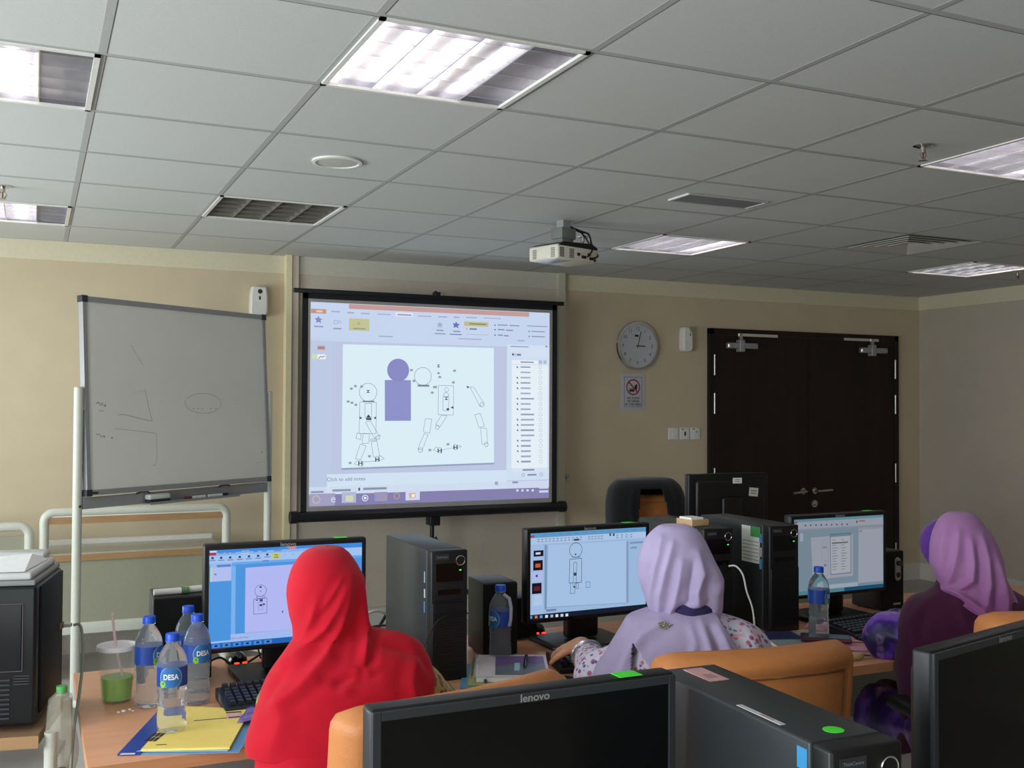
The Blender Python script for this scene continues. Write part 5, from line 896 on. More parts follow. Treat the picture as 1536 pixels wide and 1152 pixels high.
# right table small things
t = thing('spiral_notebook', 'grey ruled notebook under the dark red phone', 'notebook', (2.155, 2.53, T), R(-20))
b = MB(); b.box(-.09, .09, -.13, .13, 0, .010, M['paper']); b.build('pages', t, False)
b = MB(); b.box(-.092, .092, -.132, .132, .010, .0115, mat('notebook_grey_lines', (140, 150, 152), .6, noise=.15, nscale=160, stretch=(1, 12, 1))); b.box(-.09, .02, .02, .13, .0115, .013, mat('navy_cover', (40, 46, 84), .5)); b.build('cover', t, False)
t = thing('mobile_phone', 'dark red phone lying across the notebook and tissue', 'phone', (2.225, 2.495, T+.0145), R(-38))
b = MB(); b.box(-.075, .075, -.036, .036, 0, .012, mat('maroon_case', (84, 20, 34), .35), .004); b.build('case', t)
b = MB(); b.box(-.069, .069, -.031, .031, .012, .0128, M['blackgloss']); b.build('screen', t, False)
def tissue(pts, loc, rz, label, c='d89cb0', hgt=.012):
    t = MB(); n = 16; v = []; f = []
    for j in range(n+1):
        for i in range(n+1):
            u, w = i/n, j/n; e = .006*math.sin(9*w+2)*(1-u); v.append(((u-.5)*pts[0]+e, (w-.5)*pts[1]+.005*math.sin(8*u), hgt*(.35+.5*math.sin(6*u+2*w)*math.sin(5*w+u))**2+.0015))
    f = [(j*(n+1)+i, j*(n+1)+i+1, (j+1)*(n+1)+i+1, (j+1)*(n+1)+i) for j in range(n) for i in range(n)]
    t.add(v, f, mat('pink_tissue', (216, 150, 172), .9)); o = t.build('tissue'); o.location = loc; o.rotation_euler = (0, 0, rz); md = o.modifiers.new('s', 'SOLIDIFY'); md.thickness = .001; md.offset = 1
    return tag(o, label, 'tissue', 'pink tissues on the right table')
tissue((.17, .07), (2.255, 2.43, T), R(-30), 'pink tissue folded in front of the dark red phone')
tissue((.12, .06), (2.335, 2.52, T), R(-35), 'pink tissue strip beside the right keyboard')
tissue((.08, .08), (2.255, 2.56, T+.002), R(10), 'pink tissue under the right water bottle', hgt=.006)
tissue((.06, .03), (2.36, 2.70, T+.001), R(10), 'small crumpled pink tissue behind the keyboard corner', hgt=.03)
t = thing('wrapped_sweet', 'pale wrapped sweet near the table edge behind the chair', 'sweet', (2.175, 2.305, T+.0095), R(10))
b = MB(); b.tube([(-.03, 0, 0), (-.02, 0, 0), (0, 0, 0), (.02, 0, 0), (.028, 0, 0)], [.002, .007, .009, .007, .002], mat('sweet_wrap', (176, 160, 100), .4), 12); b.build('sweet', t)
b = MB()
for s in (-1, 1): b.prism([(s*.026, -.002), (s*.045, -.012), (s*.045, .012), (s*.026, .002)], -.001, .001, mat('sweet_wrap_dark', (60, 60, 50), .4), 'z')
b.build('wrapper_ends', t, False)
# phone/box on the hidden computer
t = thing('card_box', 'small cream card box lying on the half hidden computer', 'box', (1.965, 2.83, T+.3455), R(5))
b = MB(); b.box(-.035, .035, -.04, .04, 0, .02, mat('cream_card', (196, 160, 120), .7), .001); b.build('carton', t); b = MB(); b.box(-.03, .02, -.03, .03, .02, .026, M['paper']); b.build('note_pad', t, False)

# cables
def cable(pts, r, m, label, cat='cable', group='cables on the front tables', name='cable'):
    P = [Vector(p) for p in pts]; out = []
    for i in range(len(P)-1):
        for k in range(8):
            s = k/8; p0 = P[max(i-1, 0)]; p3 = P[min(i+2, len(P)-1)]
            out.append(.5*((2*P[i])+(-p0+P[i+1])*s+(2*p0-5*P[i]+4*P[i+1]-p3)*s*s+(-p0+3*P[i]-3*P[i+1]+p3)*s**3))
    out.append(P[-1]); b = MB(); b.tube(out, r, m, 8); o = b.build(name); return tag(o, label, cat, group)
cb = mat('cable_black', (14, 14, 15), .5); cw = mat('cable_white', (215, 215, 215), .45)
cable([(1.064, 2.570, T+.175), (1.03, 2.562, T+.182), (.985, 2.560, T+.172), (.955, 2.56, T+.14), (.925, 2.56, T+.07), (.91, 2.56, T+.004)], .0018, cb, 'thin black lead running across the upright computer near the red sleeve')
cable([(2.303, 2.69, T+.25), (2.318, 2.66, T+.25), (2.325, 2.65, T+.2), (2.335, 2.64, T+.1), (2.34, 2.64, T+.006)], .002, cw, 'thin white lead hanging before the labelled computer') if False else None
cable([(2.015, 2.703, T+.225), (2.03, 2.685, T+.226), (2.045, 2.67, T+.20), (2.052, 2.66, T+.15), (2.072, 2.655, T+.09), (2.078, 2.65, T+.004)], .0028, cw, 'white charging cable curving down beside the lavender scarf')
cable([(.98, 2.985, T+.10), (.93, 2.99, T+.115), (.86, 3.0, T+.07), (.82, 3.0, T+.02), (.80, 2.99, T+.004)], .004, cw, 'thick white cable looping behind the upright computer')
cable([(.99, 2.985, T+.07), (.93, 3.02, T+.06), (.88, 3.0, T+.02), (.80, 2.96, T+.006), (.70, 2.95, T+.006)], .003, cb, 'black cable running left from the upright computer')
cable([(.98, 2.985, T+.05), (.93, 2.97, T+.03), (.90, 2.97, T+.06), (.87, 2.96, T+.03), (.86, 2.95, T+.004)], .003, cb, 'black cable knot beside the upright computer')
cable([(.45, 3.0, T+.005), (.48, 2.95, T+.03), (.52, 2.93, T+.005), (.58, 2.96, T+.02), (.64, 2.95, T+.06), (.66, 2.92, T+.1)], .003, cb, 'black cable arching under the blue monitor')
cable([(.60, 3.0, T+.006), (.58, 2.94, T+.07), (.61, 2.9, T+.08), (.64, 2.88, T+.1)], .0025, cb, 'second black cable under the blue monitor')
cable([(1.10, 2.98, T+.06), (1.13, 2.99, T+.03), (1.15, 2.97, T+.008), (1.19, 3.0, T+.008)], .003, cb, 'black cable between the upright computer and speaker')
cable([(1.10, 2.95, T+.02), (1.14, 2.95, T+.012), (1.16, 2.93, T+.006)], .006, cw, 'short white plug lead behind the upright computer')
t = thing('power_adapter', 'flat black adapter box behind the red shoulder', 'adapter', (.835, 2.87, T), R(8))
b = MB(); b.box(-.075, .075, -.045, .045, .0, .032, M['dgrey'], .006); b.build('case', t); b = MB(); b.cyl((.075, 0, .016), (.105, 0, .018), .007, M['black'], 12); b.build('plug', t)

# ------------------------------------------------------------------ nearest row: switched-off monitors and computer
monitor((.585, 1.205, T), R(.5), 'nearest black monitor, switched off, centre foreground', None, blank=True)
m5 = monitor((1.425, 1.20, T), R(13.5), 'switched off monitor cropped by the right edge', None, blank=True, sticker=False)
tower((.868, .905, T), R(-2), 'dark computer in the foreground with a round green sticker on top', stickers=(('l', .04, .058, .31, .335, '3c8cc0', ''), ),
      top=((-.012, .020, .30, .37, 'd8a0a0'), (-.045, -.037, .10, .19, 'c8c8c8')))
t = thing('sticker_dot', 'round green dot sticker on the foreground computer', 'sticker', (.872, .965, T+.3455), 0)
b = MB(); b.lathe([(0, 0), (.0125, 0), (.0125, .0006), (0, .0008)], mat('green_sticker', (80, 235, 60), .5), seg=32); b.build('dot', t)

# ------------------------------------------------------------------ printer on its stand, far left
PR = R(-12)
t = thing('laser_printer', 'large black printer with grey lid at the left edge', 'printer', (.012, 2.547, T+.002), PR)
pb = mat('printer_black', (15, 16, 19), .35, bump=.1, bscale=800); pside = mat('printer_side', (10, 17, 23), .55, spec=.25)
b = MB(); b.box(-.40, 0, 0, .28, .012, .322, pb, .008); b.build('body', t)
b = MB(); b.box(-.001, .004, .035, .275, .03, .315, pside, .002); b.build('side_cover', t)
b = MB(); b.box(-.30, -.028, -.005, .002, .135, .285, pb, .003); b.build('front_door', t)
b = MB()
for (x0, x1, z0, z1) in ((-.30, -.026, .135, .1365), (-.0275, -.026, .135, .285), (-.30, -.026, .2835, .285)): b.box(x0, x1, -.0062, -.004, z0, z1, mat('door_edge', (90, 84, 86), .4))
b.build('door_trim', t, False)
b = MB()
for k in range(9): b.box(-.13, -.052, -.003, .001, .030+k*.0105, .034+k*.0105, M['dgrey'])
for k in range(4): b.box(-.044, -.012, -.003, .001, .105+k*.006, .1075+k*.006, M['dgrey'])
b.build('vents', t, False)
b = MB(); b.box(-.16, -.098, -.0062, -.005, .165, .205, M['paper']); b.box(-.15, -.11, -.0066, -.0062, .175, .18, M['dgrey']); b.build('paper_label', t, False)
b = MB(); b.box(-.40, -.004, .005, .275, .322, .334, mat('lid_grey', (132, 134, 134), .4), .003); b.box(-.39, -.012, .008, .265, .334, .350, mat('lid_light', (196, 198, 196), .4), .006); b.build('scanner_lid', t)
b = MB(); b.box(-.38, -.03, .232, .30, .35, .366, mat('lid_light', (196, 198, 196), .4), .008); b.build('paper_tray', t)
b = MB(); b.box(.002, .010, .24, .262, .175, .19, mat('brass_plug', (150, 120, 90), .35, .6)); b.box(.010, .03, .244, .258, .178, .187, M['steel'], .002); b.build('usb_plug', t, False)
Tp = Matrix.Translation((.012, 2.547, T)) @ Matrix.Rotation(PR, 4, 'Z')
def pw(x, y, z): return tuple(Tp @ Vector((x, y, z)))
cable([pw(.034, .251, .184), pw(.052, .245, .180), pw(.066, .20, .12), pw(.072, .12, .05), pw(.072, .07, 0), pw(.078, .0, -.06), pw(.08, -.03, -.12), pw(.08, -.05, -.22)], .0035, mat('cable_grey_green', (128, 132, 118), .4), 'grey cable hanging from the printer side')
t = thing('paper_sheet', 'folded white sheet lying on top of the printer', 'paper', pw(-.105, .12, .352), PR)
b = MB(); b.add([(-.16, -.10, .001), (.075, -.10, .0015), (.085, .10, .001), (-.16, .10, .001), (-.14, .02, .010), (.06, .045, .022)], [(0, 1, 5, 4), (1, 2, 5), (4, 5, 2, 3)], M['paper']); o = b.build('sheet', t, False); md = o.modifiers.new('s', 'SOLIDIFY'); md.thickness = .0005; md.offset = 1
t = thing('printer_stand', 'wood topped white tube printer stand at the far left', 'stand', (.012, 2.547, 0), PR)
b = MB(); b.box(-.50, .012, -.03, .295, T-.024, T, mat('stand_top', (150, 118, 92), .5)); b.build('top_board', t, False)
b = MB(); b.box(-.50, .015, -.034, -.030, T-.026, T+.001, M['woodedge']); b.build('edge_band', t, False)
b = MB(); b.box(-.50, .02, -.02, .28, T-.11, T-.095, mat('stand_shelf', (196, 198, 194), .5), .002); b.build('shelf', t, False)
b = MB(); b.text('ADIET', -.06, .03, .028, M['dgrey'], 'xy', off=T-.0945) if False else b.box(-.09, -.03, .0, .01, T-.095, T-.0945, M['dgrey']); b.build('shelf_print', t, False)
for x, y in ((.035, -.005), (.018, .26), (-.48, .27)):
    b = MB(); b.cyl((x, y, 0), (x, y, T-.03 if x < 0 else T+.0), .014, M['offwhite'], 14); b.build('leg', t)
b = MB(); b.cyl((.0, -.02, .1), (.0, -.02, T-.10), .005, M['dgrey'], 8); b.build('rod', t)
t = thing('plastic_bag', 'translucent plastic bag hanging between printer and table', 'bag', pw(.050, .03, -.12), PR)
b = MB(); n = 18; v = []; f = []
for j in range(13):
    w_ = j/12; z = .20*w_; rr = .022+.010*math.sin(PI*w_)*(1+.3*math.sin(7*w_)); rr *= .35 if w_ > .95 else 1
    for i in range(n): a = 2*PI*i/n; q = rr*(1+.18*math.sin(3*a+5*w_)+.08*math.sin(7*a)); v.append((q*math.cos(a), q*math.sin(a)*1.4, z))
f = [(j*n+i, j*n+(i+1) % n, (j+1)*n+(i+1) % n, (j+1)*n+i) for j in range(12) for i in range(n)]+[tuple(range(n-1, -1, -1))]
b.add(v, f, mat('clear_bag_film', (190, 186, 168), .25, alpha=.35, noise=.1)); b.build('film', t)
b = MB(); b.lathe([(.0, -.006), (.016, .0), (.018, .014), (.012, .026), (0, .03)], mat('amber_knob', (176, 136, 92), .4), seg=20); b.build('knob', t)
b = MB(); b.lathe([(.010, .196), (.012, .20), (.012, .212), (0, .214)], mat('green_twist_cap', (96, 176, 100), .4), seg=16); b.build('green_tie', t)
# ------------------------------------------------------------------ tan leather office chairs
def office_chair(loc, rz, label, top=.975, w=.50, group='tan leather office chairs'):
    """origin on the floor under the seat, sitter faces +y; backrest outer shell towards -y"""
    t = thing('office_chair', label, 'chair', loc, rz, group)
    zb = .42; H_ = top-zb
    def shape(w, z, inner):
        pass
    def grid(fn, nu, nv):
        v = [fn(i/nu, j/nv) for j in range(nv+1) for i in range(nu+1)]; f = [(j*(nu+1)+i, j*(nu+1)+i+1, (j+1)*(nu+1)+i+1, (j+1)*(nu+1)+i) for j in range(nv) for i in range(nu)]; return v, f
    # backrest: closed cushion, cross-section swept upward, rounded top corners
    nu, nv = 44, 40; V = []; F = []
    def halfw(s):
        base = (w/2)*(.90+.10*min(1, s*2.2))
        if s > .93: q = (s-.93)/.07; base -= (.032)*(1-math.sqrt(max(0, 1-q*q)))
        return base
    ring = 64
    for j in range(nv+1):
        s = j/nv; z = zb+H_*s; hw = halfw(s); th = .050 if s < .86 else .050
        lean = -.10*s+.03*s*s
        for k in range(ring):
            a = 2*PI*k/ring; ca, sa = math.cos(a), math.sin(a)
            x = hw*math.copysign(abs(ca)**.35, ca); y = th*math.copysign(abs(sa)**.55, sa)
            tt = 1
            if s > .94: tt = math.sqrt(max(0, 1-((s-.94)/.06)**2))*.75+.25
            y = y*tt + .055*(x/(w/2))**2*(1.0) + lean
            # border welt: outer shell side
            if sa < 0:
                ex = (hw-abs(x)); ez = (top-z)
                d = min(ex, ez)
                y += -.010*math.exp(-((d-.022)/.020)**2)+.006*math.exp(-((d-.052)/.005)**2)
            zz = z+(.020*(x/(w/2)) * 0) - .006*(abs(x)/(w/2))**3*s
            V.append((x, y, zz))
    for j in range(nv):
        for k in range(ring): F.append((j*ring+k, j*ring+(k+1) % ring, (j+1)*ring+(k+1) % ring, (j+1)*ring+k))
    F.append(tuple(range(ring-1, -1, -1))); F.append(tuple(nv*ring+k for k in range(ring)))
    b = MB(); b.add(V, F, M['leather']); br = b.build('backrest', t, ang=60)
    # seam piping on the outer shell
    b = MB(); pts = []
    def outer(x, z):
        s = (z-zb)/H_; return -.050+.055*(x/(w/2))**2+(-.10*s+.03*s*s)+.003
    n = 26; xw = lambda s: halfw(s)-.052
    for k in range(n): z = zb+.03+(H_-.085)*k/(n-1)*1.0; s = (z-zb)/H_; pts.append((-xw(min(s, .88)), outer(-xw(min(s, .88)), z), z))
    zt = pts[-1][2]
    for k in range(1, 24): x = -xw(.88)+2*xw(.88)*k/23; pts.append((x, outer(x, zt), zt+.006*math.sin(PI*k/23)))
    for k in range(n-1): z = zb+.03+(H_-.085)*(n-2-k)/(n-1); pts.append((xw(min((z-zb)/H_, .88)), outer(xw(min((z-zb)/H_, .88)), z), z))
    b.tube(pts, .0022, M['leatherdark'], 6); b.build('seam_piping', t)
    # front cushions
    b = MB()
    for (z0, z1, d) in ((zb+.04, top-.20, .018), (top-.195, top-.03, .026)):
        nu2, nv2 = 24, 16
        v = []; f = []
        for j in range(nv2+1):
            for i in range(nu2+1):
                u, q = i/nu2*2-1, j/nv2*2-1; x = u*(w/2-.055); z = (z0+z1)/2+q*(z1-z0)/2; s = (z-zb)/H_
                bul = d*(1-u**4)*(1-q**4); v.append((x, .046+.055*(x/(w/2))**2+(-.10*s+.03*s*s)+bul, z))
        f = [(j*(nu2+1)+i, (j+1)*(nu2+1)+i, (j+1)*(nu2+1)+i+1, j*(nu2+1)+i+1) for j in range(nv2) for i in range(nu2)]
        b.add(v, f, M['leather'])
    c = b.build('back_cushion', t); md = c.modifiers.new('s', 'SOLIDIFY'); md.thickness = .006
    b = MB(); b.box(-w/2+.02, w/2-.02, .02, .50, .40, .475, M['leather'], .03); b.build('seat', t)
    b = MB(); b.box(-.03, .03, -.06, .22, .36, .40, M['black'], .006); b.box(-.03, .03, -.075, -.045, .37, .56, M['black'], .006); b.box(-.09, .09, .12, .34, .37, .40, M['black'], .006); b.build('mechanism', t)
    for sx in (-1, 1):
        b = MB(); x = sx*(w/2+.03)
        b.tube([(sx*(w/2-.04), .12, .40), (x, .13, .42), (x, .16, .60), (x, .16, .63)], .017, M['black'], 12); b.build('arm_post', t)
        b = MB(); b.T = Matrix.Translation((x, .18, .648)); b.box(-.032, .032, -.13, .14, -.018, .018, M['black'], .014); b.build('armrest', t)
    b = MB(); b.cyl((0, .23, .10), (0, .23, .24), .028, M['black'], 20); b.cyl((0, .23, .24), (0, .23, .37), .016, M['chrome'], 20); b.build('gas_column', t)
    for k in range(5):
        a = 2*PI*k/5+.3; dx, dy = math.cos(a), math.sin(a)
        b = MB(); b.tube([(dx*.0, .23+dy*.0, .11), (dx*.29, .23+dy*.29, .075)], [.026, .016], M['black'], 12); lg = b.build('base_arm', t)
        b = MB(); cx_, cy_ = dx*.29, .23+dy*.29; px, py = -dy, dx
        for s in (-1, 1): b.cyl((cx_+px*s*.008, cy_+py*s*.008, .027), (cx_+px*s*.024, cy_+py*s*.024, .027), .027, M['black'], 18)
        b.cyl((cx_, cy_, .04), (cx_, cy_, .075), .006, M['steel'], 8); b.build('caster', lg)
    return t
ch = office_chair((.712, 1.80, 0), R(13), 'tan leather chair of the red scarfed woman behind the nearest monitor', top=.958)
def chair_copy(loc, rz, label): return dup(ch, loc, rz, label)
chair_copy((1.395, 1.80, 0), R(-6), 'tan leather chair of the lavender scarfed woman, centre right')
chair_copy((2.37, 1.81, 0), R(-14), 'tan leather chair of the purple scarfed woman at the right edge')
chair_copy((3.17, 5.0, 0), R(175), 'tan leather chair draped with a black jacket by the far wall')

for o in col.objects:
    if o.get('label', '').startswith('tan leather chair of the lav') or 'purple scarfed woman at the right edge' in o.get('label', ''): o.scale = (.93, 1, 1.012)
    if 'draped with a black jacket' in o.get('label', ''): o.scale = (.88, 1, 1.01)
# ------------------------------------------------------------------ people: one continuous body surface each, clothes as children
def sdf_mesh(prims, vox, k=.018, pad=.03, carve=()):
    """prims: ('c',a,b,ra,rb[,k]) tapered capsule or ('e',centre,radii,rotmatrix|None); smooth union polygonised with surface nets"""
    lo = np.full(3, 9.); hi = np.full(3, -9.)
    for p in prims:
        if p[0] == 'c':
            for q, r in ((p[1], p[3]), (p[2], p[4])): lo = np.minimum(lo, np.array(q)-r); hi = np.maximum(hi, np.array(q)+r)
        else: r = max(p[2]); lo = np.minimum(lo, np.array(p[1])-r); hi = np.maximum(hi, np.array(p[1])+r)
    lo -= pad; hi += pad; n = np.ceil((hi-lo)/vox).astype(int)+1
    F = np.full(n, .5, np.float32)
    ax = [lo[i]+vox*np.arange(n[i]) for i in range(3)]
    for p in prims:
        kk = k
        if p[0] == 'c':
            a, b, ra, rb = np.array(p[1], float), np.array(p[2], float), p[3], p[4]
            if len(p) > 5: kk = p[5]
            l2 = np.minimum(a-ra, b-rb); h2 = np.maximum(a+ra, b+rb)
        else: a = np.array(p[1], float); r = np.array(p[2], float); l2 = a-max(r); h2 = a+max(r)
        m = kk*2.5+vox*2
        i0 = np.maximum(0, np.floor((l2-m-lo)/vox).astype(int)); i1 = np.minimum(n, np.ceil((h2+m-lo)/vox).astype(int)+1)
        X, Y, Z = np.meshgrid(ax[0][i0[0]:i1[0]], ax[1][i0[1]:i1[1]], ax[2][i0[2]:i1[2]], indexing='ij')
        if p[0] == 'c':
            d = b-a; L2 = max(d@d, 1e-9); t = np.clip(((X-a[0])*d[0]+(Y-a[1])*d[1]+(Z-a[2])*d[2])/L2, 0, 1)
            D = np.sqrt((X-a[0]-t*d[0])**2+(Y-a[1]-t*d[1])**2+(Z-a[2]-t*d[2])**2)-(ra+(rb-ra)*t)
        else:
            P = np.stack([X-a[0], Y-a[1], Z-a[2]], -1)
            if len(p) > 3 and p[3] is not None: P = P @ np.array(p[3])
            q = P/r; kq = np.sqrt((q**2).sum(-1)); g = np.sqrt(((P/(r*r))**2).sum(-1))+1e-9; D = kq*(kq-1)/g
        S = F[i0[0]:i1[0], i0[1]:i1[1], i0[2]:i1[2]]
        h = np.maximum(kk-np.abs(S-D), 0)/kk; F[i0[0]:i1[0], i0[1]:i1[1], i0[2]:i1[2]] = np.minimum(S, D)-h*h*kk*.25
    ins = F < 0; nx, ny, nz = n
    c = np.zeros((nx-1, ny-1, nz-1), int)
    for dx in (0, 1):
        for dy in (0, 1):
            for dz in (0, 1): c += ins[dx:nx-1+dx, dy:ny-1+dy, dz:nz-1+dz]
    act = (c > 0) & (c < 8); idx = -np.ones(act.shape, int); I = np.argwhere(act); idx[tuple(I.T)] = np.arange(len(I))
    acc = np.zeros((len(I), 3)); cnt = np.zeros(len(I))
    corners = [(a, b, c_) for a in (0, 1) for b in (0, 1) for c_ in (0, 1)]
    for a in corners:
        for axn in range(3):
            if a[axn]: continue
            b2 = list(a); b2[axn] = 1
            fa = F[I[:, 0]+a[0], I[:, 1]+a[1], I[:, 2]+a[2]]; fb = F[I[:, 0]+b2[0], I[:, 1]+b2[1], I[:, 2]+b2[2]]
            m = (fa < 0) != (fb < 0); t = np.where(m, fa/(fa-fb+1e-12), 0)
            pos = np.tile(np.array(a, float), (len(I), 1)); pos[:, axn] += t
            acc[m] += pos[m]; cnt[m] += 1
    V = lo+vox*(I+acc/cnt[:, None]); Fs = []
    for axn in range(3):
        o = [(0, 0, 0)]; u, w = [(1, 2), (2, 0), (0, 1)][axn]
        sl0 = [slice(1, -1)]*3; A = ins.copy(); 
        J = np.argwhere(np.take(ins, range(0, n[axn]-1), axn) != np.take(ins, range(1, n[axn]), axn))
        for p in J:
            if p[u] < 1 or p[w] < 1 or p[u] >= n[u]-1 or p[w] >= n[w]-1: continue
            q = []
            for du, dw in ((-1, -1), (0, -1), (0, 0), (-1, 0)):
                r = p.copy(); r[u] += du; r[w] += dw; q.append(idx[tuple(r)])
            if min(q) < 0: continue
            Fs.append(tuple(q) if ins[tuple(p)] else tuple(q[::-1]))
    return V, Fs
def np_obj(name, V, Fs, m, parent, smooth_it=0, thick=0):
    me = bpy.data.meshes.new(name); me.from_pydata([tuple(map(float, v)) for v in V], [], Fs); me.materials.append(m)
    b = bmesh.new(); b.from_mesh(me); bmesh.ops.recalc_face_normals(b, faces=b.faces[:]); b.to_mesh(me); b.free()
    me.polygons.foreach_set('use_smooth', [True]*len(me.polygons)); me.update()
    o = bpy.data.objects.new(name, me); col.objects.link(o); o.parent = parent
    if smooth_it: md = o.modifiers.new('s', 'SMOOTH'); md.factor = .5; md.iterations = smooth_it
    if thick: md = o.modifiers.new('t', 'SOLIDIFY'); md.thickness = thick; md.offset = -1
    return o
def hand_prims(wrist, d, up, side, curl=.5, s=1.0):
    """palm, four unequal bent fingers and a thumb; d = pointing direction, up = back of hand, side=+1 thumb towards d x up"""
    w = Vector(wrist); d = Vector(d).normalized(); up = (Vector(up)-d*Vector(up).dot(d)).normalized(); lat = d.cross(up)*side
    P = []
    for k, off in enumerate((.030, .010, -.010, -.029)):
        kn = w+d*(.082-.004*abs(k-1))*s+lat*off*s
        P.append(('c', tuple(w+lat*off*.6*s), tuple(kn), .014*s, .0105*s, .010))
        L_ = (.070, .078, .072, .056)[k]*s; p = kn; dd = d.copy()
        for seg, fr in enumerate((.45, .31, .24)):
            dd = (dd-up*curl*(.45+.25*seg)).normalized(); q = p+dd*L_*fr
            P.append(('c', tuple(p), tuple(q), (.0092-.0009*seg)*s, (.0083-.0009*seg)*s, .003)); p = q
    b = w+d*.020*s+lat*.026*s; m_ = b+(d*.6+lat*.75-up*.15).normalized()*.042*s; e = m_+(d*.85+lat*.35-up*.35).normalized()*.034*s
    P += [('c', tuple(b), tuple(m_), .013*s, .0105*s, .006), ('c', tuple(m_), tuple(e), .0100*s, .0080*s, .003)]
    return P
def body_prims(head, chest, pelvis, shoulders, elbows, wrists, hands, knees, feet, facing=0, hs=.86, trz=0):
    """all points local, sitter faces +y"""
    hx, hy, hz = head; P = []
    Rz = Matrix.Rotation(facing, 3, 'Z')
    def hp(x, y, z): v = Rz @ Vector((x, y, z)); return (hx+v.x*hs, hy+v.y*hs, hz+v.z*hs)
    rot = [[Rz[i][j] for j in range(3)] for i in range(3)]
    P += [('e', hp(0, -.012, .03), (.070*hs, .088*hs, .085*hs), rot), ('e', hp(0, .03, -.035), (.054*hs, .060*hs, .072*hs), rot),
          ('c', hp(0, .082, .012), hp(0, .100, -.018), .007, .011, .012), ('c', hp(-.016, .080, -.048), hp(.016, .080, -.048), .007, .007, .008),
          ('c', hp(-.014, .079, -.058), hp(.014, .079, -.058), .007, .007, .006), ('c', hp(-.03, .074, .030), hp(-.022, .076, .030), .010, .010, .01), ('c', hp(.03, .074, .030), hp(.022, .076, .030), .010, .010, .01),
          ('e', hp(0, .066, -.092), (.022, .022, .018), rot), ('e', hp(-.070, -.005, -.005), (.009, .018, .028), rot), ('e', hp(.070, -.005, -.005), (.009, .018, .028), rot)]
    cx, cy, cz = chest; px, py, pz = pelvis
    Tm = Matrix.Rotation(trz, 3, 'Z'); tr = [[Tm[i][j] for j in range(3)] for i in range(3)]
    P += [('c', hp(0, -.02, -.05), (cx, cy, cz+.10), .048, .055, .03), ('e', chest, (.128, .078, .12), tr), ('e', ((cx+px)/2, (cy+py)/2, (cz+pz)/2), (.115, .072, .14), tr), ('e', pelvis, (.150, .115, .11), tr)]
    for i in (0, 1):
        P += [('c', (cx, cy, cz+.08), shoulders[i], .042, .038, .02), ('c', shoulders[i], elbows[i], .038, .031, .012), ('c', elbows[i], wrists[i], .031, .023, .010)]
        hipx = px+(-.08 if i == 0 else .08)
        P += [('c', (hipx, py, pz-.02), knees[i], .080, .055, .03), ('c', knees[i], (feet[i][0], feet[i][1]-.02, .09), .052, .036, .015), ('c', (feet[i][0], feet[i][1]-.03, .045), (feet[i][0], feet[i][1]+.13, .028), .036, .026, .015)]
        if hands[i]: d, up, curl = hands[i]; P += hand_prims(wrists[i], d, up, -1 if i == 0 else 1, curl, .95)
        # side chosen so the thumbs point to each other
    return P
def catmull(rows, M_):
    A = np.array(rows, float); n = len(A); out = []
    L_ = np.concatenate([[0], np.cumsum(np.sqrt(((A[1:]-A[:-1])[:, :6]**2).sum(1))+.004)]); 
    t = np.linspace(0, L_[-1], M_)
    for s in t:
        i = min(max(np.searchsorted(L_, s)-1, 0), n-2); u = (s-L_[i])/(L_[i+1]-L_[i])
        def sl(k):
            if k <= 0 or k >= n-1: return (A[min(k+1, n-1)]-A[max(k-1, 0)])/(L_[min(k+1, n-1)]-L_[max(k-1, 0)])
            d0 = (A[k]-A[k-1])/(L_[k]-L_[k-1]); d1 = (A[k+1]-A[k])/(L_[k+1]-L_[k])
            r = np.where(d0*d1 > 0, 2*d0*d1/(d0+d1+1e-12), 0); return r
        m0, m1 = sl(i), sl(i+1); h = L_[i+1]-L_[i]
        out.append((2*u**3-3*u**2+1)*A[i]+(u**3-2*u**2+u)*h*m0+(-2*u**3+3*u**2)*A[i+1]+(u**3-u**2)*h*m1)
    return np.array(out)
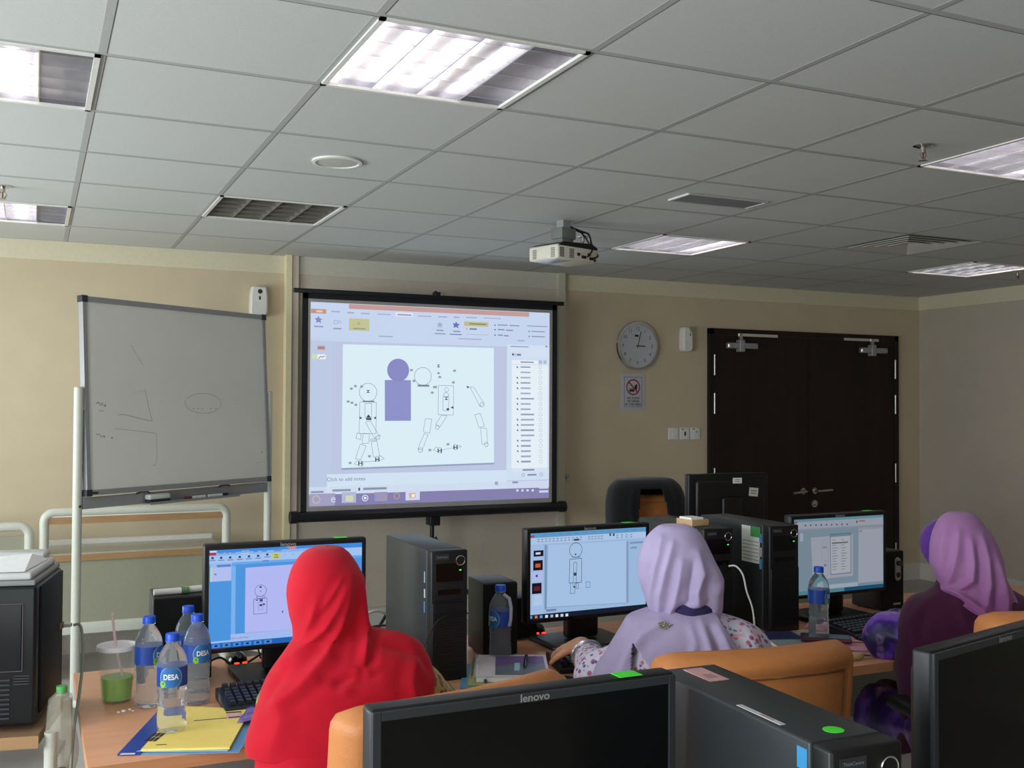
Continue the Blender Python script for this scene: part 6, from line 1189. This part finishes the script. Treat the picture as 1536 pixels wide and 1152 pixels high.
def drape(name, m, parent, rows, folds=(), cut=None, N=260, M_=230, thick=.003, rz=0, loc=(0, 0, 0), ripple=0, closed_top=True):
    """cloth swept from rows (z, left, right, back, mid, front, power); folds are ridge polylines on the back: ([(s,z)..], amp, width)"""
    Rw = catmull(rows, M_); th = np.linspace(0, 2*PI, N, endpoint=False)
    V = np.zeros((M_, N, 3))
    for j, (z, sl, sr, yb, ym, yf, pw_) in enumerate(Rw):
        c, s = np.cos(th), np.sin(th); cx, a = (sl+sr)/2, max((sr-sl)/2, 1e-4)
        e = 2/pw_; x = cx+a*np.sign(c)*np.abs(c)**e
        y = ym+np.where(s < 0, (ym-yb), (yf-ym))*np.sign(s)*np.abs(s)**e
        V[j, :, 0] = x; V[j, :, 1] = y; V[j, :, 2] = z
    # normals
    du = np.roll(V, -1, 1)-np.roll(V, 1, 1); dv = np.gradient(V, axis=0); Nn = np.cross(du, -dv); Nn /= np.linalg.norm(Nn, axis=2, keepdims=True)+1e-9
    cen = V.mean(1, keepdims=True); sg = np.sign(((V-cen)*Nn).sum(2)); sg[sg == 0] = 1
    flip = 1 if sg[M_//2:].mean() > 0 else -1; Nn *= flip
    disp = np.zeros((M_, N)); back = np.clip((-(V[:, :, 1]-Rw[:, 4][:, None])/.02)+.3, 0, 1)
    for f in folds:
        pts, amp, w = f[:3]; front = len(f) > 3 and f[3] == 'f'
        P = np.array(pts, float); best = np.full((M_, N), 9.); tt = np.zeros((M_, N)); tot = len(P)-1
        for k in range(tot):
            a, b = P[k], P[k+1]; d = b-a; L2 = d@d
            t = np.clip(((V[:, :, 0]-a[0])*d[0]+(V[:, :, 2]-a[1])*d[1])/L2, 0, 1)
            D = np.sqrt((V[:, :, 0]-a[0]-t*d[0])**2+(V[:, :, 2]-a[1]-t*d[1])**2); m_ = D < best; best = np.where(m_, D, best); tt = np.where(m_, (k+t)/tot, tt)
        taper = np.sin(PI*np.clip(tt*.86+.07, 0, 1))**.6; mask = (1-back) if front else back
        disp += 1.15*amp*taper*mask*(np.exp(-(best/w)**1.6)-.15*np.exp(-((best-2*w)/w)**2))
    if ripple:
        z = V[:, :, 2]; x = V[:, :, 0]
        disp += ripple*(np.sin(55*x+14*z+2*np.sin(9*z))*.5+np.sin(31*x-22*z+1)*.5)*np.clip((Rw[0, 0]-z)/.25, 0, 1)
    V = V+Nn*disp[:, :, None]
    vs = V.reshape(-1, 3); fs = []
    for j in range(M_-1):
        for k in range(N):
            q = (j*N+k, j*N+(k+1) % N, (j+1)*N+(k+1) % N, (j+1)*N+k)
            if cut is not None:
                c = vs[list(q)].mean(0)
                if cut(c[0], c[1], c[2], Rw[j, 4]): continue
            fs.append(q)
    used = sorted(set(i for q in fs for i in q)); mp = {i: k for k, i in enumerate(used)}
    fs = [tuple(mp[i] for i in q) for q in fs]
    o = np_obj(name, vs[used], fs, m, parent, 0, thick); o.rotation_euler = (0, 0, rz); o.location = loc
    return o
def cloth(name, c, rough=.75, sheen=.25, bump=.2):
    return mat(name, c, rough, noise=.04, nscale=25, bump=bump, bscale=700, sheen=sheen, spec=.25)
skin = mat('skin', (196, 140, 108), .5, noise=.03, nscale=30, spec=.4)
eyew = mat('eye_white', (235, 232, 228), .3)
def eyes(t, head, facing, hs=.86):
    Rz = Matrix.Rotation(facing, 3, 'Z')
    for s in (-1, 1):
        v = Rz @ Vector((s*.028, .074, .014))*hs; b = MB(); b.lathe([(0, -.011), (.006, -.009), (.0105, 0), (.006, .009), (0, .011)], eyew, seg=16); b.cyl((0, .006, 0), (0, .0116, 0), .0045, M['black'], 12)
        o = b.build('eye', t); o.location = (head[0]+v.x, head[1]+v.y, head[2]+v.z); o.rotation_euler = (0, 0, facing)

def person(name_label, loc, rz, prims, vox=.0075):
    t = thing('person', name_label, 'person', loc, rz, None)
    V, Fs = sdf_mesh(prims, vox); np_obj('body', V, Fs, skin, t, 2)
    return t
def tubecloth(name, m, parent, prims, vox=.0085, k=.03, push=None, it=3):
    V, Fs = sdf_mesh(prims, vox, k)
    if push is not None: V = push(V)
    return np_obj(name, V, Fs, m, parent, it)
def wrinkle(V, amp=.004, f=60, axis=1, seed=0):
    W_ = V.copy(); s = np.sin(f*V[:, axis]+8*np.sin(9*V[:, 0]+seed)+5*np.sin(11*V[:, 2]+seed)); W_[:, 2] += amp*s; W_[:, 0] += amp*.5*s; return W_

# ---- woman in red ---------------------------------------------------------------------------------
Hd = (-.025, .045, 1.055)
pr = body_prims(Hd, (.01, -.02, .80), (.02, -.13, .565), ((-.105, .0, .870), (.130, .0, .875)), ((-.125, .09, .79), (.195, .11, .80)), ((.0, .36, .80), (.10, .38, .80)),
                (((.15, 1, -.08), (0, 0, 1), .30), ((-.1, 1, -.08), (0, 0, 1), .30)), ((-.12, .28, .53), (.13, .28, .53)), ((-.13, .34, 0), (.14, .34, 0)), .12)
red = person('person in a bright red headscarf, seen from behind at the blue monitor', (.580, 2.10, 0), R(-9), pr)
eyes(red, Hd, .12)
redc = cloth('red_jersey', (188, 14, 38), .85, .08)
folds = [([(.005, 1.10), (-.012, 1.06), (-.035, 1.02), (-.070, .985), (-.12, .95)], .009, .010), ([(.02, 1.12), (.012, 1.07), (-.005, 1.02), (-.03, .97), (-.09, .915), (-.14, .88)], .010, .012),
         ([(.045, 1.11), (.045, 1.05), (.052, .99), (.04, .945), (.0, .915)], .011, .010), ([(.058, 1.09), (.062, 1.03), (.066, .985)], -.008, .008),
         ([(.062, 1.00), (.055, .965), (.03, .935), (-.01, .925)], -.010, .009), ([(.075, 1.0), (.11, .995), (.15, .985)], .010, .009), ([(.08, .985), (.12, .975), (.165, .955), (.185, .92)], -.006, .010),
         ([(-.05, 1.08), (-.06, 1.04), (-.075, 1.0)], .005, .009), ([(.0, 1.12), (-.02, 1.09), (-.04, 1.06)], .004, .007), ([(.02, .92), (.08, .905), (.14, .89), (.17, .87)], .006, .016), ([(-.04, .93), (.02, .925), (.06, .93)], -.006, .010),
         ([(.15, .96), (.135, .91), (.14, .86), (.15, .82)], .007, .014), ([(-.13, .90), (-.12, .86), (-.14, .80)], .006, .018), ([(.02, .86), (.0, .82), (.02, .76)], .004, .03), ([(-.10, .96), (-.13, .92), (-.15, .88)], -.005, .010)]
rows = [(1.174, -.022, -.018, .035, .040, .045, 2), (1.172, -.050, .006, .010, .038, .075, 2), (1.162, -.070, .022, -.015, .036, .105, 2), (1.150, -.082, .032, -.030, .034, .122, 2), (1.123, -.097, .048, -.052, .030, .140, 2.1),
        (1.081, -.105, .058, -.062, .026, .148, 2.15), (1.039, -.100, .063, -.060, .020, .142, 2.15), (1.014, -.094, .067, -.056, .012, .120, 2.1), (.999, -.093, .078, -.056, .005, .108, 2.1), (.990, -.094, .122, -.060, .0, .105, 2.1), (.976, -.104, .166, -.072, -.003, .105, 2.1),
        (.958, -.117, .180, -.090, -.008, .107, 2.2), (.929, -.138, .193, -.108, -.012, .115, 2.3), (.900, -.153, .199, -.118, -.014, .125, 2.4), (.865, -.165, .195, -.122, -.016, .135, 2.4), (.828, -.176, .186, -.124, -.018, .140, 2.4), (.790, -.186, .180, -.126, -.02, .14, 2.3), (.776, -.186, .178, -.127, -.02, .14, 2.3)]
face_cut = lambda zc, fx, w=.052, h=.062, a=0: (lambda x, y, z, ym: y > ym+.02 and ((x-fx)/w)**2+((z-zc)/h)**2 < 1)
drape('headscarf', redc, red, rows, folds, cut=face_cut(1.055, -.04), ripple=.0004)
rows = [(.80, -.165, .168, -.118, -.02, .11, 2.3), (.75, -.168, .172, -.150, -.04, .10, 2.3), (.66, -.178, .188, -.21, -.06, .09, 2.3), (.56, -.195, .21, -.265, -.09, .10, 2.4), (.475, -.20, .215, -.25, -.10, .12, 2.5)]
drape('dress', redc, red, rows, [([(-.1, .78), (-.05, .7), (-.1, .6)], .006, .03), ([(.08, .78), (.1, .7), (.08, .6)], .006, .025)], M_=80, N=160)
olive = pattern_mat('olive_floral', '6c6a3a', [('b9a455', 34, .42, 1, 'n'), ('4c5228', 48, .58, 4, 'n'), ('8a3f4a', 40, .30, 8, 'v')])
tubecloth('sleeve', olive, red, [('c', (.155, .0, .885), (.215, .09, .80), .056, .060), ('c', (.215, .09, .80), (.115, .34, .795), .058, .050)], push=lambda V: wrinkle(V, .003, 70))
tubecloth('sleeve', olive, red, [('c', (-.115, .0, .865), (-.120, .09, .795), .050, .046), ('c', (-.120, .09, .795), (-.015, .32, .797), .046, .040)], push=lambda V: wrinkle(V, .003, 70))
def skirt(t, m, knees, feet, pelvis, r=.105):
    P = []
    for k_, f_, s in zip(knees, feet, (-1, 1)): P += [('c', (pelvis[0]+s*.08, pelvis[1], pelvis[2]-.01), k_, .10, .085), ('c', k_, (f_[0], f_[1]-.02, .12), .085, .10)]
    P += [('c', knees[0], knees[1], .07, .07), ('c', (feet[0][0], feet[0][1], .2), (feet[1][0], feet[1][1], .2), .08, .08), ('e', pelvis, (.20, .15, .10), None)]
    return tubecloth('skirt', m, t, P, vox=.012, k=.06, push=lambda V: wrinkle(V, .006, 40, 0))
skirt(red, redc, ((-.12, .28, .53), (.13, .28, .53)), ((-.13, .34, 0), (.14, .34, 0)), (.02, -.13, .575))

# ---- woman in lavender -----------------------------------------------------------------------------
az = R(-30)
def vf(x, y, z):     # cloth frame -> body frame
    v = Matrix.Rotation(az, 3, 'Z') @ Vector((x, y, z)); return (v.x, v.y, v.z)
Hd = vf(.0, .045, 1.05)
shL, shR = vf(-.10, .0, .875), vf(.15, .0, .88)
pr = body_prims(Hd, vf(.03, -.02, .80), (.03, -.15, .565), (shL, shR), (vf(-.20, .03, .80), vf(.185, .05, .79)), ((-.085, .35, .825), (.10, .32, .80)),
                (((-.03, 1, -.25), (-.35, 0, 1), .45), ((-.3, 1, -.1), (0, 0, 1), .35)), ((-.12, .28, .53), (.13, .28, .53)), ((-.13, .34, 0), (.14, .34, 0)), .05, trz=az)
lav = person('person in a pale lavender headscarf and floral blouse at the middle monitor', (1.435, 2.12, 0), 0, pr)
eyes(lav, Hd, .05)
lavc = cloth('lavender_chiffon', (178, 164, 200), .85, .1)
rows = [(1.181, -.018, .006, .030, .034, .038, 2), (1.178, -.045, .026, .005, .032, .072, 2), (1.164, -.066, .048, -.020, .030, .102, 2), (1.145, -.082, .062, -.040, .028, .120, 2), (1.118, -.095, .076, -.056, .024, .135, 2.1), (1.090, -.101, .087, -.066, .018, .140, 2.15),
        (1.058, -.100, .098, -.070, .014, .140, 2.2), (1.030, -.094, .104, -.070, .01, .132, 2.2), (1.000, -.083, .104, -.066, .006, .115, 2.2), (.975, -.075, .102, -.052, .002, .100, 2.1), (.962, -.074, .098, -.044, .0, .094, 2.1), (.95, -.078, .100, -.046, .0, .09, 2.1)]
folds = [([(-.045, 1.15), (-.06, 1.09), (-.07, 1.03), (-.072, .985)], .007, .009), ([(-.02, 1.14), (-.038, 1.08), (-.05, 1.02), (-.052, .965)], .009, .009), ([(.0, 1.10), (-.008, 1.05), (-.018, 1.0), (-.03, .965)], .008, .009), ([(.03, 1.10), (.022, 1.05), (.018, 1.01), (-.012, .975)], -.007, .008),
         ([(.04, 1.12), (.05, 1.07), (.035, 1.03), (.04, 1.0)], .009, .011), ([(.075, 1.09), (.095, 1.05), (.085, 1.02)], .007, .014), ([(.06, 1.05), (.07, 1.01), (.05, .985)], -.006, .012), ([(-.01, .985), (.03, .978), (.07, .985)], -.012, .010), ([(-.06, 1.12), (-.08, 1.07), (-.085, 1.02)], -.004, .006)]
def lav_cut(x, y, z, ym):      # face opening towards the monitor (rotated frame)
    v = Matrix.Rotation(az, 3, 'Z') @ Vector((x, y, z)); fx, fy = v.x-Hd[0], v.y-Hd[1]
    return fy > .045 and (fx/.050)**2+((z-1.06)/.062)**2 < 1
drape('headscarf', lavc, lav, rows, folds, cut=lav_cut, rz=az, ripple=.0008)
b = MB(); bun = mat('navy_undercap', (44, 36, 84), .8)
V, Fs = sdf_mesh([('e', (.025, -.012, .985), (.062, .045, .035), None), ('c', (.02, -.01, .98), (.02, .0, .93), .05, .05)], .007); o = np_obj('undercap', V, Fs, bun, lav, 2); o.rotation_euler = (0, 0, az)
floral = pattern_mat('floral_cotton', 'cfc8dc', [('b05a7a', 46, .30, 3, 'v'), ('5c4a86', 60, .26, 7, 'v'), ('4a6c84', 52, .66, 11, 'n'), ('d8a8b4', 38, .62, 5, 'n')], soft=.05)
brows = [(.970, -.060, .085, -.045, .0, .07, 2), (.962, -.085, .125, -.055, -.002, .085, 2), (.950, -.115, .165, -.070, -.004, .095, 2), (.930, -.128, .198, -.085, -.006, .10, 2.1), (.905, -.14, .215, -.098, -.008, .10, 2.2), (.870, -.155, .226, -.106, -.01, .105, 2.2), (.83, -.17, .222, -.11, -.012, .11, 2.2), (.78, -.16, .20, -.115, -.015, .11, 2.2), (.70, -.155, .19, -.13, -.02, .10, 2.2), (.60, -.17, .21, -.16, -.03, .10, 2.3), (.48, -.19, .23, -.18, -.03, .12, 2.4)]
drape('blouse', floral, lav, brows, [([(.15, .95), (.17, .90), (.18, .84)], .005, .02), ([(.19, .93), (.2, .88), (.2, .84)], -.004, .01)], M_=150, N=180, rz=az)
tubecloth('sleeve', floral, lav, [('c', vf(-.10, .0, .875), vf(-.20, .03, .80), .052, .052), ('c', vf(-.20, .03, .80), (-.095, .29, .815), .052, .036)], push=lambda V: wrinkle(V, .003, 70))
tubecloth('sleeve', floral, lav, [('c', vf(.15, .0, .88), vf(.185, .05, .79), .052, .055), ('c', vf(.185, .05, .79), (.11, .28, .80), .055, .040)], push=lambda V: wrinkle(V, .003, 70))
# loose scarf ends over the back and the left shoulder
srows = [(z+.010, a-.012, c+.010, d-.010, e, f+.008, p) for z, a, c, d, e, f, p in brows[:8]]
srows[-1] = (.785, -.225, .21, -.125, -.015, .12, 2.2); srows[-2] = (.838, -.205, .232, -.122, -.012, .118, 2.2); srows[-3] = (.878, -.178, .236, -.118, -.01, .114, 2.2); srows[-4] = (.915, -.155, .225, -.11, -.008, .108, 2.2)
def scut(x, y, z, ym):
    if y > ym+.03: return x > -.02 or z < .86
    if x > .085+(.975-z)*.62: return True             # right edge of the back panel
    if z < .912 and x < 0:                             # gap showing the blouse
        w0 = -.118-(.912-z)*.02; w1 = -.115+(.912-z)*.75
        if w0 < x < w1: return True
    return False
sf = [([(-.05, .955), (-.09, .93), (-.125, .89), (-.15, .84)], .009, .010), ([(.045, .96), (.06, .91), (.075, .86), (.08, .82)], .009, .010), ([(.085, .955), (.105, .91), (.125, .86), (.14, .82)], .007, .008), ([(.065, .95), (.085, .90), (.10, .85)], -.006, .007), ([(-.11, .92), (-.14, .88), (-.165, .82)], -.005, .009), ([(.02, .955), (.03, .92), (.02, .88)], .005, .009)]
lavs = mat('lavender_chiffon_sheer', (170, 156, 190), .85, noise=.05, nscale=30, alpha=.94, sheen=.1)
drape('scarf_ends', lavs, lav, srows, sf, cut=scut, rz=az, M_=150, N=240, ripple=.001, thick=.002)
b = MB(); go = mat('brooch_metal', (200, 190, 160), .25, .9)
random.seed(3)
for k in range(26):
    a, q = random.uniform(0, 2*PI), random.uniform(0, 1)**.5; x, z = .016*q*math.cos(a), .010*q*math.sin(a); b.lathe([(0, -.002), (.0025, 0), (.002, .002), (0, .003)], go, (x, 0, z), 8)
o = b.build('brooch', lav); v = Matrix.Rotation(az, 3, 'Z') @ Vector((-.040, -.083, .956)); o.location = v; o.rotation_euler = (R(-20), 0, az)
b = MB(); b.tube([(.021*math.cos(a), 0, .019*math.sin(a)) for a in [2*PI*k/20 for k in range(20)]], .0035, mat('bracelet_silver', (190, 192, 196), .25, .9), 8, closed=True); o = b.build('bracelet', lav); o.location = (-.103, .275, .817); o.rotation_euler = (R(8), 0, R(-10)); o.scale = (1.9, 1.9, 1.9)
skirt(lav, floral, ((-.12, .28, .53), (.13, .28, .53)), ((-.13, .34, 0), (.14, .34, 0)), (.03, -.15, .575))

# ---- woman in purple -------------------------------------------------------------------------------
az = R(-40)
Hd = vf(.012, .045, 1.045)
kn = (vf(-.18, .18, .53), vf(.02, .28, .53)); ft = (vf(-.20, .22, 0), vf(.03, .34, 0))
pr = body_prims(Hd, vf(.03, -.02, .78), vf(.04, -.15, .565), (vf(-.09, .0, .85), vf(.17, -.0, .86)), (vf(-.165, .02, .80), vf(.20, .06, .78)), (vf(-.135, .22, .815), vf(.10, .30, .80)),
                ((vf(-.1, 1, -.15), (0, 0, 1), .30), (vf(-.3, 1, -.1), (0, 0, 1), .35)), kn, ft, .35, trz=az)
pur = person('person in a lilac headscarf and dark maroon cape at the right monitor', (2.413, 2.15, 0), 0, pr)
eyes(pur, Hd, .35)
# lilac cloth shading into magenta along its own hem
m = bpy.data.materials.new('lilac_ombre'); m.use_nodes = True; nt = m.node_tree; bs = nt.nodes['Principled BSDF']; bs.inputs['Roughness'].default_value = .75; bs.inputs['Sheen Weight'].default_value = .1
tc = nt.nodes.new('ShaderNodeTexCoord'); sx = nt.nodes.new('ShaderNodeSeparateXYZ'); nt.links.new(tc.outputs['Object'], sx.inputs[0])
mr = nt.nodes.new('ShaderNodeMapRange'); mr.inputs['From Min'].default_value = .86; mr.inputs['From Max'].default_value = 1.03; nt.links.new(sx.outputs[2], mr.inputs[0])
mx = nt.nodes.new('ShaderNodeMix'); mx.data_type = 'RGBA'; mx.inputs[6].default_value = lin((120, 44, 108)); mx.inputs[7].default_value = lin((158, 108, 158)); nt.links.new(mr.outputs[0], mx.inputs[0]); nt.links.new(mx.outputs[2], bs.inputs['Base Color'])
lilac = m
rows = [(1.172, .0, .012, .030, .034, .038, 2), (1.168, -.030, .036, .008, .032, .068, 2), (1.152, -.052, .056, -.018, .030, .095, 2), (1.132, -.064, .070, -.038, .028, .108, 2), (1.106, -.076, .090, -.054, .024, .118, 2.1), (1.067, -.082, .106, -.064, .018, .122, 2.15),
        (1.030, -.082, .116, -.068, .014, .120, 2.2), (1.000, -.074, .118, -.070, .01, .112, 2.2), (.965, -.062, .132, -.072, .006, .098, 2.2), (.940, -.064, .146, -.084, .0, .090, 2.1), (.915, -.070, .160, -.102, -.005, .085, 2.1), (.885, -.075, .172, -.124, -.01, .08, 2.1), (.86, -.080, .172, -.136, -.012, .07, 2.1)]
folds = [([(-.04, 1.14), (-.055, 1.08), (-.06, 1.02), (-.055, .96)], .005, .010), ([(-.01, 1.12), (-.02, 1.05), (-.035, .99), (-.052, .945)], .007, .009), ([(.02, 1.10), (.025, 1.04), (.02, .99), (-.01, .965), (-.04, .955)], .010, .010), ([(.05, 1.11), (.062, 1.05), (.065, .98), (.055, .93), (.04, .90)], .009, .010),
         ([(.085, 1.06), (.10, 1.0), (.11, .94), (.10, .89)], .008, .011), ([(-.045, .958), (-.01, .945), (.02, .925), (.05, .90), (.09, .888)], .010, .008), ([(-.04, .945), (0, .932), (.03, .91), (.07, .885), (.11, .878)], -.008, .007), ([(.13, .95), (.14, .91), (.12, .88)], .008, .008), ([(.035, 1.08), (.04, 1.02), (.035, .98)], -.006, .009), ([(.08, 1.03), (.085, .97), (.075, .92)], -.006, .009)]
def pur_cut(x, y, z, ym):
    v = Matrix.Rotation(az, 3, 'Z') @ Vector((x, y, z)); u = Matrix.Rotation(-.35, 3, 'Z') @ Vector((v.x-Hd[0], v.y-Hd[1], 0))
    if u.y > .040 and (u.x/.048)**2+((z-1.05)/.062)**2 < 1: return True
    return z < float(np.interp(x, [-.06, -.04, .02, .077, .13, .16], [.955, .943, .906, .880, .868, .868]))
drape('headscarf', lilac, pur, rows, folds, cut=pur_cut, rz=az, ripple=.0008)
deep = cloth('deep_purple_cap', (84, 38, 130), .8)
V, Fs = sdf_mesh([('e', (-.024, .060, 1.072), (.080, .060, .080), None), ('e', (.01, .02, 1.06), (.066, .07, .08), None)], .007)
Fk = []
for q in Fs:
    c = np.mean([V[i] for i in q], 0); v = Matrix.Rotation(az, 3, 'Z') @ Vector(c); u = Matrix.Rotation(-.35, 3, 'Z') @ Vector((v.x-Hd[0], v.y-Hd[1], 0))
    if u.y > .03 and (u.x/.050)**2+((c[2]-1.05)/.064)**2 < 1: continue
    Fk.append(q)
par = list(range(len(V)))
def fnd(a):
    while par[a] != a: par[a] = par[par[a]]; a = par[a]
    return a
for q in Fk:
    for w_ in q[1:]: par[fnd(q[0])] = fnd(w_)
cn = {}
for q in Fk: cn[fnd(q[0])] = cn.get(fnd(q[0]), 0)+1
big = max(cn, key=cn.get); Fk = [q for q in Fk if fnd(q[0]) == big]; us = sorted(set(i for q in Fk for i in q)); mp_ = {i: k for k, i in enumerate(us)}; V = V[us]; Fk = [tuple(mp_[i] for i in q) for q in Fk]
o = np_obj('undercap', V, Fk, deep, pur, 2); o.rotation_euler = (0, 0, az)
maroon = cloth('maroon_crepe', (66, 18, 50), .85, .15)
crow = [(.985, -.062, .105, -.052, .0, .09, 2), (.965, -.070, .125, -.058, .0, .09, 2), (.945, -.095, .160, -.070, -.002, .092, 2), (.925, -.135, .195, -.084, -.004, .10, 2.1), (.900, -.155, .225, -.098, -.006, .11, 2.2), (.860, -.168, .240, -.112, -.01, .12, 2.2), (.82, -.176, .245, -.12, -.012, .11, 2.2), (.775, -.180, .245, -.125, -.015, .09, 2.2), (.72, -.18, .24, -.13, -.02, .07, 2.2), (.62, -.17, .23, -.16, -.03, .06, 2.2), (.5, -.18, .24, -.18, -.04, .10, 2.3)]
drape('cape', maroon, pur, crow, [([(-.06, .95), (-.11, .91), (-.15, .86)], .006, .012), ([(-.02, .92), (.0, .87), (.05, .84), (.12, .83)], .007, .014), ([(-.10, .90), (-.12, .84), (-.10, .78)], -.006, .012), ([(.16, .93), (.19, .88), (.2, .82)], .006, .014)], rz=az, M_=150, N=200, ripple=.001)
satin = pattern_mat('violet_satin_print', '3a1a86', [('7a4cc0', 13, .50, 2, 'n'), ('1c1048', 11, .56, 6, 'n'), ('b08ab8', 17, .64, 9, 'n')], rough=.35, sheen=0, soft=.08)
tubecloth('sleeve', satin, pur, [('c', vf(-.14, .02, .80), vf(-.195, .045, .795), .066, .066), ('c', vf(-.195, .045, .795), vf(-.155, .185, .808), .060, .044)], push=lambda V: wrinkle(V, .006, 55))
tubecloth('sleeve', satin, pur, [('c', vf(.19, -.01, .86), vf(.22, .08, .79), .045, .045), ('c', vf(.22, .08, .79), vf(.12, .26, .80), .045, .036)])
skirt(pur, satin, kn, ft, vf(.04, -.13, .575))

# ---- black jacket hung over the far chair ------------------------------------------------------------
jk = cloth('black_jacket_cloth', (20, 20, 24), .9, .2)
rows = [(.60, -.275, .275, -.12, .0, .13, 3), (.75, -.272, .272, -.13, -.0, .12, 3), (.90, -.262, .262, -.15, -.03, .10, 3), (.99, -.242, .242, -.155, -.04, .08, 2.8), (1.025, -.215, .215, -.14, -.045, .06, 2.6), (1.045, -.18, .18, -.12, -.05, .03, 2.5), (1.052, -.10, .10, -.09, -.05, .0, 2.2), (1.054, -.02, .02, -.06, -.05, -.04, 2)]
def jcut(x, y, z, ym):      # open front shows the leather
    if y < ym: return False
    w = .045+(1.0-z)*.19 if z < 1.0 else 0
    return z < 1.0 and abs(x-.02) < w+.03
o = drape('black_jacket', jk, None, rows[::-1], [([(-.15, 1.03), (-.2, .9), (-.22, .7)], .008, .02), ([(.15, 1.03), (.2, .9), (.22, .7)], .008, .02), ([(-.1, 1.0), (-.12, .9), (-.1, .7)], .006, .02, 'f'), ([(.14, 1.0), (.17, .9), (.16, .7)], .008, .015, 'f')], cut=jcut, M_=120, N=200, thick=.006)
o.location = (3.17, 5.0, 0); o.rotation_euler = (0, 0, R(175)); o.scale = (.90, 1.02, 1.015); tag(o, 'black jacket draped over the back of the far tan chair', 'jacket')
